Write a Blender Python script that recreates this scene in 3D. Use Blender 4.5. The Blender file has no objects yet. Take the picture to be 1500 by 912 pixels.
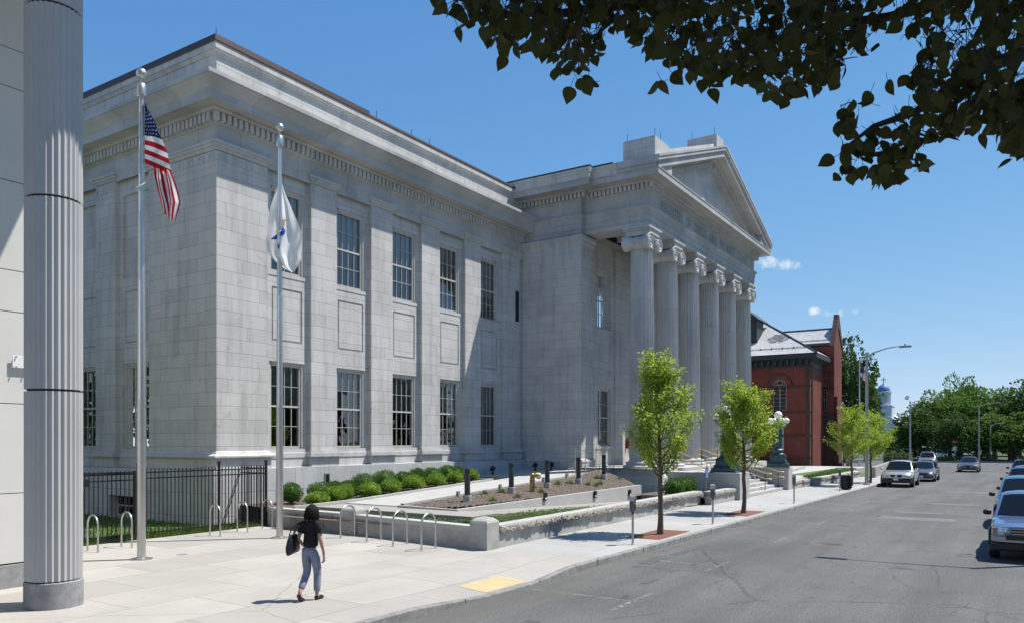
import bpy, bmesh, math, random
from math import sin, cos, pi, radians, sqrt, atan2, hypot
from mathutils import Vector, Matrix

random.seed(7)
R = random.Random(11)
SC = bpy.context.scene
COL = SC.collection
ORG = {}

# ------------------------------------------------------------------ mesh helper
class MB:
    def __init__(s):
        s.v = []; s.f = []; s.m = []; s.uv = None
    def add(s, vs, fs, m=0):
        b = len(s.v); s.v.extend(tuple(p) for p in vs)
        for f in fs:
            s.f.append(tuple(i + b for i in f)); s.m.append(m)
    def box(s, x0, x1, y0, y1, z0, z1, m=0):
        s.add([(x0,y0,z0),(x1,y0,z0),(x1,y1,z0),(x0,y1,z0),(x0,y0,z1),(x1,y0,z1),(x1,y1,z1),(x0,y1,z1)],
              [(0,3,2,1),(4,5,6,7),(0,1,5,4),(1,2,6,5),(2,3,7,6),(3,0,4,7)], m)
    def cbox(s, x0, x1, y0, y1, z0, z1, c=.02, m=0):
        """box with chamfered edges"""
        X=(x0,x1);Y=(y0,y1);Z=(z0,z1)
        bm=bmesh.new(); vs=[bm.verts.new((X[i],Y[j],Z[k])) for i in (0,1) for j in (0,1) for k in (0,1)]
        for q in [(0,1,3,2),(4,6,7,5),(0,4,5,1),(2,3,7,6),(0,2,6,4),(1,5,7,3)]: bm.faces.new([vs[i] for i in q])
        bmesh.ops.bevel(bm, geom=bm.edges[:], offset=c, segments=2, affect='EDGES', profile=.5)
        bm.verts.index_update()
        s.add([v.co[:] for v in bm.verts], [[v.index for v in f.verts] for f in bm.faces], m); bm.free()
    def obox(s, c, sx, sy, sz, rz=0, m=0, rx=0, ry=0):
        M_ = Matrix.Translation(c) @ Matrix.Rotation(rz,4,'Z') @ Matrix.Rotation(ry,4,'Y') @ Matrix.Rotation(rx,4,'X')
        vs = [M_ @ Vector((a*sx/2,b*sy/2,k*sz/2)) for a,b,k in [(-1,-1,-1),(1,-1,-1),(1,1,-1),(-1,1,-1),(-1,-1,1),(1,-1,1),(1,1,1),(-1,1,1)]]
        s.add(vs, [(0,3,2,1),(4,5,6,7),(0,1,5,4),(1,2,6,5),(2,3,7,6),(3,0,4,7)], m)
    def tube(s, pts, r, n=8, m=0, cap=True):
        pts = [Vector(p) for p in pts]; k = len(pts)
        rs = r if isinstance(r,(list,tuple)) else [r]*k
        t0 = (pts[1]-pts[0]).normalized()
        u = t0.orthogonal().normalized(); vs=[]; 
        for i,p in enumerate(pts):
            t = ((pts[min(i+1,k-1)]-p).normalized() + (p-pts[max(i-1,0)]).normalized())
            t = t.normalized() if t.length>1e-6 else t0
            u = (u - t*u.dot(t)); u = u.normalized() if u.length>1e-6 else t.orthogonal().normalized()
            w = t.cross(u)
            for j in range(n):
                a = 2*pi*j/n; vs.append(p + (u*cos(a)+w*sin(a))*rs[i])
        fs=[]
        for i in range(k-1):
            for j in range(n):
                a=i*n+j; b=i*n+(j+1)%n; fs.append((a,b,b+n,a+n))
        if cap: fs.append(tuple(reversed(range(n)))); fs.append(tuple(range((k-1)*n,k*n)))
        s.add(vs, fs, m)
    def lathe(s, prof, cx, cy, n=24, m=0, cz=0, rfun=None, cap=True):
        vs=[]; 
        for r,z in prof:
            for j in range(n):
                a=2*pi*j/n; rr=r if rfun is None else rfun(r,a)
                vs.append((cx+rr*cos(a), cy+rr*sin(a), cz+z))
        fs=[]; k=len(prof)
        for i in range(k-1):
            for j in range(n):
                a=i*n+j; b=i*n+(j+1)%n; fs.append((a,b,b+n,a+n))
        if cap: fs.append(tuple(reversed(range(n)))); fs.append(tuple(range((k-1)*n,k*n)))
        s.add(vs, fs, m)
    def lathe_y(s, prof, cx, cz, n=20, m=0):
        """prof = (r, y), turned about an axis along Y"""
        vs=[]; k=len(prof)
        for r,y in prof:
            for j in range(n):
                a=2*pi*j/n; vs.append((cx+r*cos(a), y, cz+r*sin(a)))
        fs=[]
        for i in range(k-1):
            for j in range(n):
                a=i*n+j; b=i*n+(j+1)%n; fs.append((a,b,b+n,a+n))
        fs.append(tuple(reversed(range(n)))); fs.append(tuple(range((k-1)*n,k*n)))
        s.add(vs, fs, m)
    def prism(s, poly, z0, z1, m=0, ax='z'):
        n=len(poly)
        P = {'z':lambda a,b,h:(a,b,h), 'y':lambda a,b,h:(a,h,b), 'x':lambda a,b,h:(h,a,b)}[ax]
        s.add([P(a,b,z0) for a,b in poly]+[P(a,b,z1) for a,b in poly],
              [tuple(reversed(range(n))), tuple(range(n,2*n))]+[(i,(i+1)%n,(i+1)%n+n,i+n) for i in range(n)], m)
    def sphere(s, c, r, nu=12, nv=8, m=0, sc=(1,1,1), fn=None):
        vs=[(c[0],c[1],c[2]-r*sc[2])]
        for i in range(1,nv):
            t=-pi/2+pi*i/nv
            for j in range(nu):
                a=2*pi*j/nu; k=1 if fn is None else fn(a,t)
                vs.append((c[0]+r*k*sc[0]*cos(t)*cos(a), c[1]+r*k*sc[1]*cos(t)*sin(a), c[2]+r*k*sc[2]*sin(t)))
        vs.append((c[0],c[1],c[2]+r*sc[2])); fs=[]
        for j in range(nu): fs.append((0,1+(j+1)%nu,1+j))
        for i in range(nv-2):
            for j in range(nu):
                a=1+i*nu+j; b=1+i*nu+(j+1)%nu; fs.append((a,b,b+nu,a+nu))
        t=len(vs)-1; o=1+(nv-2)*nu
        for j in range(nu): fs.append((t,o+j,o+(j+1)%nu))
        s.add(vs, fs, m)
    def sweep(s, path, prof, m=0, closed_prof=False, caps=False):
        """profile (out, z) along a plan polyline, out = to the right of travel"""
        n=len(path); vs=[]; k=len(prof)
        for i,(x,y) in enumerate(path):
            ns=[]
            if i>0: d=Vector((x-path[i-1][0],y-path[i-1][1])).normalized(); ns.append(Vector((d.y,-d.x)))
            if i<n-1: d=Vector((path[i+1][0]-x,path[i+1][1]-y)).normalized(); ns.append(Vector((d.y,-d.x)))
            if len(ns)==2:
                h=(ns[0]+ns[1]); h=h/ (1+ns[0].dot(ns[1]))
            else: h=ns[0]
            for o,z in prof: vs.append((x+h.x*o, y+h.y*o, z))
        fs=[]
        for i in range(n-1):
            for j in range(k if closed_prof else k-1):
                a=i*k+j; b=i*k+(j+1)%k; fs.append((a,b,b+k,a+k))
        if caps: fs.append(tuple(range(k))); fs.append(tuple(reversed(range((n-1)*k,n*k))))
        s.add(vs, fs, m)
    def build(s, name, mats, parent=None, origin=None, smooth=None, local=False, recalc=True):
        me=bpy.data.meshes.new(name)
        o=Vector((0,0,0))
        if parent is not None and not local: o=Vector(ORG.get(parent.name,(0,0,0)))
        elif origin is not None: o=Vector(origin)
        me.from_pydata([tuple(Vector(p)-o) for p in s.v] if o.length>0 else s.v, [], s.f)
        if not isinstance(mats,(list,tuple)): mats=[mats]
        for m in mats: me.materials.append(m)
        if len(mats)>1: me.polygons.foreach_set('material_index', s.m)
        if recalc:
            bm=bmesh.new(); bm.from_mesh(me); bmesh.ops.recalc_face_normals(bm, faces=bm.faces[:]); bm.to_mesh(me); bm.free()
        if smooth is not None:
            me.polygons.foreach_set('use_smooth',[True]*len(me.polygons))
            me.set_sharp_from_angle(angle=radians(smooth))
        ob=bpy.data.objects.new(name, me); COL.objects.link(ob)
        if parent is not None:
            ob.parent=parent; ORG[ob.name]=ORG.get(parent.name,(0,0,0))
        elif origin is not None:
            ob.location=origin; ORG[ob.name]=tuple(origin)
        return ob

def build_each(mb,name,mats,parent,**k):
    """every separate piece of the mesh becomes a part of its own"""
    par=list(range(len(mb.v)))
    def find(a):
        while par[a]!=a: par[a]=par[par[a]]; a=par[a]
        return a
    for f in mb.f:
        for i in f[1:]: par[find(i)]=find(f[0])
    grp={}
    for f,m in zip(mb.f,mb.m): grp.setdefault(find(f[0]),[]).append((f,m))
    res=[]
    for fs in grp.values():
        g=MB(); mp={}
        for f,m in fs:
            for i in f:
                if i not in mp: mp[i]=len(g.v); g.v.append(mb.v[i])
            g.f.append(tuple(mp[i] for i in f)); g.m.append(m)
        res.append(g.build(name,mats,parent,**k))
    return res
def tag(o, label=None, cat=None, group=None, kind=None):
    if label: o['label']=label
    if cat: o['category']=cat
    if group: o['group']=group
    if kind: o['kind']=kind
    return o
def thing(name, loc, label, cat, group=None, rz=0):
    o=bpy.data.objects.new(name,None); COL.objects.link(o); o.location=loc; o.rotation_euler=(0,0,rz); o.empty_display_size=.3
    ORG[o.name]=tuple(loc); return tag(o,label,cat,group)
def structure(mb, name, mat, smooth=None, recalc=True):
    return tag(mb.build(name,mat,smooth=smooth,recalc=recalc),kind='structure')
def copy_tree(o, parent=None):
    c=o.copy(); COL.objects.link(c)
    if parent is not None: c.parent=parent
    for ch in list(o.children): copy_tree(ch,c)
    return c
def dup(o, loc, rz, label, scale=None, group=None):
    c=copy_tree(o); c.location=loc; c.rotation_euler=(0,0,rz); c['label']=label
    if scale: c.scale=scale if isinstance(scale,tuple) else (scale,)*3
    if group: c['group']=group
    return c

# ------------------------------------------------------------------ materials
def nodes(name):
    m=bpy.data.materials.new(name); m.use_nodes=True; nt=m.node_tree; nt.nodes.clear()
    return m,nt
def N(nt,t,**k):
    n=nt.nodes.new(t)
    for a,b in k.items():
        if a.startswith('i_'):
            n.inputs[int(a[2:]) if a[2:].isdigit() else a[2:].replace('_',' ')].default_value=b
        else: setattr(n,a,b)
    return n
def L(nt,a,b): nt.links.new(a,b)
def ramp(nt,src,pts):
    r=N(nt,'ShaderNodeValToRGB'); e=r.color_ramp.elements
    while len(e)<len(pts): e.new(.5)
    for q,(p,c) in zip(e,pts): q.position=p; q.color=(c,c,c,1) if not isinstance(c,(tuple,list)) else (*c,1)
    L(nt,src,r.inputs[0]); return r
def noise(nt,vec,scale,detail=4,rough=.55,dist=0):
    n=N(nt,'ShaderNodeTexNoise'); n.inputs['Scale'].default_value=scale; n.inputs['Detail'].default_value=detail
    n.inputs['Roughness'].default_value=rough; n.inputs['Distortion'].default_value=dist
    if vec is not None: L(nt,vec,n.inputs['Vector'])
    return n
def mulc(nt,a,b,fac=1.0):
    m=N(nt,'ShaderNodeMix',data_type='RGBA',blend_type='MULTIPLY'); m.inputs[0].default_value=fac
    L(nt,a,m.inputs[6]); L(nt,b,m.inputs[7]); return m.outputs[2]
def mixc(nt,f,a,b):
    m=N(nt,'ShaderNodeMix',data_type='RGBA')
    if isinstance(f,(int,float)): m.inputs[0].default_value=f
    else: L(nt,f,m.inputs[0])
    for s_,i in ((a,6),(b,7)):
        if isinstance(s_,(tuple,list)): m.inputs[i].default_value=(*s_,1)
        else: L(nt,s_,m.inputs[i])
    return m.outputs[2]
def out(nt,bs):
    o=N(nt,'ShaderNodeOutputMaterial'); L(nt,bs.outputs[0],o.inputs[0]); return o
def scalevec(nt,vec,s):
    m=N(nt,'ShaderNodeMapping'); m.inputs['Scale'].default_value=s; L(nt,vec,m.inputs[0]); return m.outputs[0]
def bumpn(nt,bs,h,strength,dist=.02):
    b=N(nt,'ShaderNodeBump'); b.inputs['Strength'].default_value=strength; b.inputs['Distance'].default_value=dist
    L(nt,h,b.inputs['Height']); L(nt,b.outputs[0],bs.inputs['Normal'])

def plain(name, col, rough=.6, metal=0, var=.12, vs=3.0, fine=0, bump=0, bs_=40, spec=.5, coat=0):
    m,nt=nodes(name); b=N(nt,'ShaderNodeBsdfPrincipled')
    b.inputs['Roughness'].default_value=rough; b.inputs['Metallic'].default_value=metal
    b.inputs['Specular IOR Level'].default_value=spec; b.inputs['Coat Weight'].default_value=coat; b.inputs['Coat Roughness'].default_value=.04
    g=N(nt,'ShaderNodeNewGeometry'); n=noise(nt,g.outputs['Position'],vs,5,.6)
    r=ramp(nt,n.outputs[0],[(.3,1-var),(.7,1+var*.6)])
    rgb=N(nt,'ShaderNodeRGB'); rgb.outputs[0].default_value=(*col,1)
    c=mulc(nt,rgb.outputs[0],r.outputs[0])
    if fine:
        n2=noise(nt,g.outputs['Position'],60,3,.7); r2=ramp(nt,n2.outputs[0],[(.3,1-fine),(.7,1+fine)]); c=mulc(nt,c,r2.outputs[0])
    L(nt,c,b.inputs['Base Color'])
    if bump:
        n3=noise(nt,g.outputs['Position'],bs_,4,.6); bumpn(nt,b,n3.outputs[0],bump)
    out(nt,b); return m

def stone(name, c1, c2, mortar, bw=1.1, rh=.467, off=0., stain=.14, z0=0., mort=.012, streak=True, rough=.75):
    m,nt=nodes(name); b=N(nt,'ShaderNodeBsdfPrincipled'); b.inputs['Roughness'].default_value=rough; b.inputs['Specular IOR Level'].default_value=.3
    g=N(nt,'ShaderNodeNewGeometry'); s=N(nt,'ShaderNodeSeparateXYZ'); L(nt,g.outputs['Position'],s.inputs[0])
    a=N(nt,'ShaderNodeMath',operation='ADD'); L(nt,s.outputs[0],a.inputs[0]); L(nt,s.outputs[1],a.inputs[1])
    a2=N(nt,'ShaderNodeMath',operation='ADD'); L(nt,a.outputs[0],a2.inputs[0]); a2.inputs[1].default_value=off+200
    z=N(nt,'ShaderNodeMath',operation='ADD'); L(nt,s.outputs[2],z.inputs[0]); z.inputs[1].default_value=z0+100*rh
    c=N(nt,'ShaderNodeCombineXYZ'); L(nt,a2.outputs[0],c.inputs[0]); L(nt,z.outputs[0],c.inputs[1])
    br=N(nt,'ShaderNodeTexBrick'); L(nt,c.outputs[0],br.inputs['Vector'])
    br.inputs['Color1'].default_value=(*c1,1); br.inputs['Color2'].default_value=(*c2,1); br.inputs['Mortar'].default_value=(*mortar,1)
    br.inputs['Scale'].default_value=1; br.inputs['Mortar Size'].default_value=mort; br.inputs['Mortar Smooth'].default_value=.3
    br.inputs['Bias'].default_value=-.25; br.inputs['Brick Width'].default_value=bw; br.inputs['Row Height'].default_value=rh
    br.offset=.37; br.squash=1.3; br.squash_frequency=3
    n=noise(nt,g.outputs['Position'],.35,6,.62,.6); r=ramp(nt,n.outputs[0],[(.3,1-stain),(.62,1.05)])
    col=mulc(nt,br.outputs[0],r.outputs[0])
    if streak:
        sv=scalevec(nt,g.outputs['Position'],(2.2,2.2,.22)); n4=noise(nt,sv,1.2,5,.65); r4=ramp(nt,n4.outputs[0],[(.32,.82),(.52,1.02)]); col=mulc(nt,col,r4.outputs[0])
    n2=noise(nt,g.outputs['Position'],26,4,.7); r2=ramp(nt,n2.outputs[0],[(.25,.9),(.75,1.06)]); col=mulc(nt,col,r2.outputs[0])
    n5=noise(nt,g.outputs['Position'],1.7,6,.7,1.2); r5=ramp(nt,n5.outputs[0],[(.26,.70),(.40,1.0)]); col=mulc(nt,col,r5.outputs[0])
    L(nt,col,b.inputs['Base Color'])
    inv=N(nt,'ShaderNodeMath',operation='SUBTRACT'); inv.inputs[0].default_value=1; L(nt,br.outputs['Fac'],inv.inputs[1])
    ad=N(nt,'ShaderNodeMath',operation='MULTIPLY_ADD'); L(nt,n2.outputs[0],ad.inputs[0]); ad.inputs[1].default_value=.12; L(nt,inv.outputs[0],ad.inputs[2])
    bumpn(nt,b,ad.outputs[0],.35,.01)
    out(nt,b); return m

MT={}
WALL1=(.53,.515,.488); WALL2=(.455,.443,.42)
MT['marble']=stone('marble_ashlar',WALL1,WALL2,(.34,.34,.34))
MT['marble_left']=MT['marble']
MT['marble_big']=stone('marble_entablature',(.49,.48,.465),(.40,.395,.385),(.27,.27,.265),bw=2.6,rh=3.0,z0=.9,stain=.34,streak=False)
MT['marble_plain']=stone('marble_smooth',(.52,.51,.495),(.48,.475,.46),(.38,.38,.375),bw=3.3,rh=9.0,z0=4.2,stain=.16)
MT['plinth']=stone('granite_plinth',(.50,.50,.49),(.44,.44,.435),(.27,.27,.27),bw=1.3,rh=.8,z0=.4,stain=.12)
MT['column']=stone('marble_drum',(.47,.46,.445),(.42,.415,.40),(.28,.28,.275),bw=400,rh=2.1,z0=.3,stain=.12,mort=.008)
MT['metal_cap']=plain('brown_roof_metal',(.075,.05,.045),.5,.3)
MT['frame']=plain('window_paint',(.48,.46,.425),.5)
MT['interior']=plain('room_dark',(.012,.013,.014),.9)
MT['blind']=plain('roller_blind',(.42,.43,.43),.8)
MT['black']=plain('black_metal',(.012,.012,.014),.45,.2)
MT['bronze']=plain('grey_bronze_paint',(.03,.034,.042),.5)
MT['steel']=plain('brushed_steel',(.56,.55,.53),.34,.9,var=.05)
MT['galv']=plain('galvanised_steel',(.42,.42,.41),.5,.6)
MT['brass']=plain('brass',(.36,.27,.11),.42,.8,var=.2)
MT['brass_rail']=plain('brass_rail',(.62,.45,.2),.4,.6,var=.08)
MT['teal']=plain('teal_paint',(.035,.085,.10),.45,.1,var=.25,vs=6)
MT['globe']=plain('opal_glass',(.86,.86,.84),.25,var=.02)
MT['bark']=plain('bark',(.14,.10,.077),.9,bump=.5,bs_=25)
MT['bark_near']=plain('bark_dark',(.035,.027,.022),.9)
MT['red']=plain('red_paint',(.25,.012,.012),.4)
MT['whitepaint']=plain('white_paint',(.78,.78,.77),.5)
MT['rough']=plain('rough_granite',(.30,.28,.25),.9,var=.25,vs=5,fine=.3,bump=.9,bs_=18)
MT['gran']=plain('sawn_granite',(.42,.41,.39),.8,var=.12,vs=2,fine=.12)
MT['kerb']=plain('granite_kerb',(.24,.235,.225),.85,var=.35,vs=5,fine=.4,bump=.7)
MT['slate']=stone('slate_roof',(.46,.47,.47),(.41,.42,.425),(.3,.31,.32),bw=.4,rh=.25,streak=True,mort=.006)
MT['redbrick']=stone('red_brick',(.205,.05,.033),(.165,.042,.029),(.13,.06,.048),bw=.22,rh=.075,mort=.006,stain=.25)
MT['brownstone']=plain('brownstone',(.075,.035,.03),.85,var=.2)
MT['darkgreen']=plain('dark_cornice_paint',(.022,.03,.032),.6)
MT['mulch']=plain('bark_mulch',(.125,.098,.078),.95,var=.5,vs=14,fine=.5,bump=1.0,bs_=30)
MT['panel']=plain('precast_panel',(.62,.605,.565),.75,var=.06,vs=.7,fine=.04)
MT['panelgap']=plain('joint_dark',(.05,.045,.04),.9)
MT['fluted']=plain('fluted_metal_column',(.46,.45,.435),.5,.0,var=.06,vs=1)
MT['grbase']=plain('flamed_granite',(.27,.27,.27),.8,var=.25,vs=6,fine=.2)
MT['ramp']=plain('ramp_concrete',(.40,.395,.38),.85,var=.1,vs=1.2,fine=.06)
MT['meter']=plain('meter_housing',(.075,.08,.08),.5)
MT['path']=plain('exposed_path',(.30,.285,.255),.9,var=.12,vs=1.5,fine=.12)
MT['conc']=plain('cast_concrete',(.38,.375,.355),.85,var=.25,vs=2.2,fine=.1)
MT['sign_blue']=plain('sign_blue',(.03,.11,.45),.4)
MT['yellow']=plain('tactile_yellow',(.52,.415,.225),.7,var=.12,vs=3,fine=.15)
MT['pit']=stone('pit_brick',(.22,.085,.06),(.17,.065,.045),(.14,.1,.08),bw=.2,rh=5,mort=.012,streak=False)
MT['rubber']=plain('tyre_rubber',(.018,.018,.018),.85)
MT['dark']=plain('dark_plastic',(.02,.02,.022),.5)
MT['chrome']=plain('chrome',(.7,.7,.7),.12,1,var=.02)
MT['lens']=plain('headlamp_lens',(.62,.64,.66),.08,.5,var=.1)
MT['amber']=plain('amber_lens',(.75,.2,.02),.2)
MT['rim']=plain('alloy_rim',(.45,.45,.46),.3,.8)
MT['glass_dark']=plain('car_glass',(.008,.010,.014),.03,spec=.4,var=.02)
MT['plate']=plain('number_plate',(.7,.7,.72),.5)

def paint(name,col,metal=.5,rough=.28): 
    return plain(name,col,rough,metal,var=.03,coat=.8)

# window glass: thin sheet, clear plus mirror by Fresnel
def glass_mat():
    m,nt=nodes('window_glass'); fr=N(nt,'ShaderNodeFresnel'); fr.inputs['IOR'].default_value=2.2
    t=N(nt,'ShaderNodeBsdfTransparent'); t.inputs[0].default_value=(.84,.88,.87,1)
    gl=N(nt,'ShaderNodeBsdfGlossy'); gl.inputs['Roughness'].default_value=.015; gl.inputs[0].default_value=(.95,.97,1,1)
    g=N(nt,'ShaderNodeNewGeometry'); n=noise(nt,g.outputs['Position'],1.1,2,.4)
    bp=N(nt,'ShaderNodeBump'); bp.inputs['Strength'].default_value=.06; bp.inputs['Distance'].default_value=.1; L(nt,n.outputs[0],bp.inputs['Height']); L(nt,bp.outputs[0],gl.inputs['Normal'])
    mx=N(nt,'ShaderNodeMixShader'); L(nt,fr.outputs[0],mx.inputs[0]); L(nt,t.outputs[0],mx.inputs[1]); L(nt,gl.outputs[0],mx.inputs[2])
    out(nt,mx); return m
MT['glass']=glass_mat()
def clear_mat():
    m,nt=nodes('clear_rail_glass'); fr=N(nt,'ShaderNodeFresnel'); fr.inputs['IOR'].default_value=1.45
    t=N(nt,'ShaderNodeBsdfTransparent'); t.inputs[0].default_value=(.93,.96,.95,1)
    gl=N(nt,'ShaderNodeBsdfGlossy'); gl.inputs['Roughness'].default_value=.02
    mx=N(nt,'ShaderNodeMixShader'); L(nt,fr.outputs[0],mx.inputs[0]); L(nt,t.outputs[0],mx.inputs[1]); L(nt,gl.outputs[0],mx.inputs[2])
    out(nt,mx); return m
MT['clear']=clear_mat()

def leaf(name, c, c2, tr, trf=.35, rough=.55, big=0, spec=.25):
    m,nt=nodes(name); g=N(nt,'ShaderNodeNewGeometry')
    r=ramp(nt,g.outputs['Random Per Island'],[(0,c),(1,c2)])
    col=r.outputs[0]
    if big:
        n=noise(nt,g.outputs['Position'],big,3,.5); rr=ramp(nt,n.outputs[0],[(.35,.7),(.65,1.2)]); col=mulc(nt,col,rr.outputs[0])
    d=N(nt,'ShaderNodeBsdfPrincipled'); d.inputs['Roughness'].default_value=rough; d.inputs['Specular IOR Level'].default_value=spec; L(nt,col,d.inputs['Base Color'])
    t=N(nt,'ShaderNodeBsdfTranslucent'); t.inputs[0].default_value=(*tr,1)
    mx=N(nt,'ShaderNodeMixShader'); mx.inputs[0].default_value=trf; L(nt,d.outputs[0],mx.inputs[1]); L(nt,t.outputs[0],mx.inputs[2])
    out(nt,mx); return m
MT['leaf_young']=leaf('young_leaf',(.17,.28,.035),(.33,.42,.06),(.44,.56,.06),.46)
MT['leaf_far']=leaf('far_leaf',(.06,.135,.03),(.13,.22,.055),(.19,.29,.05),.28,big=.25,spec=.1)
MT['leaf_far2']=leaf('far_leaf_dark',(.034,.085,.024),(.08,.145,.04),(.11,.17,.03),.22,big=.25,spec=.1)
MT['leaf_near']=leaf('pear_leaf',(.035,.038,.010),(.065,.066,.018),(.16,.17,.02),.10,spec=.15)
MT['box_dark']=leaf('box_leaf',(.04,.11,.016),(.085,.175,.03),(.12,.22,.025),.22)
MT['box_light']=leaf('spirea_leaf',(.13,.24,.025),(.22,.34,.04),(.26,.38,.04),.25)
MT['grass']=leaf('grass_blade',(.07,.14,.025),(.12,.2,.04),(.16,.25,.04),.3)
MT['weeds']=leaf('ground_cover_leaf',(.05,.10,.025),(.09,.15,.035),(.12,.2,.03),.25)

def pavement(name, c1, c2, joint, bw, rh, rot=0, big=.12, off=(0,0)):
    m,nt=nodes(name); b=N(nt,'ShaderNodeBsdfPrincipled'); b.inputs['Roughness'].default_value=.85; b.inputs['Specular IOR Level'].default_value=.25
    g=N(nt,'ShaderNodeNewGeometry'); mp=N(nt,'ShaderNodeMapping'); mp.inputs['Rotation'].default_value=(0,0,rot); mp.inputs['Location'].default_value=(off[0]+100,off[1]+100,0); L(nt,g.outputs['Position'],mp.inputs[0])
    br=N(nt,'ShaderNodeTexBrick'); L(nt,mp.outputs[0],br.inputs['Vector'])
    br.inputs['Color1'].default_value=(*c1,1); br.inputs['Color2'].default_value=(*c2,1); br.inputs['Mortar'].default_value=(*joint,1)
    br.inputs['Scale'].default_value=1; br.inputs['Mortar Size'].default_value=.007; br.inputs['Mortar Smooth'].default_value=.2; br.inputs['Bias'].default_value=-.2
    br.inputs['Brick Width'].default_value=bw; br.inputs['Row Height'].default_value=rh; br.offset=.5
    n=noise(nt,g.outputs['Position'],.45,6,.65,.5); r=ramp(nt,n.outputs[0],[(.3,1-big),(.65,1.04)]); col=mulc(nt,br.outputs[0],r.outputs[0])
    n2=noise(nt,g.outputs['Position'],45,3,.7); r2=ramp(nt,n2.outputs[0],[(.2,.9),(.8,1.06)]); col=mulc(nt,col,r2.outputs[0])
    n3=noise(nt,g.outputs['Position'],3.5,5,.7,1.5); r3=ramp(nt,n3.outputs[0],[(.22,.8),(.33,1)]); col=mulc(nt,col,r3.outputs[0])
    v=N(nt,'ShaderNodeTexVoronoi'); v.inputs['Scale'].default_value=1.1; L(nt,g.outputs['Position'],v.inputs['Vector']); r4=ramp(nt,v.outputs['Distance'],[(.015,.45),(.03,1)]); col=mulc(nt,col,r4.outputs[0])
    vv=N(nt,'ShaderNodeTexVoronoi',feature='DISTANCE_TO_EDGE'); vv.inputs['Scale'].default_value=.16
    nd=noise(nt,g.outputs['Position'],1.5,5,.7); mv=N(nt,'ShaderNodeMix',data_type='VECTOR'); mv.inputs[0].default_value=.22; L(nt,g.outputs['Position'],mv.inputs[4]); L(nt,nd.outputs[1],mv.inputs[5]); L(nt,mv.outputs[1],vv.inputs['Vector'])
    rc=ramp(nt,vv.outputs['Distance'],[(.0005,.62),(.0016,1)]); col=mulc(nt,col,rc.outputs[0],.6)
    L(nt,col,b.inputs['Base Color']); bumpn(nt,b,n2.outputs[0],.12,.004); out(nt,b); return m
MT['plaza']=pavement('plaza_concrete',(.41,.388,.35),(.325,.31,.285),(.15,.14,.128),2.4,1.55,rot=0,off=(.4,.5))
MT['walk']=pavement('walk_concrete',(.39,.385,.37),(.35,.345,.335),(.22,.22,.215),1.9,2.9,rot=0,off=(.1,2.9-1.9))

def asphalt():
    m,nt=nodes('asphalt'); b=N(nt,'ShaderNodeBsdfPrincipled'); b.inputs['Roughness'].default_value=.88; b.inputs['Specular IOR Level'].default_value=.3
    g=N(nt,'ShaderNodeNewGeometry'); P=g.outputs['Position']
    n=noise(nt,P,.22,7,.62,.4); r=ramp(nt,n.outputs[0],[(.28,(.086,.087,.084)),(.5,(.106,.107,.104)),(.72,(.129,.130,.125))])
    col=r.outputs[0]
    n2=noise(nt,P,24,6,.9); r2=ramp(nt,n2.outputs[0],[(.32,.38),(.5,1.0),(.68,1.8)]); col=mulc(nt,col,r2.outputs[0])
    v0=N(nt,'ShaderNodeTexVoronoi'); v0.inputs['Scale'].default_value=70; L(nt,P,v0.inputs['Vector']); r0=ramp(nt,v0.outputs['Color'],[(.75,1),(.95,1.7)]); col=mulc(nt,col,r0.outputs[0])
    sv=scalevec(nt,P,(.07,1.1,1)); n3=noise(nt,sv,1,4,.6); r3=ramp(nt,n3.outputs[0],[(.35,.84),(.6,1.05)]); col=mulc(nt,col,r3.outputs[0])
    # cracks: warped cells, shown only in places
    nd=noise(nt,P,1.2,6,.75); mv=N(nt,'ShaderNodeMix',data_type='VECTOR'); mv.inputs[0].default_value=.3; L(nt,P,mv.inputs[4]); L(nt,nd.outputs[1],mv.inputs[5])
    for sc_,w,th in ((.16,.0022,.47),(.42,.005,.55),(1.3,.014,.61)):
        vv=N(nt,'ShaderNodeTexVoronoi',feature='DISTANCE_TO_EDGE'); vv.inputs['Scale'].default_value=sc_; L(nt,mv.outputs[1],vv.inputs['Vector'])
        rc=ramp(nt,vv.outputs['Distance'],[(w*.3,.58 if sc_<.2 else .42),(w*.8,1)])
        nm=noise(nt,P,.35,3,.5); nm.inputs['Distortion'].default_value=sc_
        rm=ramp(nt,nm.outputs[0],[(th,1),(th+.04,0)])
        mx=N(nt,'ShaderNodeMix',data_type='RGBA',blend_type='LIGHTEN'); mx.inputs[0].default_value=1; L(nt,rc.outputs[0],mx.inputs[6]); L(nt,rm.outputs[0],mx.inputs[7])
        col=mulc(nt,col,mx.outputs[2])
    n5=noise(nt,P,.9,4,.6,.8); r5=ramp(nt,n5.outputs[0],[(.27,.6),(.36,1)]); col=mulc(nt,col,r5.outputs[0])
    L(nt,col,b.inputs['Base Color']); bumpn(nt,b,n2.outputs[0],.5,.012); out(nt,b); return m
MT['asphalt']=asphalt()
MT['patch']=plain('asphalt_patch',(.142,.142,.139),.9,var=.15,vs=3,fine=.2)
MT['tar']=plain('asphalt_tar',(.085,.085,.082),.85,var=.2,vs=3,fine=.3)
def worn(name,col,th=.5,ns=9):
    m,nt=nodes(name); g=N(nt,'ShaderNodeNewGeometry'); b=N(nt,'ShaderNodeBsdfPrincipled'); b.inputs['Base Color'].default_value=(*col,1); b.inputs['Roughness'].default_value=.8
    n=noise(nt,g.outputs['Position'],ns,5,.75); r=ramp(nt,n.outputs[0],[(th-.06,0),(th+.1,.85 if ns<20 else .6)]); t=N(nt,'ShaderNodeBsdfTransparent')
    mx=N(nt,'ShaderNodeMixShader'); L(nt,r.outputs[0],mx.inputs[0]); L(nt,t.outputs[0],mx.inputs[1]); L(nt,b.outputs[0],mx.inputs[2]); out(nt,mx); return m
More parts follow.
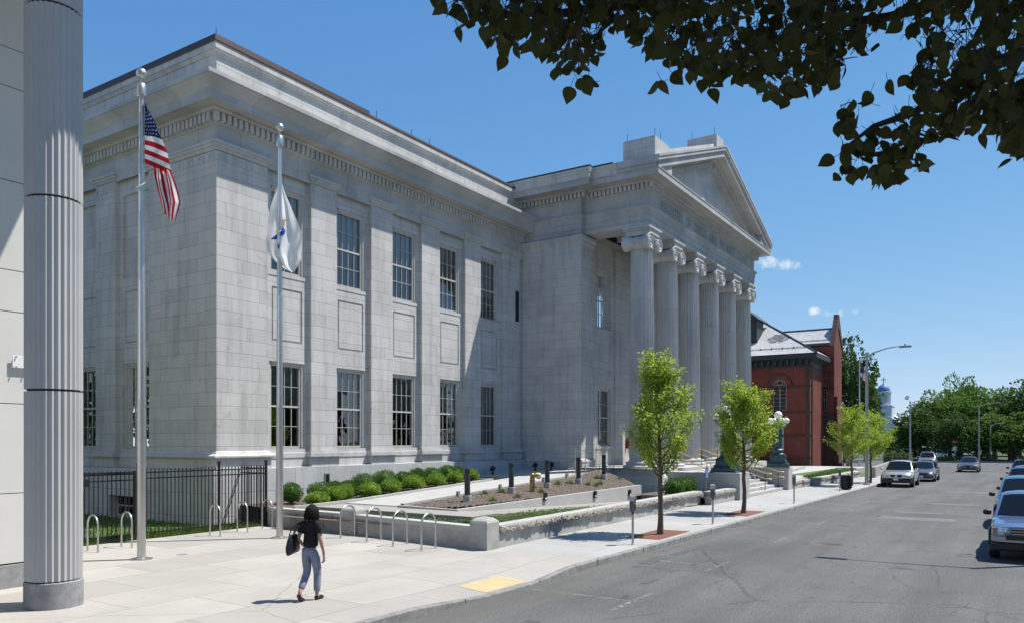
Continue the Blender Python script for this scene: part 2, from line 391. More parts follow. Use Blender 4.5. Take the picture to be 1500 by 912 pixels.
MT['marking']=worn('worn_road_paint',(.40,.40,.385),.56); MT['grit']=worn('gutter_grit',(.24,.22,.185),.53,70)
MT['earth']=plain('earth',(.08,.09,.04),.95,var=.3,vs=.4)
MT['lawn']=plain('lawn_turf',(.085,.14,.035),.95,var=.35,vs=2,fine=.3,bump=.6)
# ------------------------------------------------------------------ COURTHOUSE
CX, FY = 16.87, 23.0           # near corner of the wing: X of its end wall, Y of its street front
PX, PY = 36.46, 19.34          # side wall and front of the porch block
QX, QY = 36.81, 15.70          # side and front of the porch entablature
RX = 55.60                     # far side of the entablature
court = thing('courthouse',(CX,FY,.15),'grey marble courthouse with six fluted columns, pediment and long two-storey wing','courthouse')
MM=MT['marble']
front=lambda a,d,z:(a,FY+d,z)
end=lambda a,d,z:(CX+d,a,z)
porch=lambda a,d,z:(a,19.6+d,z)
def fbox(mb,fr,a0,a1,d0,d1,z0,z1,m=0):
    mb.add([fr(a,d,z) for z in (z0,z1) for a,d in ((a0,d0),(a1,d0),(a1,d1),(a0,d1))],
           [(0,3,2,1),(4,5,6,7),(0,1,5,4),(1,2,6,5),(2,3,7,6),(3,0,4,7)],m)
def holed(mb,fr,a0,a1,z0,z1,holes,d,th,m=0):
    As=sorted({a0,a1,*[h[0] for h in holes],*[h[1] for h in holes]}); Zs=sorted({z0,z1,*[h[2] for h in holes],*[h[3] for h in holes]})
    for i in range(len(As)-1):
        for j in range(len(Zs)-1):
            ca,cz=(As[i]+As[i+1])/2,(Zs[j]+Zs[j+1])/2
            if any(h[0]<ca<h[1] and h[2]<cz<h[3] for h in holes): continue
            mb.add([fr(As[i],d,Zs[j]),fr(As[i+1],d,Zs[j]),fr(As[i+1],d,Zs[j+1]),fr(As[i],d,Zs[j+1])],[(0,1,2,3)],m)
    for h in holes:
        e=d+th
        for (p,q) in (((h[0],h[2]),(h[1],h[2])),((h[1],h[2]),(h[1],h[3])),((h[1],h[3]),(h[0],h[3])),((h[0],h[3]),(h[0],h[2]))):
            mb.add([fr(p[0],d,p[1]),fr(q[0],d,q[1]),fr(q[0],e,q[1]),fr(p[0],e,p[1])],[(0,1,2,3)],m)

LO=(2.80,5.80); UP=(9.37,12.27); HW=.67
bays=[20.1+3.345*k for k in range(5)]
pil=[21.8+3.345*k for k in range(5)]
BD=.18      # bay recess behind the pilaster faces
def whole(c,z): return (c-.86,c+.86,z[0]-.10,z[1]+.16)
def window(fr,c,z,d,blind,rows=4,cols=4,hw=HW):
    """double-hung sash: frame and muntins, with panes, blind and sill as sub-parts"""
    z0,z1=z; mb=MB(); zm=(z0+z1)/2
    for s in (-1,1):
        fbox(mb,fr,c+min(s*hw,s*(hw+.19)),c+max(s*hw,s*(hw+.19)),d+.10,d+.26,z0-.10,z1+.16)
        fbox(mb,fr,c+min(s*(hw+.08),s*(hw+.19)),c+max(s*(hw+.08),s*(hw+.19)),d+.05,d+.098,z0-.10,z1+.16)
    fbox(mb,fr,c-hw,c+hw,d+.10,d+.26,z1,z1+.16); fbox(mb,fr,c-hw,c+hw,d+.06,d+.097,z1+.07,z1+.16)
    fbox(mb,fr,c-hw,c+hw,d+.10,d+.26,z0-.10,z0)
    fbox(mb,fr,c-hw,c+hw,d+.13,d+.22,zm-.035,zm+.035)
    for i in range(1,cols):
        a=c-hw+2*hw*i/cols; fbox(mb,fr,a-.010,a+.010,d+.15,d+.203,z0,zm-.036); fbox(mb,fr,a-.010,a+.010,d+.15,d+.203,zm+.036,z1)
    for q in (.25,.75):
        a=z0+(z1-z0)*q; fbox(mb,fr,c-hw,c+hw,d+.147,d+.205,a-.010,a+.010)
    w=mb.build('window',MT['frame'],court)
    g=MB(); g.add([fr(c-hw,d+.185,z0),fr(c+hw,d+.185,z0),fr(c+hw,d+.185,z1),fr(c-hw,d+.185,z1)],[(0,1,2,3)]); g.build('pane',MT['glass'],w)
    if blind>0:
        b=MB(); fbox(b,fr,c-hw,c+hw,d+.29,d+.30,z1-(z1-z0)*blind,z1); b.build('blind',MT['blind'],w)
    s=MB(); fbox(s,fr,c-.98,c+.98,d-.02,d+.25,z0-.24,z0-.10); s.build('sill',MT['marble_plain'],w)
    return w

# wing walls
mb=MB()
holes=[whole(c,z) for c in bays for z in (LO,UP)]
pan=[(c-.73,c+.73,6.72,8.72) for c in bays]
holed(mb,front,CX+.19,PX-.001,2.0,13.02,holes+pan,BD,.42)
holes_e=[whole(28.06+3.35*k,LO) for k in range(5)]; pan_e=[(28.06+3.35*k-.73,28.06+3.35*k+.73,6.72,8.72) for k in range(5)]
blind_e=[(28.06+3.35*k-.86,28.06+3.35*k+.86,9.2,12.4) for k in range(5)]
holed(mb,end,FY+.19,45,2.0,13.02,holes_e+pan_e+blind_e,BD,.42)
for fr,cs in ((front,bays),(end,[28.06+3.35*k for k in range(5)])):
    for c in cs:
        if fr is end: fbox(mb,fr,c-.87,c+.87,BD+.10,BD+.2,9.19,12.41)
        fbox(mb,fr,c-.74,c+.74,BD+.055,BD+.2,6.71,8.73)       # sunk panel backs
        fbox(mb,fr,c-.66,c+.66,BD+.012,BD+.054,6.79,8.65)     # raised field with a shadow groove
mb.box(36.0,36.4,FY+.5,45,2,13)
mb.build('wing_wall',MM,court)
# corner pier and pilasters
def pilaster(fr,a0,a1,d1=BD,wrap=None):
    p=MB(); fbox(p,fr,a0,a1,0,d1+.1,2.62,12.42); fbox(p,fr,a0,a1,.004,d1+.1,12.42,12.99)
    fbox(p,fr,a0-.01,a1+.01,-.012,d1+.02,12.40,12.45)
    o=p.build('pilaster',MM,court)
    q=MB(); 
    for e,z0,z1 in ((.05,12.99,13.07),(.10,13.072,13.17),(.15,13.172,13.26)): fbox(q,fr,a0-e,a1+e,-e,d1+.08,z0,z1)
    n=max(3,round((a1-a0)/.5))
    for i in range(n):
        a=a0+(a1-a0)*(i+.5)/n
        vs=[fr(a+.16*cos(t),-.015,12.72+.16*sin(t)) for t in [2*pi*k/16 for k in range(16)]]+[fr(a+.115*cos(t),-.015,12.72+.115*sin(t)) for t in [2*pi*k/16 for k in range(16)]]
        vs+=[fr(a+.16*cos(t),.01,12.72+.16*sin(t)) for t in [2*pi*k/16 for k in range(16)]]
        q.add(vs,[(k,(k+1)%16,16+(k+1)%16,16+k) for k in range(16)]+[(k,(k+1)%16,32+(k+1)%16,32+k) for k in range(16)])
    q.build('capital',MT['marble_plain'],o)
    b=MB(); e=.0
    fbox(b,fr,a0-.06,a1+.06,-.08,d1+.1,2.0,2.38)
    prof=[(.08,2.385),(.16,2.39),(.20,2.43),(.20,2.48),(.15,2.53),(.10,2.55),(.08,2.60),(.01,2.64)]
    for (o0,z0),(o1,z1) in zip(prof[:-1],prof[1:]): fbox(b,fr,a0-max(o0,o1),a1+max(o0,o1),-max(o0,o1),d1+.05,z0,z1-.0005)
    b.build('base',MT['marble_plain'],o)
    return o
for c in pil: pilaster(front,c-.67,c+.67) if c<35 else pilaster(front,34.54,PX-.16)
for k in range(5): pilaster(end,29.17+3.35*k,30.54+3.35*k)
# corner pier (wraps the corner)
p=MB(); p.box(CX,19.05,FY,FY+.3,2.62,12.99); p.box(CX,CX+.3,FY+.3,26.95,2.62,12.99)
o=p.build('pilaster',MM,court)
q=MB(); path=[(CX+.2,26.95),(CX,26.95),(CX,FY),(19.05,FY),(19.05,FY+.2)]
q.sweep(path,[(0,12.95),(.05,12.99),(.05,13.07),(.10,13.075),(.10,13.17),(.15,13.175),(.15,13.26),(-.05,13.27)])
q.sweep(path,[(0,12.40),(.014,12.405),(.014,12.445),(0,12.45)])
for fr,a0,a1 in ((front,CX,19.05),(end,FY,26.95)):
    n=4 if fr is front else 7
    for i in range(n):
        a=a0+(a1-a0)*(i+.5)/n; T=[2*pi*k/16 for k in range(16)]
        vs=[fr(a+.16*cos(t),-.02,12.72+.16*sin(t)) for t in T]+[fr(a+.115*cos(t),-.02,12.72+.115*sin(t)) for t in T]+[fr(a+.16*cos(t),.01,12.72+.16*sin(t)) for t in T]
        q.add(vs,[(k,(k+1)%16,16+(k+1)%16,16+k) for k in range(16)]+[(k,(k+1)%16,32+(k+1)%16,32+k) for k in range(16)])
q.build('capital',MT['marble_plain'],o)
q=MB(); q.sweep(path,[(.08,2.0),(.08,2.385),(.16,2.39),(.20,2.43),(.20,2.48),(.15,2.53),(.10,2.55),(.08,2.60),(0,2.65)]); q.build('base',MT['marble_plain'],o,smooth=40)
# sill courses between the pilasters
s=MB(); 
s.sweep([(CX+BD,45),(CX+BD,FY+BD),(PX,FY+BD)],[(0,2.0),(.06,2.02),(.06,2.36),(.09,2.37),(.09,2.54),(0,2.56)]); s.build('sill_course',MT['marble_plain'],court)
# windows
bl_lo=[.5,.5,.5,.5,.5]; bl_up=[.5,.46,.5,.52,.62]
for c,b in zip(bays,bl_lo): window(front,c,LO,BD,b)
for c,b in zip(bays,bl_up): window(front,c,UP,BD,b)
for k in range(5): window(end,28.06+3.35*k,LO,BD,0 if k else .0)
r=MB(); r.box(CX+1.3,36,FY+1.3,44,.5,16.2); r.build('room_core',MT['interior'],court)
# narrow slit window in the last pilaster
s=MB(); fbox(s,front,35.68,35.72,-.02,.05,9.5,11.15); fbox(s,front,36.12,36.16,-.02,.05,9.5,11.15); fbox(s,front,35.6,36.2,-.03,.05,9.42,9.5); fbox(s,front,35.72,36.12,-.004,.04,9.5,11.15,1)
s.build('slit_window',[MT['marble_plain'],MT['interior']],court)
# plinth below the walls, with basement windows in the end wall
pl=MB(); fp=lambda a,d,z:(a,FY-.32+d,z); ep=lambda a,d,z:(CX-.32+d,a,z)
pl.add([fp(CX-.32,0,.05),fp(PX,0,.05),fp(PX,0,2.0),fp(CX-.32,0,2.0)],[(0,1,2,3)])
bw=[(28.2+3.35*k-.85,28.2+3.35*k+.85,.16,.95) for k in range(5)]
holed(pl,ep,FY-.32,45,.05,2.0,bw,0,.5)
pl.add([(CX-.32,FY-.32,2.0),(PX,FY-.32,2.0),(PX,FY+.3,2.03),(CX-.32,FY+.3,2.03)],[(0,1,2,3)]); pl.add([(CX-.32,FY-.32,2.0),(CX-.32,45,2.0),(CX+.3,45,2.03),(CX+.3,FY-.32,2.03)],[(0,1,2,3)])
pl.build('plinth',MT['plinth'],court)
for k in range(5):
    c=28.2+3.35*k; w=MB()
    for a in (-.8,-.27,.27,.8): fbox(w,ep,c+a-.025,c+a+.025,.3,.36,.16,.95)
    for z in (.19,.55,.92): fbox(w,ep,c-.82,c+.82,.305,.355,z-.025,z+.025)
    w=w.build('window',MT['frame'],court); g=MB(); fbox(g,ep,c-.84,c+.84,.37,.39,.16,.95); g.build('pane',MT['glass_dark'],w)
v=MB(); fbox(v,fp,21.5,21.78,-.03,.02,1.35,1.75); fbox(v,fp,21.545,21.735,-.035,-.029,1.4,1.7,1); v.build('vent_cover',[MT['galv'],MT['black']],court)

# wing entablature: frieze, dentilled cornice, parapet, roof edge
wpath=[(CX,45),(CX,FY),(PX+.3,FY)]
e=MB(); e.sweep(wpath,[(0,12.93),(.0,13.27),(.015,13.28),(.015,13.80),(.05,13.81),(.10,13.87),(.10,14.17),(.28,14.18),(.34,14.24),(.34,14.30),(.70,14.34),(.75,14.29),(.77,14.29),(.77,14.57),(.80,14.59),(.84,14.66),(.93,14.80),(1.06,14.89),(1.06,14.93),(1.10,14.94),(1.10,15.07),(1.02,15.09),(0,15.17),(-.3,15.17)])
e.build('cornice',MT['marble_big'],court,smooth=30)
d=MB()
x=CX-.2
while x<PX: d.box(x,x+.145,FY-.26,FY-.09,13.86,14.165); x+=.235
d.build('dentil_band',MT['marble_plain'],court); d=MB()
y=FY+.05
while y<45: d.box(CX-.26,CX-.09,y,y+.145,13.86,14.165); y+=.235
d.build('dentil_band',MT['marble_plain'],court)
e=MB(); e.sweep(wpath,[(.0,15.1),(0,16.22),(.05,16.23),(.05,16.28),(.12,16.34),(.14,16.36),(.14,16.60),(-.6,16.62)]); e.build('parapet',MM,court)
e=MB(); e.sweep([(CX,45),(CX,FY),(24.2,FY)],[(.165,16.56),(.175,16.605),(.16,16.80),(-.8,16.83)]); e.sweep([(24.201,FY),(PX,FY)],[(.16,16.56),(.17,16.60),(.15,16.70),(-.8,16.74)])
e.add([(CX,FY,16.72),(PX+.3,FY,16.72),(PX+.3,45,16.72),(CX,45,16.72)],[(0,1,2,3)])
e.build('roof_edge',MT['metal_cap'],court)
rod=MB()
for x,y,z in ((17.0,23.2,17.1),(24.9,23.1,17.02),(27.2,23.1,17.0),(28.5,23.1,16.98)): rod.tube([(x,y,16.6),(x,y,z+.1)],.012,5)
for x,y in ((36.95,15.4),(36.95,16.9),(37.7,15.4),(45.85,15.3),(45.85,16.7)): rod.tube([(x,y,18.0 if x<40 else 21),(x,y,18.75 if x<40 else 21.75)],.012,5)
build_each(rod,'lightning_rod',MT['black'],court)

# far wing, seen only past the porch
w=MB(); w.box(55.95,75.5,FY,45,.1,16.6); w.build('far_wing_wall',MM,court)

# ---------------- porch block
pb=MB()
pw=lambda a,d,z:(PX+d,a,z)
pb.add([(PX,FY+.3,.1),(PX,PY,.1),(PX,PY,13.9),(PX,FY+.3,13.9)],[(0,1,2,3)])
phol=[(c-.83,c+.83,z[0]-.1,z[1]+.16) for c in (39.72,52.5) for z in (LO,UP)]
ppan=[(c-.73,c+.73,6.72,8.72) for c in (39.72,52.5)]
holed(pb,porch,37.81,54.6,1.6,14.4,phol+ppan+[(45.1,47.3,1.6,5.6)],0,.5)
for c in (39.72,52.5): fbox(pb,porch,c-.74,c+.74,.05,.2,6.71,8.73)
for a0,a1,d0 in ((PX,37.8,-.26),(54.62,55.95,-.26),(41.0,42.3,-.1),(43.7,44.9,-.1),(47.5,48.7,-.1),(50.0,51.3,-.1)): fbox(pb,porch,a0+.002,a1,d0,.3,1.6,13.88)
pb.box(55.3,55.95,PY+.01,FY+.3,.1,13.9)
pb.build('porch_wall',MM,court)
for c in (39.72,52.5):
    for z in (LO,UP): window(porch,c,z,0,0)
dr=MB(); fbox(dr,porch,45.1,47.3,.25,.32,1.6,5.6); fbox(dr,porch,45.2,46.17,.2,.24,1.7,4.4); fbox(dr,porch,46.23,47.2,.2,.24,1.7,4.4); dr.build('door',MT['darkgreen'],court)
al=MB(); fbox(al,porch,42.42,42.72,-.22,-.0,2.55,3.15); al.lathe_y([(.12,19.36),(.13,19.32),(.1,19.29),(.02,19.28)],42.57,2.95,12); al.build('alarm_bell',MT['red'],court)
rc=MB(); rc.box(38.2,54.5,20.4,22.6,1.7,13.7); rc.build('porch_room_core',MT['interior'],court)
# pilaster caps on the side/antae
cp=MB(); cp.sweep([(PX,FY-.02),(PX,PY),(37.8,PY),(37.8,PY+.3)],[(-.02,12.5),(.012,12.52),(.012,12.58),(.03,12.6),(.03,12.95),(.06,12.97),(.06,13.3),(.12,13.42),(.12,13.55),(.2,13.62),(.2,13.80),(0,13.885)])
cp.build('anta_capital',MT['marble_plain'],court)
# base moulding and stylobate
bs=MB()
bpath=[(PX,FY-.33),(PX,PY),(36.70,PY),(36.70,15.05),(38.9,15.05)]
bs.sweep(bpath,[(.34,.0),(.34,.82),(.30,.86),(.27,.9),(.27,1.18),(.22,1.2),(.2,1.27),(.12,1.30),(.12,1.6),(-.5,1.6)])
bs.sweep([(PX,FY-.33),(PX,PY),(37.8,PY)],[(.13,1.6),(.13,1.85),(.17,1.9),(.13,1.99),(.06,2.03),(0,2.08)])
bs.box(38.9,46.7,15.05,16,.1,1.597); bs.box(46.7,55.95,14.9,16,.1,1.6)
bs.add([(PX-.1,15.0,1.602),(55.95,15.0,1.602),(55.95,19.7,1.602),(PX-.1,19.7,1.602)],[(0,1,2,3)])
bs.build('stylobate',MT['marble_plain'],court)
# steps and cheek blocks
st=MB(); nst=9; rise=(1.6-.15)/nst
for i in range(nst): st.cbox(38.9,46.7,11.45+.4*i,15.04,.15+rise*i+.001*i,.15+rise*(i+1),.012)
st.build('front_steps',MT['gran'],court)
for x0,x1 in ((37.3,38.898),(46.702,47.65)):
    ch=MB(); ch.cbox(x0,x1,11.2,15.03,.1,1.45,.015); ch.build('cheek_block',MT['ramp'],court)
# handrails
def rail(x,y0,z0,y1,z1):
    r=MB()
    for h in (.92,.62): r.tube([(x,y0+.35,z0+h-.08),(x,y0+.3,z0+h),(x,y0,z0+h),(x,y1,z1+h),(x,y1-.3,z1+h),(x,y1-.34,z1+h-.06)],.024,8)
    o=r.build('handrail',MT['brass_rail'],court,smooth=50)
    for t in (0,.5,1): 
        y=y0+(y1-y0)*t; z=z0+(z1-z0)*t; p=MB(); p.tube([(x,y,z),(x,y,z+.92)],.02,8); p.tube([(x,y,z),(x,y,z+.03)],.05,10); p.build('post',MT['black'],o)
rail(39.25,15.3,1.6,11.7,.3); rail(43.6,15.3,1.6,11.7,.3); rail(46.35,15.3,1.6,11.7,.3)

# columns
xs=[37.55,40.95,44.4,48.0,51.5,54.95]
def flute(r,a): 
    t=(a*24/(2*pi))%1; return r*(1-.085*sin(pi*t)**.7)
for xc in xs:
    yc=16.36; s=MB(); prof=[]
    for i in range(13):
        t=i/12; prof.append((.66-.09*t**1.6,1.98+10.85*t))
    s.lathe(prof,xc,yc,24*7,rfun=flute); col=s.build('column',MT['column'],court,smooth=28)
    b=MB(); b.lathe([(.95,1.604),(.98,1.64),(.98,1.70),(.93,1.74),(.84,1.755),(.82,1.80),(.84,1.835),(.86,1.84),(.87,1.88),(.84,1.92),(.74,1.925),(.70,1.95),(.67,2.0)],xc,yc,40)
    b.build('base',MT['marble_plain'],col,smooth=50)
    c=MB(); c.lathe([(.565,12.80),(.60,12.84),(.60,12.90),(.57,12.92),(.575,13.12),(.66,13.24),(.68,13.32),(.58,13.42)],xc,yc,36)
    VX,VR,VZ=.56,.42,13.10
    for sx in (-VX,VX):
        c.lathe_y([(.0,yc-.70),(VR-.06,yc-.695),(VR-.02,yc-.66),(VR-.04,yc-.56),(.31,yc-.28),(.275,yc-.1),(.31,yc-.05),(.31,yc+.05),(.275,yc+.1),(.31,yc+.28),(VR-.04,yc+.56),(VR-.02,yc+.66),(VR-.06,yc+.695),(0,yc+.70)],xc+sx,VZ,26)
        for sy in (-1,1):
            sp=[]
            for i in range(56):
                t=i/55; a=pi/2-(sx/abs(sx))*(t*2*pi*2.5); rr=(VR-.02)*(1-t)**1.1+.055*t
                sp.append((xc+sx+rr*cos(a),yc+sy*.71,VZ+rr*sin(a)))
            c.tube(sp,[.040-.022*i/55 for i in range(56)],6)
            c.sphere((xc+sx,yc+sy*.71,VZ),.065,8,6)
    for sy in (-1,1):
        y0=yc+sy*.60; c.box(xc-VX,xc+VX,min(y0,y0+sy*.09),max(y0,y0+sy*.09),13.36,13.62)
        c.tube([(xc-VX,yc+sy*.71,13.51+.0),(xc+VX,yc+sy*.71,13.51)],.036,6); c.box(xc-VX-.02,xc+VX+.02,min(yc+sy*.5,yc+sy*.70),max(yc+sy*.5,yc+sy*.70),13.54,13.69)
        c.tube([(xc-VX+2*VX*i/12,yc+sy*.70,13.36-.06*sin(pi*i/12)) for i in range(13)],.024,6)
        for i in range(3): c.sphere((xc-.2+.2*i,yc+sy*.64,13.28),.075,8,6,sc=(1,.8,1.3))
    c.box(xc-.66,xc+.66,yc-.58,yc+.58,13.45,13.70)
    for w_,z0,z1 in ((.74,13.70,13.785),(.80,13.786,13.885)): c.box(xc-w_,xc+w_,yc-w_*.96,yc+w_*.96,z0,z1)
    c.build('capital',MT['marble_plain'],col,smooth=40)

# porch entablature
epath=[(PX,FY+1.2),(PX,PY),(QX,PY),(QX,QY),(RX,QY),(RX,PY),(55.95,PY),(55.95,FY+1.2)]
e=MB(); e.sweep(epath,[(0,13.892),(0,14.16),(.03,14.165),(.03,14.44),(.06,14.445),(.06,14.70),(.10,14.73),(.13,14.78),(.16,14.80),(.16,14.89),(0,14.92),(0,15.62),(.03,15.63),(.06,15.69),(.10,15.71),(.10,15.97),(.30,15.98),(.36,16.03),(.36,16.09),(.86,16.13),(.93,16.10),(.93,16.36),(.96,16.37),(.96,16.42),(-.2,16.46)])
e.box(QX+.003,38.1,QY+.003,PY,13.888,14.9); e.box(38.102,RX-.003,QY+.003,17.0,13.888,14.9); e.box(54.3,RX-.003,17.002,PY,13.888,14.9)
ent=e.build('entablature',MT['marble_big'],court,smooth=30)
tx=bpy.data.curves.new('inscription_curve','FONT'); tx.body='REGISTRY  OF  DEEDS  AND  PROBATE  COURT'; tx.extrude=.006; tx.size=.72; tx.space_character=1.12; tx.align_x='CENTER'; tx.align_y='CENTER'
to=bpy.data.objects.new('tmp_text',tx); COL.objects.link(to); bpy.context.view_layer.update()
me=bpy.data.meshes.new_from_object(to.evaluated_get(bpy.context.evaluated_depsgraph_get())); bpy.data.objects.remove(to)
zs=[v.co.x for v in me.vertices]; k=15.5/(max(zs)-min(zs))
lm=plain('letter_stone',(.19,.19,.19),.8)
xsrt=sorted({round(v.co.x*k,2) for v in me.vertices}); cuts=[(p_+q_)/2 for p_,q_ in zip(xsrt[:-1],xsrt[1:]) if q_-p_>.42]
word=lambda x: sum(x>c for c in cuts)
for wi in range(len(cuts)+1):
    t=MB(); mp={}
    for p in me.polygons:
        if word(me.vertices[p.vertices[0]].co.x*k)!=wi: continue
        for i in p.vertices:
            if i not in mp: c=me.vertices[i].co; mp[i]=len(t.v); t.v.append((46.25+c.x*k,QY-.003-c.z*.6-.002,15.27+c.y))
        t.f.append(tuple(mp[i] for i in p.vertices)); t.m.append(0)
    t.build('inscription_word',lm,ent)
bpy.data.meshes.remove(me)
def dent(p0,p1,nx,ny):
    d=MB()
    L_=hypot(p1[0]-p0[0],p1[1]-p0[1]); n=int(L_/.24)
    for i in range(n+1):
        t_=(i+.1)/(n+.4); x=p0[0]+(p1[0]-p0[0])*t_; y=p0[1]+(p1[1]-p0[1])*t_
        x1,y1=x+(p1[0]-p0[0])/L_*.14,y+(p1[1]-p0[1])/L_*.14
        xa,xb=sorted((x+nx*.09,x1+nx*.27)) if nx else sorted((x,x1)); ya,yb=sorted((y+ny*.09,y1+ny*.27)) if ny else sorted((y,y1))
        d.box(xa,xb,ya,yb,15.72,15.965)
    d.build('dentil_band',MT['marble_plain'],ent)
dent((PX,FY),(PX,PY-.25),-1,0); dent((QX,PY),(QX,QY-.25),-1,0); dent((QX-.2,QY),(RX+.2,QY),0,-1)
# blocking course along the sides
e=MB()
for pth in ([(PX,FY+1.2),(PX,PY),(QX,PY),(QX,QY-.71)],[(RX,QY-.71),(RX,PY),(55.95,PY),(55.95,FY+1.2)]):
    e.sweep(pth,[(.90,16.40),(.97,16.44),(.97,16.68),(1.0,16.70),(1.04,16.95),(.9,17.0),(-.3,17.02),(-.3,16.40)],caps=True)
build_each(e,'blocking_course',MM,court)
e=MB(); e.sweep([(PX,FY+1.2),(PX,PY),(QX,PY),(QX,17.2)],[(1.05,16.985),(1.05,17.03),(.6,17.05)]); e.build('roof_edge',MT['metal_cap'],court)
# pediment
AX,AZ=46.21,20.68; L0,L1=QX-1.05,RX+1.05; ZB=16.96
def rake(mb,y0,y1,dn0,dn1,inx=0,m=0):
    """band under the raking line, dn0..dn1 measured down from it"""
    s=(AZ-ZB)/(AX-L0)
    for xa,sg in ((L0+inx,1),(L1-inx,-1)):
        za=ZB+s*inx
        mb.prism([(xa,za-dn1),(AX,AZ-dn1),(AX,AZ-dn0),(xa,za-dn0)] if sg>0 else [(AX,AZ-dn1),(xa,za-dn1),(xa,za-dn0),(AX,AZ-dn0)],y0,y1,m,ax='y')
pd=MB()
rake(pd,14.66,17.0,0,.12); rake(pd,14.70,17.0,.121,.30); rake(pd,14.74,17.0,.301,.36); rake(pd,14.80,17.0,.361,.66,.25); rake(pd,15.30,17.0,.661,.74,1.2)
rake(pd,15.5,17.0,.741,.80,1.6); rake(pd,15.62,17.0,.801,1.16,2.0)
s_=(AZ-ZB)/(AX-L0); pd.prism([(L0+.06,16.43),(38.0,16.43),(38.0,ZB+s_*(38-L0)-.05),(L0+.06,ZB-.05)],14.9,17.0,ax='y'); pd.prism([(54.42,16.43),(L1-.06,16.43),(L1-.06,ZB-.05),(54.42,ZB+s_*(38-L0)-.05)],14.9,17.0,ax='y')
pd.build('pediment',MT['marble_big'],court)
tp=MB(); s_=(AZ-ZB)/(AX-L0); tp.prism([(L0+1,16.44),(L1-1,16.44),(AX,AZ-.5)],15.75,16.9,ax='y'); tp.build('tympanum',MT['marble_big'],court)
for sg in (1,-1):
    dd=MB(); n=38
    for i in range(n):
        x=2.4+(AX-L0-2.6)*i/n; xx=(L0+x) if sg>0 else (L1-x); zz=ZB+s_*x
        dd.prism([(xx,zz-1.12),(xx+sg*.13,zz-1.12+s_*.13),(xx+sg*.13,zz-.83+s_*.13),(xx,zz-.83)],15.48,15.615,ax='y')
    dd.build('raking_dentil_band',MT['marble_plain'],court)
rf=MB(); rf.prism([(L0+.1,ZB-.1),(AX,AZ-.1),(L1-.1,ZB-.1)],17.001,45,ax='y'); rf.build('porch_roof',MT['metal_cap'],court)
ab=MB(); ab.cbox(36.62,38.6,15.25,17.0,16.7,18.27,.02); ab.build('acroterion_block',MM,court)
ab=MB(); ab.cbox(45.72,46.95,15.12,16.95,20.3,21.30,.02); ab.build('acroterion_block',MM,court)
ab=MB(); ab.cbox(53.85,55.8,15.25,17.0,16.7,18.27,.02); ab.build('acroterion_block',MM,court)
# parapet strip standing on the raking cornice
ab=MB(); 
for xa,xb in ((38.6,45.7),): ab.prism([(xa,ZB+s_*(xa-L0)-.1),(xb,ZB+s_*(xb-L0)-.1),(xb,ZB+s_*(xb-L0)+.22),(xa,ZB+s_*(xa-L0)+.22)],15.25,15.6,ax='y')
ab.build('raking_parapet',MT['marble_plain'],court)
# ceiling of the porch
ce=MB(); ce.box(36.9,55.5,16.9,19.62,14.75,14.9)
for i in range(9): ce.box(37.4+2*i,37.6+2*i,17.0,19.6,14.5,14.749)
for y in (17.5,18.3,19.1): ce.box(38.1,54.3,y,y+.1,14.55,14.748)
ce.build('porch_ceiling',MT['marble_plain'],court)
# ------------------------------------------------------------------ GROUND, STREET, PAVEMENTS
g=MB(); g.box(-300,1500,-900,900,-.3,-.06); structure(g,'ground',MT['earth'])
kerb=lambda X: 8.75-.018*X                     # outer kerb line of the near pavement
X1=88.
g=MB(); g.add([(-40,-1.7,0),(X1,-1.7,0),(X1,kerb(X1)-.01,0),(-40,kerb(-40)-.01,0)],[(0,1,2,3)])
g.add([(X1,-70,0),(126,-70,0),(126,90,0),(X1,90,0)],[(0,1,2,3)]); g.add([(126,13.5,0),(260,18,0),(260,27,0),(126,20,0)],[(0,1,2,3)])
structure(g,'road',MT['asphalt'])
# kerbs (dropped at the tactile ramp, X 12.4-14.1)
g=MB()
def kz(X): 
    if X<10.2 or X>15.6: return .15
    if X<12.3: return .15-.12*(X-10.2)/2.1
    if X>14.1: return .03+.12*(X-14.1)/1.5
    return .03
xs_=[-40,-5,0,3,6,8]+[8+.25*i for i in range(1,36)]+[17+2*i for i in range(0,36)]
pr=[]
for x in xs_:
    k=kerb(x); pr.append([(x,k,-.05),(x,k+.012,kz(x)-.015),(x,k+.03,kz(x)+.002),(x,k+.16,kz(x)+.004),(x,k+.161,-.05)])
n=len(pr)
g.add([p for q in pr for p in q],[(i*5+j,i*5+j+1,(i+1)*5+j+1,(i+1)*5+j) for i in range(n-1) for j in range(4)])
for x in [1.2+2.6*i for i in range(30)]:
    if x<80: g.box(x-.004,x+.004,kerb(x)+.002,kerb(x)+.05,.01,kz(x)+.005,1)
g.add([(-40,-1.72,-.05),(X1,-1.72,-.05),(X1,-1.72,.15),(-40,-1.72,.15)],[(0,1,2,3)]); g.add([(-40,-1.72,.15),(X1,-1.72,.15),(X1,-1.9,.152),(-40,-1.9,.152)],[(0,1,2,3)])
structure(g,'kerb',[MT['kerb'],MT['panelgap']])
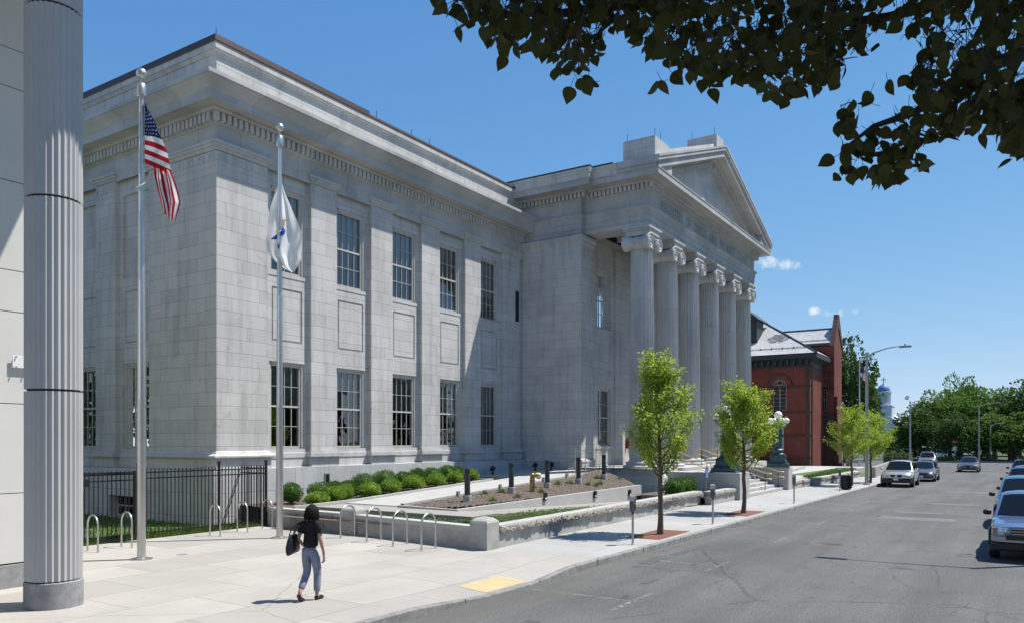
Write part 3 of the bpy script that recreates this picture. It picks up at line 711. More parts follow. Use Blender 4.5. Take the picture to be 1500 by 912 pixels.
# plaza and pavements
def sheet(xs,ys,zf):
    g=MB(); vs=[(x,y(x) if callable(y) else y) for x in xs for y in ys]; m=len(ys)
    g.add([(x,y,zf(x,y)) for x,y in vs],[(i*m+j,(i+1)*m+j,(i+1)*m+j+1,i*m+j+1) for i in range(len(xs)-1) for j in range(m-1)]); return g
def pz(x,y):
    e=y-kerb(x)-.16; 
    return .15-(.15-kz(x))*max(0,1-max(0,e)/1.35)
xp=[-40,-5,0,4,8]+[8+.25*i for i in range(1,37)]+[17.25]
structure(sheet(xp,[lambda x:kerb(x)+.161]+[(lambda x,k=k:kerb(x)+.161+k) for k in (.2,.5,.9,1.35)]+[11.75,14,21.25],pz),'plaza',MT['plaza'])
structure(sheet([17.25+2*i for i in range(0,36)],[lambda x:kerb(x)+.161,12.1],lambda x,y:.15),'pavement',MT['walk'])
structure(sheet([-40,X1],[-9,-1.9],lambda x,y:.15),'opposite_pavement',MT['walk'])
# tactile pad with raised domes
g=MB(); g.add([(x,y,pz(x,y)+.006) for x,y in ((12.5,8.72),(13.95,8.69),(13.95,9.36),(12.5,9.40))],[(0,1,2,3)])
for i in range(22):
    for j in range(10):
        x,y=12.55+.063*i,8.76+.063*j; z=pz(x,y)+.006; g.add([(x-.014,y-.014,z),(x+.014,y-.014,z),(x+.014,y+.014,z),(x-.014,y+.014,z),(x,y,z+.009)],[(0,1,4),(1,2,4),(2,3,4),(3,0,4)])
tag(g.build('tactile_paving',MT['yellow'],origin=(13.2,9.05,.05)),'yellow tactile paving pad at the dropped kerb','tactile paving')
# road markings and patches
g=MB()
for x in (13.45,18.4,24.0,30.0,36.2):
    g.box(x-.05,x+.05,6.1,kerb(x)-.15,.004,.0045); g.box(x-.9,x+.9,6.0,6.1,.0046,.005)
for x,y,w_,l_ in ((44,3.0,2.2,.22),(36.5,3.2,1.5,.25),(33.0,3.3,1.6,.5)): pass
structure(g,'road_marking',MT['marking'])
g=MB()
for x0,x1,y0,y1 in ((33.0,34.3,2.0,4.6),(36.2,36.8,2.6,4.4),(41.8,42.6,1.5,3.5),(52.0,53.1,1.2,3.6)): g.box(x0,x1,y0,y1,.004,.0048)
structure(g,'road_patch',MT['patch'])
g=MB()
def crack(pts,w):
    for i in range(len(pts)-1):
        (x0,y0),(x1,y1)=pts[i],pts[i+1]; d=Vector((y0-y1,x1-x0)).normalized()*w*.36*(.3+R.random())
        g.add([(x0-d.x,y0-d.y,.005),(x1-d.x,y1-d.y,.005),(x1+d.x,y1+d.y,.0051),(x0+d.x,y0+d.y,.0051)],[(0,1,2,3)])
def wander(x,y,ang,n,st=.10):
    p=[(x,y)]; a=ang
    for i in range(int(n*1.5)):
        a=ang+2.4*(R.random()-.5)+.5*sin(i*.4+x); x+=cos(a)*st*(.5+R.random()); y+=sin(a)*st*(.5+R.random()); p.append((x,y))
    return p
for x,y,a,n_,w_ in ((14,5.6,.05,60,.008),(15.2,5.0,.3,25,.01),(20,6.3,-.02,90,.012),(24,5.4,-.1,60,.011),(28,5.0,.05,120,.012),(17.5,4.6,1.3,22,.012),(18.6,3.2,1.7,12,.016),(19,2.9,.2,20,.014),(16.2,3.1,-1.4,18,.008),(30,3.5,.0,60,.012),(40,4.2,0,120,.014),(25,7.2,1.5,6,.01),(22.5,3.6,-.4,22,.01),(13.2,7.0,-1.2,18,.01),(34,6.0,1.5,20,.012),(46,2.0,1.5,25,.013),(60,2,1.4,25,.015)):
    crack(wander(x,y,a,n_),w_)
    if R.random()<.6: crack(wander(x+R.random()*2,y,a+1.0,int(n_*.3)),w_*.7)
structure(g,'road_crack',MT['tar'])
g=MB(); 
for x,y,sx,sy in ((18.4,7.7,1.3,.35),(20.6,7.6,2.2,.25),(15.6,6.6,.7,.14)): g.box(x-sx/2,x+sx/2,y-sy/2,y+sy/2,.0052,.006)
structure(g,'tar_repair',MT['tar'])
g=MB()
for i in range(60):
    a,b=6+1.0*i,7+1.0*i; w0,w1=.35+.9*max(0,1-abs(a-13)/6)+.1*sin(a*2),.35+.9*max(0,1-abs(b-13)/6)+.1*sin(b*2)
    g.add([(a,kerb(a)-.012-w0,.0062),(b,kerb(b)-.012-w1,.0062),(b,kerb(b)-.012,.0064),(a,kerb(a)-.012,.0064)],[(0,1,2,3)])
structure(g,'gutter_grit',MT['grit'])
# lawn beside the wing
g=MB(); g.add([(4,21.25,.13),(17.7,21.25,.13),(17.7,22.8,.11),(4,22.8,.11)],[(0,1,2,3)]); g.add([(-20,22.8,.11),(16.7,22.8,.11),(16.7,46,.11),(-20,46,.11)],[(0,1,2,3)])
structure(g,'lawn',MT['lawn'])
def blades(n,fn,h,w=.012,seed=1):
    r=random.Random(seed); g=MB()
    for i in range(n):
        x,y,z=fn(r); a=r.random()*6.28; hh=h*(.5+r.random()); lx,ly=cos(r.random()*6.28)*hh*.5,sin(r.random()*6.28)*hh*.5
        g.add([(x-cos(a)*w,y-sin(a)*w,z),(x+cos(a)*w,y+sin(a)*w,z),(x+lx,y+ly,z+hh)],[(0,1,2)])
    return g
g=blades(9000,lambda r:(5+12.6*r.random(),21.28+ (r.random()**1.7)*1.4,.12),.13,.012,3)
g2=blades(7000,lambda r:(8+8.6*r.random(),22.5+9*r.random(),.11),.11,.016,4); g.add(g2.v,g2.f)
tag(g.build('grass',MT['grass'],recalc=False),kind='stuff')

# ------------------------------------------------------------------ RAMPS AND PLANTING BEDS
zr=lambda X:.75+max(0,X-19.5)*.0443
zl=lambda X:.72-max(0,X-20.2)*.0375
ramp_m=MT['ramp']
g=MB()
def slab(x0,x1,y0,y1,zf,n=8,t=.5,m=0):
    for i in range(n):
        a,b=x0+(x1-x0)*i/n,x0+(x1-x0)*(i+1)/n
        g.add([(a,y0,zf(a)),(b,y0,zf(b)),(b,y1,zf(b)),(a,y1,zf(a)),(a,y0,zf(a)-t),(b,y0,zf(b)-t),(b,y1,zf(b)-t),(a,y1,zf(a)-t)],
              [(0,1,2,3),(0,1,5,4),(2,3,7,6)]+([(0,3,7,4)] if i==0 else [])+([(1,2,6,5)] if i==n-1 else []),m)
slab(20.2,36.15,17.6,20.22,zr,8); slab(31.2,36.15,20.22,22.7,zr,4)
structure(g,'access_ramp',ramp_m)
g=MB(); slab(18.75,20.2,13.6,20.22,lambda X:.75,1); slab(20.2,34.6,13.6,15.05,zl,8); structure(g,'lower_ramp',MT['path'])
# low kerb walls along the ramps
def wallrun(name,pts,th,ztop,zbot,mat,label,cat,over=0,mcap=None):
    """a low wall along a plan polyline; ztop/zbot functions of x"""
    m=MB()
    pr=[(0,0),(0,1)]
    for (x0,y0),(x1,y1) in zip(pts[:-1],pts[1:]):
        d=Vector((x1-x0,y1-y0)).normalized(); nx,ny=-d.y*th,d.x*th; n=max(1,int(hypot(x1-x0,y1-y0)/2.5))
        for i in range(n):
            a0,b0=x0+(x1-x0)*i/n,y0+(y1-y0)*i/n; a1,b1=x0+(x1-x0)*(i+1)/n,y0+(y1-y0)*(i+1)/n
            m.add([(a0,b0,zbot(a0)),(a1,b1,zbot(a1)),(a1+nx,b1+ny,zbot(a1)),(a0+nx,b0+ny,zbot(a0)),(a0,b0,ztop(a0)),(a1,b1,ztop(a1)),(a1+nx,b1+ny,ztop(a1)),(a0+nx,b0+ny,ztop(a0))],
                  [(4,5,6,7),(0,1,5,4),(2,3,7,6)]+([(0,3,7,4)] if i==0 else [])+([(1,2,6,5)] if i==n-1 else []))
    o=m.build(name,mat,origin=(pts[0][0],pts[0][1],zbot(pts[0][0]))); return tag(o,label,cat)
wallrun('garden_kerb',[(17.9,20.24),(29.6,20.24)],.15,lambda x:zr(x)+.07,lambda x:.3,ramp_m,'pale concrete kerb between the upper ramp and the bed of round shrubs','kerb')
wallrun('garden_kerb',[(29.6,20.4),(29.6,22.6)],.15,lambda x:zr(x)+.06,lambda x:.3,ramp_m,'short dark kerb closing the far end of the shrub bed','kerb')
# planter between the ramps
pz2=lambda x:.88+max(0,x-28)*.004
pl2=thing('ramp_planter',(20.2,15.05,.2),'long concrete planter between the two ramps with bark mulch and small wall lights','planter')
m=MB()
def ring(m,x0,x1,y0,y1,z,t,zf0):
    pass
m.add([(20.0,15.06,.2),(34.5,15.06,.1),(34.5,15.06,pz2(34.5)),(20.0,15.06,.80)],[(0,1,2,3)]); m.add([(20.0,15.06,.80),(34.5,15.06,pz2(34.5)),(34.5,15.24,pz2(34.5)),(20.0,15.24,.80)],[(0,1,2,3)]); m.add([(20.0,15.24,.8),(34.5,15.24,pz2(34.5)),(34.5,15.24,.3),(20.0,15.24,.3)],[(0,1,2,3)])
m.build('front_wall',ramp_m,pl2)
m=MB(); m.add([(20.0,15.062,.6),(20.0,17.6,.6),(20.0,17.6,.83),(20.0,15.062,.80)],[(0,1,2,3)]); m.add([(20.0,15.062,.80),(20.0,17.6,.83),(20.16,17.6,.83),(20.16,15.24,.80)],[(0,1,2,3)]); m.add([(20.16,15.24,.8),(20.16,17.6,.83),(20.16,17.6,.3),(20.16,15.24,.3)],[(0,1,2,3)]); m.build('end_wall',ramp_m,pl2)
m=MB(); n=10
for i in range(n):
    a,b=20.16+16*i/n,20.16+16*(i+1)/n; za,zb_=zr(a)+.10,zr(b)+.10
    m.add([(a,17.46,za),(b,17.46,zb_),(b,17.6,zb_),(a,17.6,za),(a,17.46,.3),(b,17.46,.3),(b,17.6,.3),(a,17.6,.3)],[(0,1,2,3),(0,1,5,4),(2,3,7,6)])
m.build('back_kerb',ramp_m,pl2)
m=MB(); nx_,ny_=150,26; vs=[]
for i in range(nx_+1):
    for j in range(ny_+1):
        x=20.16+14.3*i/nx_; y=15.24+(17.46-15.24)*j/ny_; t=j/ny_; z=(pz2(x)-.03)*(1-t)+(zr(x)+.02)*t+ .10*sin(pi*t)*min(1,(x-20)/4)
        if x>33: z+=.1*(x-33)*t
        vs.append((x,y,z+ (R.random()-.5)*.06))
m.add(vs,[(i*(ny_+1)+j,(i+1)*(ny_+1)+j,(i+1)*(ny_+1)+j+1,i*(ny_+1)+j+1) for i in range(nx_) for j in range(ny_)])
m.build('mulch_fill',MT['mulch'],pl2)
def mulchz(x,y):
    t=(y-15.24)/2.22; return (pz2(x)-.03)*(1-t)+(zr(x)+.02)*t+.10*sin(pi*t)*min(1,(x-20)/4)
for x in (25.45,29.6,33.1):
    l=MB(); l.cbox(x-.11,x+.11,14.99,15.058,zl(x)+.22,zl(x)+.52,.01,0); l.box(x-.06,x+.06,14.985,14.99,zl(x)+.27,zl(x)+.33,1); l.build('wall_light',[MT['black'],MT['whitepaint']],pl2)
for x in (23.2,26.0,29.4,31.5):
    l=MB(); l.box(x-.06,x+.06,17.40,17.5,zr(x)+.10,zr(x)+.22); l.build('kerb_light',MT['grbase'],pl2)
# small tufts in the mulch
for q,(x,y) in enumerate([(22.6,15.5),(24.2,15.5),(26.3,15.75),(24.8,16.6),(23.8,16.7),(30.6,15.9),(31.6,15.8),(29.7,16.3),(32.7,16.5),(34.0,16.0),(29.0,16.5),(31.0,15.7)]):
    g=MB(); r=random.Random(q); z0=mulchz(x,y)-.02
    for i in range(130):
        a=r.random()*6.28; rr=.16*r.random(); h=.10+.14*r.random(); l=.12*r.random()
        bx,by=x+rr*cos(a),y+rr*sin(a); b2=a+1.57
        g.add([(bx-cos(b2)*.008,by-sin(b2)*.008,z0),(bx+cos(b2)*.008,by+sin(b2)*.008,z0),(bx+l*cos(a),by+l*sin(a),z0+h)],[(0,1,2)])
    o=g.build('grass_tuft',MT['grass'],origin=(x,y,z0),recalc=False)
    tag(o,'small green grass tuft planted in the bark mulch between the ramps','tuft','tufts in the ramp planter')
# shrub bed along the wing
g=MB(); nx_,ny_=110,18; vs=[]
for i in range(nx_+1):
    for j in range(ny_+1):
        x=17.6+12*i/nx_; y=20.39+(22.68-20.39)*j/ny_; vs.append((x,y,zr(x)-.02+.05*j/ny_+(R.random()-.5)*.05))
g.add(vs,[(i*(ny_+1)+j,(i+1)*(ny_+1)+j,(i+1)*(ny_+1)+j+1,i*(ny_+1)+j+1) for i in range(nx_) for j in range(ny_)])
tag(g.build('mulch',MT['mulch']),kind='stuff')
# ground-cover strips
g=MB(); 
def strip(x0,x1,y0,y1,zf):
    n=40
    for i in range(n):
        a,b=x0+(x1-x0)*i/n,x0+(x1-x0)*(i+1)/n; g.add([(a,y0,zf(a)),(b,y0,zf(b)),(b,y1,zf(b)),(a,y1,zf(a))],[(0,1,2,3)])
gz=lambda x:min(.60,zl(x)-.06)
strip(17.1,18.75,12.0,20.24,lambda x:.56); strip(18.75,33.6,11.9,13.6,gz); strip(33.6,37.28,11.6,15.03,lambda x:.5)
structure(g,'planting_soil',MT['mulch'])
def cover(n,fn,seed):
    r=random.Random(seed); g=MB()
    for i in range(n):
        x,y,z=fn(r); s=.03+.03*r.random(); a=r.random()*6.28; t=r.random()*1.0-.2
        u=Vector((cos(a),sin(a),t*.5)).normalized()*s; v=Vector((-sin(a),cos(a),.3*(r.random()-.3))).normalized()*s*.7; c=Vector((x,y,z))
        g.add([c-u,c+v,c+u,c-v],[(0,1,2,3)])
    return g
g=cover(3200,lambda r:(17.3+1.4*r.random()**.6,12.3+7.5*r.random(),.58+.10*r.random()**2),5); g2=cover(7500,lambda r:((lambda x:(x,11.95+1.6*r.random(),gz(x)+.04+.10*r.random()))(18+15.3*r.random()**1.25)),6); g.add(g2.v,g2.f)
tag(g.build('ground_cover',MT['weeds'],recalc=False),kind='stuff')

# ------------------------------------------------------------------ LOW WALLS AND POSTS
def coarse(mb,x0,x1,y0,yb,z0,z1,seed,cut=.12):
    """split-faced coping stone: rough street face, sawn top"""
    r=random.Random(seed); nx=max(8,int((x1-x0)/.05)); nz=6; vs=[]
    for i in range(nx+1):
        for j in range(nz+1):
            t=j/nz; o=-cut*(.55+.45*sin(pi*min(1,t*1.05)))*(.6+.7*r.random()) if 0<j<nz else (-cut*.15 if j==nz else -cut*.35*r.random())
            if i in (0,nx): o*=.35
            vs.append((x0+(x1-x0)*i/nx,y0+o,z0+(z1-z0)*t+(0 if j==nz else (r.random()-.5)*.02)))
    mb.add(vs,[(i*(nz+1)+j,(i+1)*(nz+1)+j,(i+1)*(nz+1)+j+1,i*(nz+1)+j+1) for i in range(nx) for j in range(nz)],0)
    mb.add([(x0,y0-cut*.15,z1),(x1,y0-cut*.15,z1),(x1,yb,z1),(x0,yb,z1),(x0,y0,z0),(x1,y0,z0),(x1,yb,z0),(x0,yb,z0)],[(0,1,2,3),(4,5,6,7),(2,3,7,6)],1)
    mb.add([(x0,y0,z0),(x0,yb,z0),(x0,yb,z1),(x0,y0-cut*.15,z1),(x1,y0,z0),(x1,yb,z0),(x1,yb,z1),(x1,y0-cut*.15,z1)],[(0,1,2,3),(4,5,6,7)],0)
def street_wall(x0,x1,y0,y1,zt,label,n):
    t=thing('garden_wall',(x0,y0,.15),label,'wall')
    m=MB(); yf=lambda x:y0+(y1-y0)*(x-x0)/(x1-x0)
    m.add([(x0,yf(x0),.1),(x1,yf(x1),.1),(x1,yf(x1),zt-.23),(x0,yf(x0),zt-.23)],[(0,1,2,3)]); m.add([(x0,yf(x0)+.3,.1),(x1,yf(x1)+.3,.1),(x1,yf(x1)+.3,zt-.2),(x0,yf(x0)+.3,zt-.2)],[(0,1,2,3)])
    m.add([(x0,yf(x0),.1),(x0,yf(x0)+.3,.1),(x0,yf(x0)+.3,zt-.2),(x0,yf(x0),zt-.2)],[(0,1,2,3)])
    m.build('wall_face',MT['conc'],t)
    for i in range(n):
        a,b=x0+(x1-x0)*i/n+.006,x0+(x1-x0)*(i+1)/n-.006
        c=MB(); coarse(c,a,b,yf(a)-.025,yf(a)+.36,zt-.23,zt,int(a*100),.075); c.build('coping_stone',[MT['rough'],MT['gran']],t)
    return t
street_wall(17.2,33.9,11.60,11.95,.76,'long low wall with rough split-stone coping beside the pavement and the two small trees',9)
street_wall(33.9,37.28,11.45,11.4,.74,'short low wall with rough coping ending at the near stair cheek block',2)
street_wall(47.7,51.8,11.2,11.0,.62,'short low rough-coped wall just past the far stair cheek block',2)
street_wall(51.9,66,10.75,10.4,.66,'far low rough-coped wall behind the litter bin and the lamp pole',6)
t=thing('plaza_wall',(16.65,12.1,.15),'plain low concrete wall running from the corner post along the plaza bike racks','wall')
def seg(p0,p1,th,z0,z1,nm,mat,par):
    m=MB(); d=Vector((p1[0]-p0[0],p1[1]-p0[1])).normalized(); nx,ny=d.y*th,-d.x*th
    q=[p0,p1,(p1[0]+nx,p1[1]+ny),(p0[0]+nx,p0[1]+ny)]; m.prism(q,z0,z1); return m.build(nm,mat,par)
seg((16.68,12.05),(17.35,16.95),.32,.1,.62,'wall_face',MT['conc'],t); seg((16.66,12.05),(17.33,16.95),.36,.621,.75,'coping_stone',MT['gran'],t)
seg((17.45,17.45),(17.62,21.3),.32,.1,.62,'wall_face',MT['conc'],t); seg((17.43,17.45),(17.60,21.3),.36,.621,.75,'coping_stone',MT['gran'],t)
def stone_post(x,y,w_,label,rz=0):
    m=MB(); h=.86; p=[(x,y),(x+w_,y),(x+w_,y+w_),(x,y+w_)]; m.prism(p,.1,h)
    c=(x+w_/2,y+w_/2); rings=[]
    for k,(s_,z) in enumerate(((1,h),(.9,h+.05),(.6,h+.11),(.2,h+.145))): rings.append([(c[0]+(a-c[0])*s_,c[1]+(b-c[1])*s_,z) for a,b in p])
    vs=[q for r_ in rings for q in r_]; m.add(vs,[(k*4+i,k*4+(i+1)%4,(k+1)*4+(i+1)%4,(k+1)*4+i) for k in range(3) for i in range(4)]+[(12,13,14,15)])
    return tag(m.build('wall_post',MT['conc'],origin=(x,y,.15),smooth=25),label,'post')
stone_post(16.60,11.55,.56,'concrete corner post with low domed top where the plaza wall meets the rough-coped wall')
stone_post(17.25,16.92,.55,'concrete post with low domed top in the middle of the plaza wall behind the racks')

# glass guard on the upper ramp
t=thing('glass_guard',(32.5,17.55,1.4),'clear glass guard rail with slim metal top rail beside the upper ramp','guard rail')
m=MB(); m.add([(32.5,17.528,1.42),(36.6,17.528,1.42),(36.6,17.528,2.62),(32.5,17.528,2.62)],[(0,1,2,3)]); m.build('glass_panel',MT['clear'],t)
m=MB(); m.box(32.47,36.63,17.515,17.541,2.52,2.545); m.box(32.46,32.49,17.51,17.545,1.35,2.66); m.box(36.6,36.63,17.51,17.545,1.35,2.66); m.build('top_rail',MT['steel'],t)
for x in (33.5,34.6,35.6):
    m=MB(); m.box(x-.006,x+.006,17.505,17.55,1.35,2.62); m.build('post',MT['steel'],t)
m=MB(); 
for i in range(12): m.box(31.9+.4*i,31.92+.4*i,17.57,17.6,1.25,1.75)
m.tube([(31.9,17.585,1.72),(36.3,17.585,1.9)],.012,6); m.build('baluster',MT['galv'],t)
# porch lower landing slab edge
# bollard lights
def bollard(x,y,label):
    z=mulchz(x,y)-.03; t=thing('bollard_light',(x,y,z),label,'bollard light','bollard lights between the ramps')
    m=MB(); m.lathe([(.15,0),(.15,.24),(.14,.25)],x,y,20,cz=z); m.build('footing',MT['conc'],t,smooth=40)
    m=MB(); m.lathe([(.10,.25),(.10,1.16),(.096,1.18),(.0,1.185)],x,y,20,cz=z); m.build('post',MT['bronze'],t,smooth=40)
    m=MB(); m.lathe([(.101,1.04),(.101,1.10)],x,y,20,cz=z,cap=False); m.build('light_slot',MT['black'],t)
for x,y,l in ((21.8,16.0,'grey cylindrical bollard light nearest the shrubs, leftmost of the row in the mulch'),(24.9,16.2,'grey cylindrical bollard light just left of the brass standpipe'),(27.6,16.2,'grey cylindrical bollard light just right of the brass standpipe'),(30.3,16.2,'grey cylindrical bollard light in front of the left end of the glass guard'),(33.0,16.3,'grey cylindrical bollard light in front of the right end of the glass guard')): bollard(x,y,l)
# standpipe
x,y=26.1,16.0; z=mulchz(x,y)-.02; t=thing('fire_standpipe',(x,y,z),'brass fire department standpipe in the mulch between the ramps','standpipe')
m=MB(); m.lathe([(.10,0),(.10,.42),(.115,.43),(.115,.48),(.09,.49)],x,y,16,cz=z); m.build('riser',MT['brass'],t,smooth=40)
m=MB(); m.tube([(x,y,z+.45),(x,y,z+.58),(x+.05,y-.04,z+.66),(x+.16,y-.14,z+.68),(x+.24,y-.2,z+.66)],[.10,.10,.10,.09,.09],12); m.sphere((x,y,z+.66),.1,12,8); m.build('elbow',MT['brass'],t,smooth=50)
for s_ in (-1,1):
    m=MB(); m.tube([(x+.14,y-.12+s_*.02,z+.64),(x+.2+.06*s_,y-.2+.06*s_,z+.56)],[.06,.07],12); m.build('hose_outlet',MT['chrome'],t,smooth=50)
# ground floodlights against the building
def flood(x,y,z,rz,label):
    t=thing('flood_light',(x,y,z),label,'floodlight','floodlights at the foot of the wall',rz)
    m=MB(); m.obox((0,0,.05),.12,.12,.1); m.tube([(0,0,.05),(0,0,.2)],.02,6); m.build('bracket',MT['black'],t,local=True)
    m=MB(); m.obox((0,0,.27),.34,.14,.22,0,rx=.5); m.obox((0,.05,.30),.36,.03,.25,0,rx=.5); m.build('housing',MT['black'],t,local=True)
flood(32.4,22.2,zr(32.4),.2,'black floodlight by itself on the landing below the last wing pilaster')
flood(35.2,21.4,zr(35.2),.9,'left one of two black floodlights at the foot of the porch side wall'); flood(35.6,20.7,zr(35.6),-.4,'right one of two black floodlights at the foot of the porch side wall')

# ------------------------------------------------------------------ IRON FENCE
fe=thing('iron_fence',(4,21.25,.13),'black iron picket fence with a gate around the lawn','fence')
def picket_run(p0,p1,zt,nm='fence_panel',base=.2,sp=.125):
    d=Vector((p1[0]-p0[0],p1[1]-p0[1])); n=max(1,int(d.length/sp)); ang=atan2(d.y,d.x); m=MB()
    for i in range(n):
        t=(i+.5)/n; m.obox((p0[0]+d.x*t,p0[1]+d.y*t,(base+zt)/2),.022,.022,zt-base,ang)
    for z in (zt-.10,zt-.27,base+.12): m.obox(((p0[0]+p1[0])/2,(p0[1]+p1[1])/2,z),d.length,.032,.036,ang)
    return m.build(nm,MT['black'],fe)
def fpost(x,y,h,w_=.07): 
    m=MB(); m.box(x-w_/2,x+w_/2,y-w_/2,y+w_/2,.1,h); m.box(x-w_/2-.012,x+w_/2+.012,y-w_/2-.012,y+w_/2+.012,h,h+.03); m.build('post',MT['black'],fe)
FYY=21.35; ZT=2.18
px_=[4.2,6.6,9.0,11.3,13.05,15.75,17.6]
for i,x in enumerate(px_): fpost(x,FYY,ZT+.14,.09 if i in (3,4) else .065)
for i in range(len(px_)-1):
    if i==3: continue
    picket_run((px_[i]+.05,FYY),(px_[i+1]-.05,FYY),ZT)
picket_run((17.6,FYY+.05),(17.6,22.66),ZT)
gt=picket_run((11.42,FYY),(12.95,FYY),ZT-.03,'gate'); m=MB()
for x in (11.40,12.93): m.box(x-.025,x+.025,FYY-.03,FYY+.03,.25,ZT-.04)
m.box(11.425,12.905,FYY-.03,FYY+.03,ZT-.12,ZT-.06); m.box(11.425,12.905,FYY-.03,FYY+.03,.25,.3); m.build('gate_frame',MT['black'],gt)
for x in (11.36,): 
    m=MB(); m.box(x-.04,x+.2,FYY-.06,FYY+.06,1.75,1.95); m.build('latch',MT['black'],gt)
# ------------------------------------------------------------------ NEIGHBOURING BUILDING (near left)
nb=thing('office_building',(7,16.4,.15),'pale panel-clad building at the left edge with one big fluted round column in front','building')
WX=8.25
m=MB(); m.box(-14,WX-.02,16.44,30,.1,14.5); m.build('wall_core',MT['panelgap'],nb)
m=MB(); zs=[.62,1.98,3.72,5.5,6.3,8.03,9.85,10.6,12.3,14.4]; xb=[WX-2.9*i for i in range(8)]
for z0,z1 in zip(zs[:-1],zs[1:]):
    for a,b in zip(xb[1:],xb[:-1]): m.cbox(a+.007,b-.007,16.40,16.5,z0+.008,z1-.008,.004)
    for k in range(5): m.cbox(WX-.1,WX,16.51+2.6*k,16.51+2.6*k+2.58,z0+.008,z1-.008,.004)
m.build('wall_panel',MT['panel'],nb)
m=MB(); m.cbox(-14,WX+.02,16.36,16.6,.1,.6,.01); m.box(WX-.2,WX+.02,16.6,29.9,.1,.6); m.build('base_course',MT['grbase'],nb)
m=MB(); m.box(-14,9.85,11.75,16.9,13.2,16.4); m.box(-14,8.2,16.9,30,14.5,14.7); m.build('portico_roof',MT['panel'],nb)
for cx_,nm in ((7.02,''),(1.5,''),(-4,'')):
    cy_=14.03
    m=MB(); fl=lambda r,a:r*(1-.075*abs(sin(a*15))**1.1)
    drum=[.60,3.86,7.13,10.40,13.2]
    for z0,z1 in zip(drum[:-1],drum[1:]): m.lathe([(.445,z0+.02),(.445,z1-.02)],cx_,cy_,270,rfun=fl)
    col=m.build('column',MT['fluted'],nb,smooth=30)
    m=MB(); 
    for z in drum[1:-1]: m.lathe([(.40,z-.02),(.40,z+.02)],cx_,cy_,40,cap=False)
    m.build('joint_ring',MT['panelgap'],col)
    m=MB(); m.lathe([(.455,.1),(.455,.585),(.44,.60)],cx_,cy_,48); m.build('base_block',MT['grbase'],col,smooth=30)
t=thing('wall_plaque',(7.55,16.38,5.0),'small blank white plaque on four bolts on the panel wall behind the fluted column','plaque')
m=MB(); m.cbox(7.40,7.74,16.33,16.345,4.42,4.66,.004); m.build('plate',MT['whitepaint'],t)
m=MB()
for x in (7.46,7.68):
    for z in (4.64,4.435): m.box(x-.008,x+.008,16.31,16.40,z-.008,z+.008); m.box(x-.012,x+.012,16.305,16.309,z-.03,z+.012)
build_each(m,'bolt',MT['galv'],t)

# ------------------------------------------------------------------ FLAGPOLES
def flagpole(x,y,h,label,r0=.098,r1=.054):
    t=thing('flagpole',(x,y,.15),label,'flagpole','flagpoles on the plaza')
    m=MB(); m.lathe([(r0,0),(r0,3.2),(r0*.9,5),(r1*1.15,h-2),(r1,h-.75)],x,y,24,cz=.15); m.build('pole',MT['steel'],t,smooth=40)
    m=MB(); m.lathe([(r0+.16,0),(r0+.16,.02),(r0+.05,.045),(r0,.06)],x,y,28,cz=.15); m.build('base_collar',MT['steel'],t,smooth=40)
    m=MB(); m.lathe([(r1+.03,h-.75),(r1+.05,h-.72),(r1+.05,h-.45),(r1+.03,h-.42),(.02,h-.4)],x,y,18,cz=.15); m.build('truck',MT['steel'],t,smooth=40)
    m=MB(); m.lathe([(.022,h-.42),(.022,h-.22)],x,y,8,cz=.15); m.sphere((x,y,h-.02),.125,20,12); m.build('ball_finial',MT['steel'],t,smooth=60)
    m=MB(); zz=9.3
    m.tube([(x+(r1+.05)*cos(a),y+(r1+.05)*sin(a),zz-.18*(.5-.5*cos(a))-.05) for a in [2*pi*i/16 for i in range(17)]],.014,5)
    m.tube([(x-.08,y-.05,h-.4),(x-.085,y-.055,4)],.005,4); m.build('halyard',MT['whitepaint'],t)
    return t
flagpole(10.9,17.72,11.85,'steel flagpole nearest the fluted column, flying the striped flag'); flagpole(15.5,18.2,12.2,'steel flagpole beside the corner of the plaza wall, flying the white flag')

# ------------------------------------------------------------------ BICYCLE RACKS
def rack(x,y,rz,hw,label,first=[None]):
    r_=.024
    if first[0] is None:
        t=thing('bike_rack',(x,y,.15),label,'bike rack','hooped bike racks on the plaza',rz)
        m=MB(); H=.94; w_=.26; p=[(-w_,0,0),(-w_,0,H-w_)]+[(-w_*cos(a),0,H-w_+w_*sin(a)) for a in [pi*i/14 for i in range(1,14)]]+[(w_,0,H-w_),(w_,0,0)]
        m.tube(p,r_,12); m.build('hoop',MT['steel'],t,local=True,smooth=60)
        for s_ in (-w_,w_):
            m=MB(); m.lathe([(.055,0),(.055,.008),(.03,.012)],s_,0,16); m.build('floor_plate',MT['galv'],t,local=True)
        first[0]=t; t.scale=(hw/.26,1,1)
    else:
        t=dup(first[0],(x,y,.15),rz,label); t.scale=(hw/.26,1,1)
    return t
RL=['hooped steel bike rack nearest the fluted column','hooped steel bike rack just left of the nearer flagpole','hooped steel bike rack in front of the fence gate corner post','hooped steel bike rack second from the plaza wall end by the fence','hooped steel bike rack beside the fence end and farther flagpole']
for (x,y),l in zip(((10.97,20.0),(11.93,20.08),(14.8,20.25),(15.9,20.4),(16.95,20.5)),RL): rack(x,y,pi/2,.245,l)
RL=['hooped steel bike rack in front of the middle wall post, left of it','hooped steel bike rack just right of the middle wall post','hooped steel bike rack second from the corner post along the plaza wall','hooped steel bike rack nearest the domed corner post of the plaza wall']
for (x,y),l in zip(((16.75,16.68),(16.5,15.4),(16.25,14.2),(16.0,13.0)),RL): rack(x,y,.04,.31,l)
m=MB(); m.lathe([(.13,0),(.13,.005),(.0,.006)],11.9,17.6,20,cz=.15); tag(m.build('cleanout_cover',MT['galv'],origin=(11.9,17.6,.15)),'small round metal cover in the plaza beside the nearer flagpole','cover')

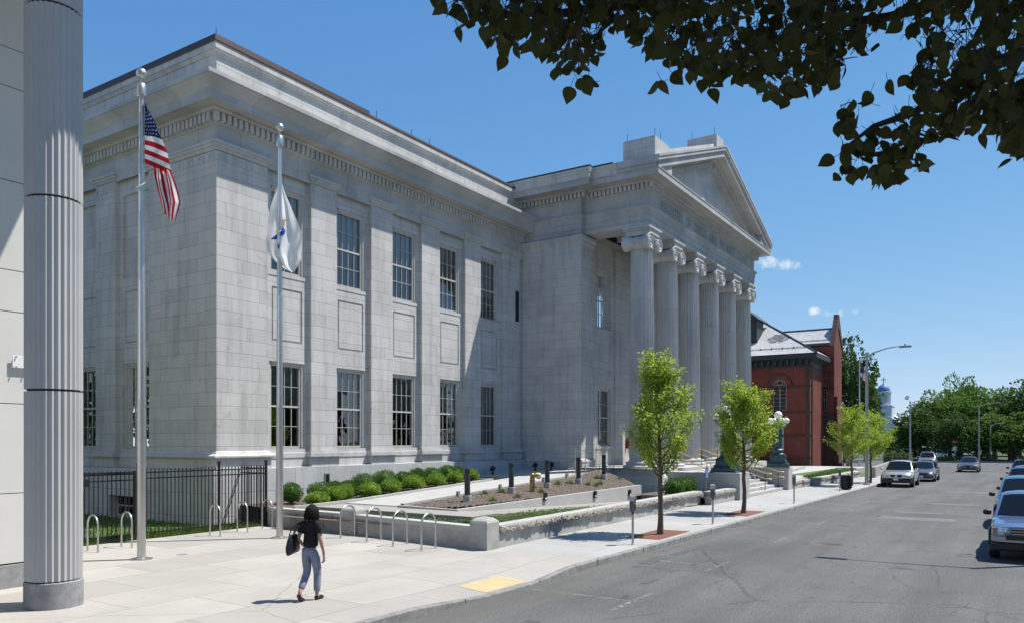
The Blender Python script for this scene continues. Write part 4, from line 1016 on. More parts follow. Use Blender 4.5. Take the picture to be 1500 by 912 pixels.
# ------------------------------------------------------------------ PARKING METERS
def meter(x,y,label,first=[None]):
    if first[0] is None:
        t=thing('parking_meter',(x,y,.15),label,'parking meter','parking meters along the kerb')
        m=MB(); m.lathe([(.032,0),(.032,.88)],x,y,14,cz=.15); m.lathe([(.05,0),(.05,.02),(.033,.03)],x,y,14,cz=.15); m.build('pole',MT['galv'],t,smooth=40)
        m=MB(); m.lathe([(.036,.84),(.036,.90)],x,y,14,cz=.15); m.build('collar',MT['red'],t)
        m=MB(); z=1.05; m.prism([(-.055,0),(.055,0),(.085,.06),(.085,.30),(-.085,.30),(-.085,.06)],-.06,.06,ax='y'); m.v=[(a+x,b+y,c+z) for a,b,c in m.v]; m.build('housing',MT['meter'],t)
        m=MB(); m.prism([(-.095,.30),(.095,.30),(.095,.36),(.06,.43),(.0,.465),(-.06,.43),(-.095,.36)],-.07,.07,ax='y'); m.v=[(a+x,b+y,c+z) for a,b,c in m.v]; m.build('dome',MT['galv'],t)
        m=MB(); m.box(x-.05,x+.05,y-.074,y-.071,z+.32,z+.38); m.box(x-.06,x+.06,y-.064,y-.061,z+.08,z+.2); m.build('display',MT['dark'],t)
        first[0]=t; t.rotation_euler[2]=.0
    else: dup(first[0],(x,y,.15),0,label)
for x,y,l in ((19.8,8.9,'grey parking meter on the pavement just left of the nearest small tree'),(26.2,8.8,'grey parking meter on the pavement between the two small trees'),(36.8,8.58,'grey parking meter on the pavement in front of the far stair cheek block'),(47.2,8.5,'grey parking meter on the pavement next to the black litter bin')): meter(x,y,l)

# ------------------------------------------------------------------ ACCESS SIGN, LITTER BIN, LAMP POSTS
t=thing('access_sign',(36.5,12.6,.5),'blue wheelchair-access sign on a thin post beside the near stair cheek block','sign')
m=MB(); m.lathe([(.03,0),(.03,1.15)],36.5,12.6,10,cz=.45); m.build('post',MT['galv'],t)
m=MB(); m.cbox(36.32,36.68,12.55,12.565,1.2,1.72,.005); m.build('sign_plate',MT['sign_blue'],t)
m=MB(); m.lathe_y([(.032,12.545),(.032,12.549)],36.5,1.62,12); m.obox((36.48,12.547,1.53),.035,.004,.14); m.obox((36.53,12.547,1.48),.10,.004,.03); m.obox((36.58,12.547,1.44),.03,.004,.09)
pp=[(36.48+.075*cos(a),12.547,1.43+.075*sin(a)) for a in [pi*.8+1.55*pi*i/12*.75 for i in range(13)]]; m.tube(pp,.011,5); m.box(36.4,36.6,12.545,12.549,1.26,1.29); m.build('wheelchair_symbol',MT['whitepaint'],t)
t=thing('litter_bin',(48.8,8.45,.15),'black cylindrical litter bin on the pavement by the lamp pole','litter bin')
m=MB(); m.lathe([(.25,0.03),(.29,.10),(.30,.78),(.32,.80),(.32,.84),(.27,.85)],48.8,8.45,24,cz=.15); 
for i in range(24): a=2*pi*i/24; m.obox((48.8+.305*cos(a),8.45+.305*sin(a),.58),.02,.03,.66,a)
m.build('body',MT['black'],t); m=MB(); m.lathe([(.24,.851),(.2,.70),(.02,.69)],48.8,8.45,20,cz=.15,cap=False); m.build('liner',MT['dark'],t)
def globe_lamp(x,y,label,first=[None]):
    z0=1.452
    if first[0] is None:
        t=thing('globe_lamp_post',(x,y,z0),label,'lamp post','ornate globe lamp posts on the stair cheek blocks')
        m=MB()
        for w_,a,b in ((.66,.0,.07),(.60,.071,.22),(.5,.221,.30),(.42,.301,.62),(.46,.621,.68),(.38,.681,.74)): m.cbox(x-w_,x+w_,y-w_,y+w_,z0+a,z0+b,.02)
        for i in range(4):
            a=pi/4+i*pi/2; m.sphere((x+.72*cos(a),y+.72*sin(a),z0+.09),.11,8,6); m.tube([(x+.70*cos(a),y+.70*sin(a),z0+.12),(x+.6*cos(a),y+.6*sin(a),z0+.35),(x+.45*cos(a),y+.45*sin(a),z0+.5)],[.09,.06,.04],6)
        m.build('pedestal',MT['teal'],t)
        m=MB(); fl=lambda r,a:r*(1-.06*abs(sin(a*8)))
        m.lathe([(.36,.74),(.38,.78),(.30,.84),(.30,.98),(.34,1.02),(.27,1.08)],x,y,32,cz=z0); m.lathe([(.235,1.08),(.24,1.5),(.205,2.35)],x,y,64,cz=z0,rfun=fl); m.lathe([(.205,2.35),(.26,2.38),(.24,2.42),(.3,2.5),(.34,2.56),(.2,2.6),(.12,2.62),(.09,2.78),(.13,2.80),(.13,2.86)],x,y,32,cz=z0); m.build('shaft',MT['teal'],t,smooth=35)
        m=MB(); m.sphere((x,y,z0+3.06),.235,24,16); m.build('globe',MT['globe'],t,smooth=80)
        for i in range(4):
            a=i*pi/2+.45; c_,s_=cos(a),sin(a); m=MB()
            m.tube([(x+.15*c_,y+.15*s_,z0+2.45),(x+.3*c_,y+.3*s_,z0+2.36),(x+.46*c_,y+.46*s_,z0+2.42),(x+.5*c_,y+.5*s_,z0+2.52)],[.05,.04,.04,.05],8); m.lathe([(.03,2.48),(.11,2.54),(.11,2.57)],x+.5*c_,y+.5*s_,12,cz=z0); b=m.build('arm',MT['teal'],t,smooth=40)
            m=MB(); m.sphere((x+.5*c_,y+.5*s_,z0+2.73),.175,20,12); m.build('globe',MT['globe'],b,smooth=80)
        first[0]=t
    else: dup(first[0],(x,y,z0),.2,label)
globe_lamp(38.1,12.1,'teal globe lamp post on the near stair cheek block, half hidden by a tree'); globe_lamp(47.15,11.9,'teal lamp post with white globes on the far stair cheek block before the brick building')

def street_lamp(x,y,h,arm,label,rz=-pi/2,z=.15,flood_=False,group=None):
    t=thing('street_lamp',(x,y,z),label,'street lamp',group,rz)
    m=MB(); m.lathe([(.14,0),(.135,.1),(.12,.4),(.075,h)],0,0,16); m.cbox(-.19,.19,-.19,.19,0,.1,.02); m.build('pole',MT['galv'],t,local=True,smooth=40)
    m=MB(); m.tube([(0,0,h-.25),(arm*.25,0,h-.02),(arm*.6,0,h+.2),(arm*.85,0,h+.26),(arm,0,h+.27)],[.05,.045,.04,.035,.03],8); m.build('arm',MT['galv'],t,local=True,smooth=60)
    m=MB(); m.cbox(arm-.1,arm+.62,-.13,.13,h+.18,h+.30,.04); m.lathe([(.05,.30),(.05,.40),(.03,.42)],arm+.25,0,10,cz=h); m.build('lamp_head',MT['grbase'],t,local=True,smooth=40)
    if flood_:
        m=MB(); m.obox((-.35,0,h+.45),.35,.5,.45,.3,ry=.4); m.tube([(0,0,h-.05),(-.2,0,h+.2),(-.3,0,h+.3)],.03,6); m.build('spotlight',MT['globe'],t,local=True)
    return t
street_lamp(55.2,8.3,8.6,2.0,'tall galvanised street lamp with curved arm standing by the litter bin')
street_lamp(25.7,-3.3,11.1,2.75,'tall street lamp on the opposite pavement reaching over the parked pickup',rz=pi/2)
street_lamp(110,11.5,8.0,3.0,'distant street lamp with a square spotlight, at the crossing behind the silver off-roader',flood_=True,z=0)
street_lamp(125,4.6,7.9,2.0,'distant pole lamp in front of the park trees, left of two thin poles',z=0); street_lamp(127,3.3,5.2,1.2,'distant short pole lamp in front of the park trees, right of two thin poles',z=0)
street_lamp(150,17.6,7.0,2.6,'distant street lamp in front of the white church',z=0)

# ------------------------------------------------------------------ TREE PITS
for x,y,l in ((22.4,9.2,'brick tree pit at the foot of the nearest small tree'),(30.75,9.1,'brick tree pit at the foot of the second small tree')):
    m=MB(); m.box(x-1.25,x+1.25,y-.52,y+.52,.12,.158); m.lathe([(.2,.159),(.0,.162)],x,y,14,m=1,cap=False); tag(m.build('tree_pit',[MT['pit'],MT['mulch']],origin=(x,y,.15)),l,'tree pit')
for x,y in ((21.6,10.1),(29.5,10.2),(34.8,9.6),(45.5,9.2)):
    m=MB(); m.lathe([(.11,0),(.11,.004),(0,.005)],x,y,14,cz=.15); tag(m.build('valve_cover',MT['grbase'],origin=(x,y,.15)),'small round valve cover set flush in the concrete pavement','cover','valve covers in the pavement')
# ------------------------------------------------------------------ TREES AND SHRUBS
def leafquad(mb,c,d,n,l,w,fold=.25):
    """one folded leaf: c base, d direction, n normal"""
    s=d.cross(n).normalized(); m_=c+d*l*.5
    mb.add([c,m_+s*w/2+n*fold*w,c+d*l,m_-s*w/2+n*fold*w],[(0,1,2),(0,2,3)])
def rv(r): 
    while True:
        v=Vector((r.uniform(-1,1),r.uniform(-1,1),r.uniform(-1,1)))
        if .05<v.length<1: return v
def young_tree(x,y,h,cw,label,seed,nl=3600,clear=.28):
    r=random.Random(seed); t=thing('young_tree',(x,y,.15),label,'tree','young street trees')
    z0=.15; m=MB(); k=10; lean=r.uniform(-.05,.05)
    tr=[(x+lean*h*(i/k)**2+.02*sin(i*1.7+seed),y+.02*cos(i*2.1),z0+h*.86*i/k) for i in range(k+1)]
    m.tube(tr,[.075*(1-i/k)**.8+.012+.02*max(0,1-i*1.5) for i in range(k+1)],10); tips=[]
    nb_=30
    for i in range(nb_):
        u=clear+(.80-clear)*(i/nb_); b=Vector(tr[0]).lerp(Vector(tr[-1]),u/.86*1.0 if u<.86 else 1)
        b=Vector((x+lean*h*(u/.86)**2,y,z0+h*u)); a=i*2.4+r.uniform(-.4,.4)
        v=(.6+.4*(u-clear)/(.44-clear)) if u<.44 else max(.14,1-(u-.44)/.46*.9); reach=cw/2*max(.22,v)*r.uniform(.75,1.15)
        up=h*(.13+.12*r.random()); pts=[]
        for q in range(6):
            s_=q/5; pts.append(b+Vector((cos(a)*reach*s_**.8,sin(a)*reach*s_**.8,up*s_**1.35+.02*r.uniform(-1,1))))
        m.tube(pts,[.026*(1-.85*q/5)*(1.3-u*.6) for q in range(6)],6,cap=False); tips.append(pts)
        for w_ in range(3):
            st=pts[2+w_%3]; a2=a+r.uniform(-1.1,1.1); L2=reach*r.uniform(.25,.5); p2=[st+Vector((cos(a2)*L2*s_,sin(a2)*L2*s_,L2*.8*s_)) for s_ in (0,.5,1)]
            m.tube(p2,[.01,.007,.004],5,cap=False); tips.append(p2)
    tips.append([Vector(p) for p in tr[-4:]])
    top=Vector(tr[-1])
    for i in range(5):
        a=i*1.3+r.random(); tips.append([top-Vector((0,0,.5)),top+Vector((.12*cos(a),.12*sin(a),-.1)),top+Vector((.25*cos(a),.25*sin(a),h*.05*r.uniform(.3,2.4)))])
    m.build('trunk',MT['bark'],t,smooth=50)
    f=MB()
    for i in range(nl):
        p=tips[r.randrange(len(tips))]; s_=r.random()**.65*(len(p)-1); j=min(int(s_),len(p)-2); c=p[j].lerp(p[j+1],s_-j)
        if len(p)>4 and s_<1.2 and r.random()<.85: continue
        off=rv(r)*.19; c=c+off; d=(off.normalized()*.8+rv(r)*.7+Vector((0,0,-.15))).normalized(); n=(Vector((0,0,1))+rv(r)*.8).normalized()
        if abs(d.dot(n))>.95: continue
        l=r.uniform(.07,.125); leafquad(f,c,d,n,l,l*.66)
    f.build('crown',MT['leaf_young'],t,recalc=False)
    return t
young_tree(22.4,9.15,5.7,2.0,'young bright green street tree nearest the camera in a brick pit',21,9000)
young_tree(30.75,9.07,5.35,2.5,'young bright green street tree in a brick pit before the stairs',36,11500)
young_tree(53.4,8.9,5.2,2.9,'young bright green street tree left of the tall lamp pole',51,8000)
young_tree(58.2,8.5,5.0,2.9,'young bright green street tree right of the tall lamp pole',66,8000)

def shrub(x,y,z,w_,h,mat,label,group,seed,ls,nl=1500,proto={}):
    key=mat.name
    r=random.Random(seed); f=MB()
    ph=[r.random()*6 for _ in range(4)]
    lump=lambda a,t:1+.09*sin(3*a+ph[0])*cos(2*t+ph[1])+.06*sin(5*a+ph[2])*cos(4*t)
    for i in range(nl):
        v=rv(r).normalized(); 
        if v.z<-.75: continue
        a=atan2(v.y,v.x); t=math.asin(v.z); k=lump(a,t)*(r.uniform(.80,1.04) if r.random()<.8 else r.uniform(.5,.8))
        c=Vector((x+v.x*k*w_/2,y+v.y*k*w_/2,z+h*.5+v.z*k*h*.5)); d=(v*.8+rv(r)*.8).normalized(); n=(v+rv(r)*.9).normalized()
        if abs(d.dot(n))>.95: continue
        l=ls*r.uniform(.7,1.3); leafquad(f,c,d,n,l,l*.6)
    f.sphere((x,y,z+h*.5),.80,18,12,sc=(w_/2,w_/2,h*.5),fn=lump)
    t=thing('round_shrub' if 'box' in key else 'light_shrub',(x,y,z-.03),label,'shrub',group)
    f.build('foliage',mat,t,recalc=False)
    m=MB()
    for i in range(6): a=i*1.05; m.tube([(x,y,z-.05),(x+.06*cos(a),y+.06*sin(a),z+.1),(x+w_*.3*cos(a),y+w_*.3*sin(a),z+h*.6)],[.02,.015,.006],5)
    m.build('stem',MT['bark'],t); return t
DK=[(19.0,21.7,.72,.76),(20.4,21.7,1.0,.66),(21.35,22.0,.75,.62),(21.9,21.8,.8,.6),(22.65,21.7,.95,.82),(24.0,21.8,1.05,.84),(25.1,21.8,.75,.7),(25.8,22.0,.85,.6),(26.4,22.1,.75,.75),(27.15,21.9,.85,.72),(28.3,21.9,.9,.74),(29.2,22.1,.85,.62)]
LT=[(19.4,20.8,.95,.48),(20.3,20.85,.8,.6),(20.9,20.95,.7,.62),(22.1,20.85,.95,.6),(23.3,20.85,.92,.6),(24.75,20.9,1.0,.66),(26.2,20.9,.95,.62),(27.6,20.95,.8,.6),(28.9,21.0,.8,.6)]
ordn=['first','second','third','fourth','fifth','sixth','seventh','eighth','ninth','tenth','eleventh','twelfth']
for i,(x,y,w_,h) in enumerate(DK):
    shrub(x,y,zr(x)+.0,w_,h,MT['box_dark'],f'dark green clipped round shrub, {ordn[i]} from the flagpole in the back row along the wall','dark round shrubs along the wing',100+i,.045,4200)
for i,(x,y,w_,h) in enumerate(LT):
    shrub(x,y,zr(x)+.0,w_*.86,h*.88,MT['box_light'],f'lime green loose shrub, {ordn[i]} from the flagpole in the front row by the ramp','lime shrubs beside the ramp',200+i,.06,2400)
for i,(x,l) in enumerate(((33.3,'nearest the small tree'),(34.5,'in the middle of three'),(35.6,'nearest the access sign'))):
    shrub(x,13.0+.1*i,.5,.95,.8,MT['box_dark'],f'dark green round shrub below the column base, {l}','dark shrubs below the first column',300+i,.06,2200)

# ---- far trees: three crowns, reused with their own size and turn
def crown(seed,nl,ls,mat_,shape=1.0):
    r=random.Random(seed); f=MB(); lobes=[]
    for i in range(34):
        v=rv(r).normalized(); 
        if v.z<-.55: v.z*=-.6
        k=r.uniform(.45,.86); lobes.append((Vector((v.x*k,v.y*k,v.z*k*shape)),r.uniform(.22,.42)))
    lobes.append((Vector((0,0,0)),.55))
    for i in range(nl):
        c,rad=lobes[r.randrange(len(lobes))]; v=rv(r).normalized(); p=c+v*rad*r.uniform(.72,1.05)
        p+=rv(r)*.04; d=(v+rv(r)).normalized(); n=(v+rv(r)*.7+Vector((0,0,.4))).normalized()
        if abs(d.dot(n))>.95: continue
        l=ls*r.uniform(.6,1.4); leafquad(f,p,d,n,l,l*.75)
    return f
FAR=[]
for i,(mt,sh) in enumerate((('leaf_far',1.0),('leaf_far2',1.15),('leaf_far',1.3))):
    t=thing('park_tree',(0,0,0),'','tree','trees beyond the crossing')
    f=crown(400+i,9000,.085,MT[mt],sh); f.v=[(a*4,b*4,c*4.6+5.2) for a,b,c in f.v]; f.build('crown',MT[mt],t,recalc=False)
    m=MB(); m.tube([(0,0,-.3),(.1,0,1.5),(0,.1,3.5),(.1,.1,6.5)],[.36,.28,.24,.12],9)
    for a in range(5): m.tube([(0,0,2.6+.3*a),(1.1*cos(a*1.3),1.1*sin(a*1.3),4.6+.2*a),(2.3*cos(a*1.3),2.3*sin(a*1.3),6.4)],[.14,.09,.04],6)
    m.build('trunk',MT['bark'],t); FAR.append(t)
usedf=set()
def far_tree(k,x,y,top,w_,label,rz):
    s=top/ (5.2+4.6*(1,1.15,1.3)[k]*.97); sc=(w_/8,w_/8,s)
    if k not in usedf: usedf.add(k); o=FAR[k]; o.location=(x,y,0); o.rotation_euler=(0,0,rz); o['label']=label; o.scale=sc; return o
    return dup(FAR[k],(x,y,0),rz,label,sc)
FT=[(1,118,20.5,16.6,9,'tall dark tree behind the gable of the brick building'),(1,123,18.7,10.5,4.4,'lower dark tree right of the brick gable, left of the church tower'),
(1,137,13.0,8.0,8,'dark tree at the left end of the park, behind the spotlight lamp'),(0,143,11.6,10.6,8,'medium tree second from the left end of the park'),(2,146,9.4,11.5,8,'medium light tree left of the tallest park tree'),(2,151,8.0,14.6,7,'tallest tree of the park with a narrow top'),
(0,141,5.4,10.6,9,'broad tree just right of the tallest park tree'),(2,152,3.4,12.2,9,'full tree in the right half of the park'),(0,141,1.0,10.3,9,'broad tree fourth from the right edge of the park'),(1,135,-1.2,11.2,9,'dark tree at the right picture edge of the park'),
(1,129,7.4,6.8,8,'low dark tree in front of the tallest park tree, by the stop sign'),(2,131,3.6,7.2,8.5,'low tree in the front row of the park behind the two thin poles'),(0,130,.4,6.6,8,'low tree in the front row of the park near the right edge'),(0,131,-5,10,9,'tree of the park just outside the right edge'),
(0,155,19.5,4.0,9,'low green tree below the church gable'),(1,165,17.5,5.0,8,'low dark tree right of the church front'),(2,160,27,8,8,'green tree left of the church tower'),(1,180,12.5,9,14,'dark tree far behind the car park'),(1,190,6,10,16,'dark tree far behind the middle of the park'),(0,185,0,10,16,'tree far behind the right of the park'),(1,150,26,9,10,'dark tree far behind the brick building'),(0,205,23,6,10,'small far tree beside the church'),(1,215,19,5.5,12,'small dark far tree right of the church')]
for i,(k,x,y,top,w_,l) in enumerate(FT): far_tree(k,x,y,top,w_,l,i*1.7)
# trees on the opposite side of the street (behind the camera's right), mirrored in the windows
for i,(x,y,top,w_,l) in enumerate(((-6,-12,11,10,'street tree on the opposite side, behind the viewpoint'),(14,-14,12,11,'street tree on the opposite side, right of the viewpoint'),(32,-13,11,10,'street tree on the opposite side, level with the wing'),(50,-14,12,11,'street tree on the opposite side, level with the porch'),(68,-12,11,10,'street tree on the opposite side, past the porch'),(84,-11,11,10,'street tree on the opposite side near the crossing'))): far_tree(i%3,x,y,top,w_,l,i*2.2)
for x,y,top,w_,l in ((-6,40,11,10,'unseen tree added to darken the end windows, nearest the office building'),(4,47,12,11,'unseen tree added to darken the end windows, nearest the courthouse'),(-16,36,11,10,'unseen tree added to darken the end windows, farthest left')): far_tree(1,x,y,top,w_,l,x)  # unseen trees, added to keep bright sky out of the end-wall window reflections
# low plants on the island beyond the crossing
def hedge(x,y,l_,w_,h,label,mat,seed,rz=pi/2):
    r=random.Random(seed); t=thing('low_hedge',(x,y,0),label,'hedge',None,rz); f=MB()
    for i in range(int(900*l_/3)):
        u=r.uniform(-1,1); v=rv(r).normalized(); c=Vector((u*l_/2,v.y*w_/2,h*.45+v.z*h*.55*(.8+.2*sin(u*9+seed)))); d=(v+rv(r)).normalized(); n=rv(r).normalized()
        if abs(d.dot(n))>.95 or c.z<0: continue
        leafquad(f,c,d,n,.22,.16)
    f.build('foliage',mat,t,local=True,recalc=False); m=MB(); m.cbox(-l_/2,l_/2,-w_*.3,w_*.3,0,h*.5,.1); m.build('stem',MT['bark'],t,local=True)
hedge(127,8.5,6,1.8,.7,'low yellow-green planting on the island below the stop sign',MT['box_light'],1); hedge(127,3.6,2.2,1.8,1.3,'grey-green bush on the island by the two thin poles',MT['leaf_far'],2); hedge(127.5,6,2,1.4,.9,'small bush on the island behind the oncoming car',MT['weeds'],3); hedge(118,13.8,3.5,2,1.7,'loose green bush behind the silver off-roader by the spotlight lamp',MT['weeds'],4)
hedge(127,-2,4,1.6,.8,'low planting on the island at the right picture edge',MT['leaf_far'],5)
# ------------------------------------------------------------------ OVERHANGING TREE (near right)
r=random.Random(77)
ot=thing('overhanging_tree',(3.2,-3.4,.15),'dark leafy pear tree overhead, its heart-shaped leaves hanging into the top right','tree')
tb=MB(); f=MB()
F_=1143.; cT,sT=.8387,.5446
def ray(u,v,d): 
    q=(u-750)/F_; return Vector((d*(cT+sT*q),d*(sT-cT*q),3+d*(645-v)/F_))
def heart(c,d,n,l,curl):
    """pear leaf: rounded base, drawn-out tip, slightly cupped"""
    s=d.cross(n).normalized(); n=s.cross(d)
    prof=[(0,.0),(.06,.24),(.2,.40),(.38,.43),(.56,.36),(.74,.22),(.88,.09),(1,0)]
    mid=[c+d*l*t-n*curl*l*t*t for t,_ in prof]; a=[mid[i]+s*w_*l+n*.12*w_*l for i,(t,w_) in enumerate(prof)]; b=[mid[i]-s*w_*l+n*.12*w_*l for i,(t,w_) in enumerate(prof)]
    k=len(prof); f.add(mid+a+b,[(i,k+i,k+i+1,i+1) for i in range(k-1)]+[(i,i+1,2*k+i+1,2*k+i) for i in range(k-1)])
tb.tube([(3.2,-3.4,.1),(3.25,-3.3,1.5),(3.4,-3.1,3.2),(3.7,-2.6,5.0),(4.2,-2.0,6.6),(4.6,-1.4,8.4)],[.19,.16,.15,.12,.09,.05],12)
H=Vector((3.7,-2.6,5.0))
limbs=[]
def limb(pts,r0,r1):
    p=[Vector(q) for q in pts]; k=len(p); tb.tube(p,[r0+(r1-r0)*i/(k-1) for i in range(k)],7); limbs.append(p); return p
limb([(3.75,-2.5,5.2),ray(1480,-120,4.3),ray(1300,-60,4.4),ray(1120,-20,4.3),ray(960,0,4.2),ray(820,20,4.1),ray(740,20,4.0),ray(650,-8,3.95)],.06,.006)
limb([(3.7,-2.6,5.0),ray(1560,60,4.2),ray(1450,95,4.2),ray(1390,130,4.15),ray(1340,165,4.1),ray(1280,185,4.05),ray(1240,215,4.0)],.05,.006)
limb([(3.75,-2.5,5.1),ray(1520,-60,4.8),ray(1400,0,4.9),ray(1300,25,4.9),ray(1200,40,4.8),ray(1100,70,4.7),ray(1020,90,4.6)],.05,.006)
limb([ray(1300,-60,4.4),ray(1240,-20,4.4),ray(1180,30,4.3),ray(1150,80,4.2)],.02,.005)
limb([ray(960,0,4.2),ray(900,30,4.1),ray(850,70,4.05)],.012,.004)
limb([ray(1450,95,4.2),ray(1470,150,4.2),ray(1490,200,4.2)],.015,.004)
def tw(p,q):
    m_=(p+q)/2+rv(r)*.04; tb.tube([p,m_,q],[.0034,.0028,.002],4,cap=False)
def leaf_at(c,size=None):
    d=(Vector((0,0,-1))*r.uniform(.35,1.0)+rv(r)*.85).normalized(); n=rv(r).normalized()
    if abs(d.dot(n))>.85: n=d.orthogonal().normalized()
    l=size or r.uniform(.045,.094); st=c-d*r.uniform(.03,.05)+rv(r)*.015
    tb.tube([st,c],[.0016,.0016],3,cap=False); heart(c,d,n,l,r.uniform(-.1,.35)); return st
# foliage volume: clusters of leaves about twigs, thinning to the hanging edge
low=[(630,2),(650,14),(672,30),(690,52),(720,50),(750,80),(770,78),(800,92),(830,118),(850,110),(880,60),(905,45),(930,66),(960,100),(985,100),(1010,108),(1040,130),(1070,118),(1110,138),(1150,142),(1190,132),(1230,118),(1260,92),(1275,70),(1290,60),(1330,70),(1350,150),(1375,215),(1420,208),(1455,190),(1475,225),(1500,240),(1560,240)]
def lowv(u):
    for (a,b),(c,d) in zip(low[:-1],low[1:]):
        if a<=u<=c: return b+(d-b)*(u-a)/(c-a)
    return 0
n_=0
while n_<900:
    u=r.uniform(632,1560); lv=lowv(u)-14; v=r.uniform(-170,lv)
    if v<-10 and r.random()<.35: continue
    if 1228<u<1345 and 55<v<175: continue
    if 1275<u<1330 and 0<v<60 and r.random()<.8: continue
    if 1395<u<1420 and 30<v<95 and r.random()<.7: continue
    c=ray(u,v,r.uniform(3.5,4.9)); n_+=1; st=leaf_at(c)
    k=r.randrange(2,5)
    sts=[st]
    for i in range(k): sts.append(leaf_at(c+rv(r)*.085))
    hub=sum(sts,Vector())/len(sts)+Vector((0,0,.03))
    for s_ in sts: tb.tube([s_,hub],[.0018,.002],3,cap=False)
    if r.random()<.8: tw(hub,hub+Vector((r.uniform(-.12,.16),r.uniform(-.12,.08),r.uniform(.05,.18))))
# lower right spray
for i in range(120):
    t=r.random(); u=1232+t*270; v=205+28*sin(t*7)-t*45+r.uniform(-55,48)*(1-.25*t)
    if u>1420 and v>225: continue
    c=ray(u,v,r.uniform(3.8,4.3)); st=leaf_at(c,r.uniform(.06,.09)); leaf_at(c+rv(r)*.07,r.uniform(.06,.09))
    if r.random()<.35: tw(st,ray(u+r.uniform(4,16),v-r.uniform(4,14),4.1))
for u,v in ((836,135),(873,128),(862,118),(968,125),(966,132),(1276,143),(1277,160),(1300,126),(1040,138),(1150,150),(1178,138),(1226,122),(640,8),(684,44),(707,46),(1243,180),(1222,238),(1270,258),(1286,250),(1236,232)): leaf_at(ray(u,v-8,4.0),.09)
# canopy above, which shades the hanging leaves
for i in range(7000):
    v=rv(r); c=Vector((5.4+v.x*3.6,-1.0+v.y*3.4,7.9+v.z*1.5))
    if c.z<6.5+.10*(c.x-3): continue
    d=rv(r).normalized(); n=(Vector((0,0,1))+rv(r)*.5).normalized()
    if abs(d.dot(n))>.9: continue
    leafquad(f,c,d,n,.26,.22,.1)
for i in range(14):
    a=i*.45; tb.tube([(4.0,-2.2,5.8+i*.12),(5.2+1.2*cos(a),-1.2+1.2*sin(a),7.2),(5.4+3*cos(a),-1+2.8*sin(a),8.0)],[.04,.025,.01],6)
tb.build('trunk',MT['bark_near'],ot,smooth=60); f.build('crown',MT['leaf_near'],ot,recalc=False)
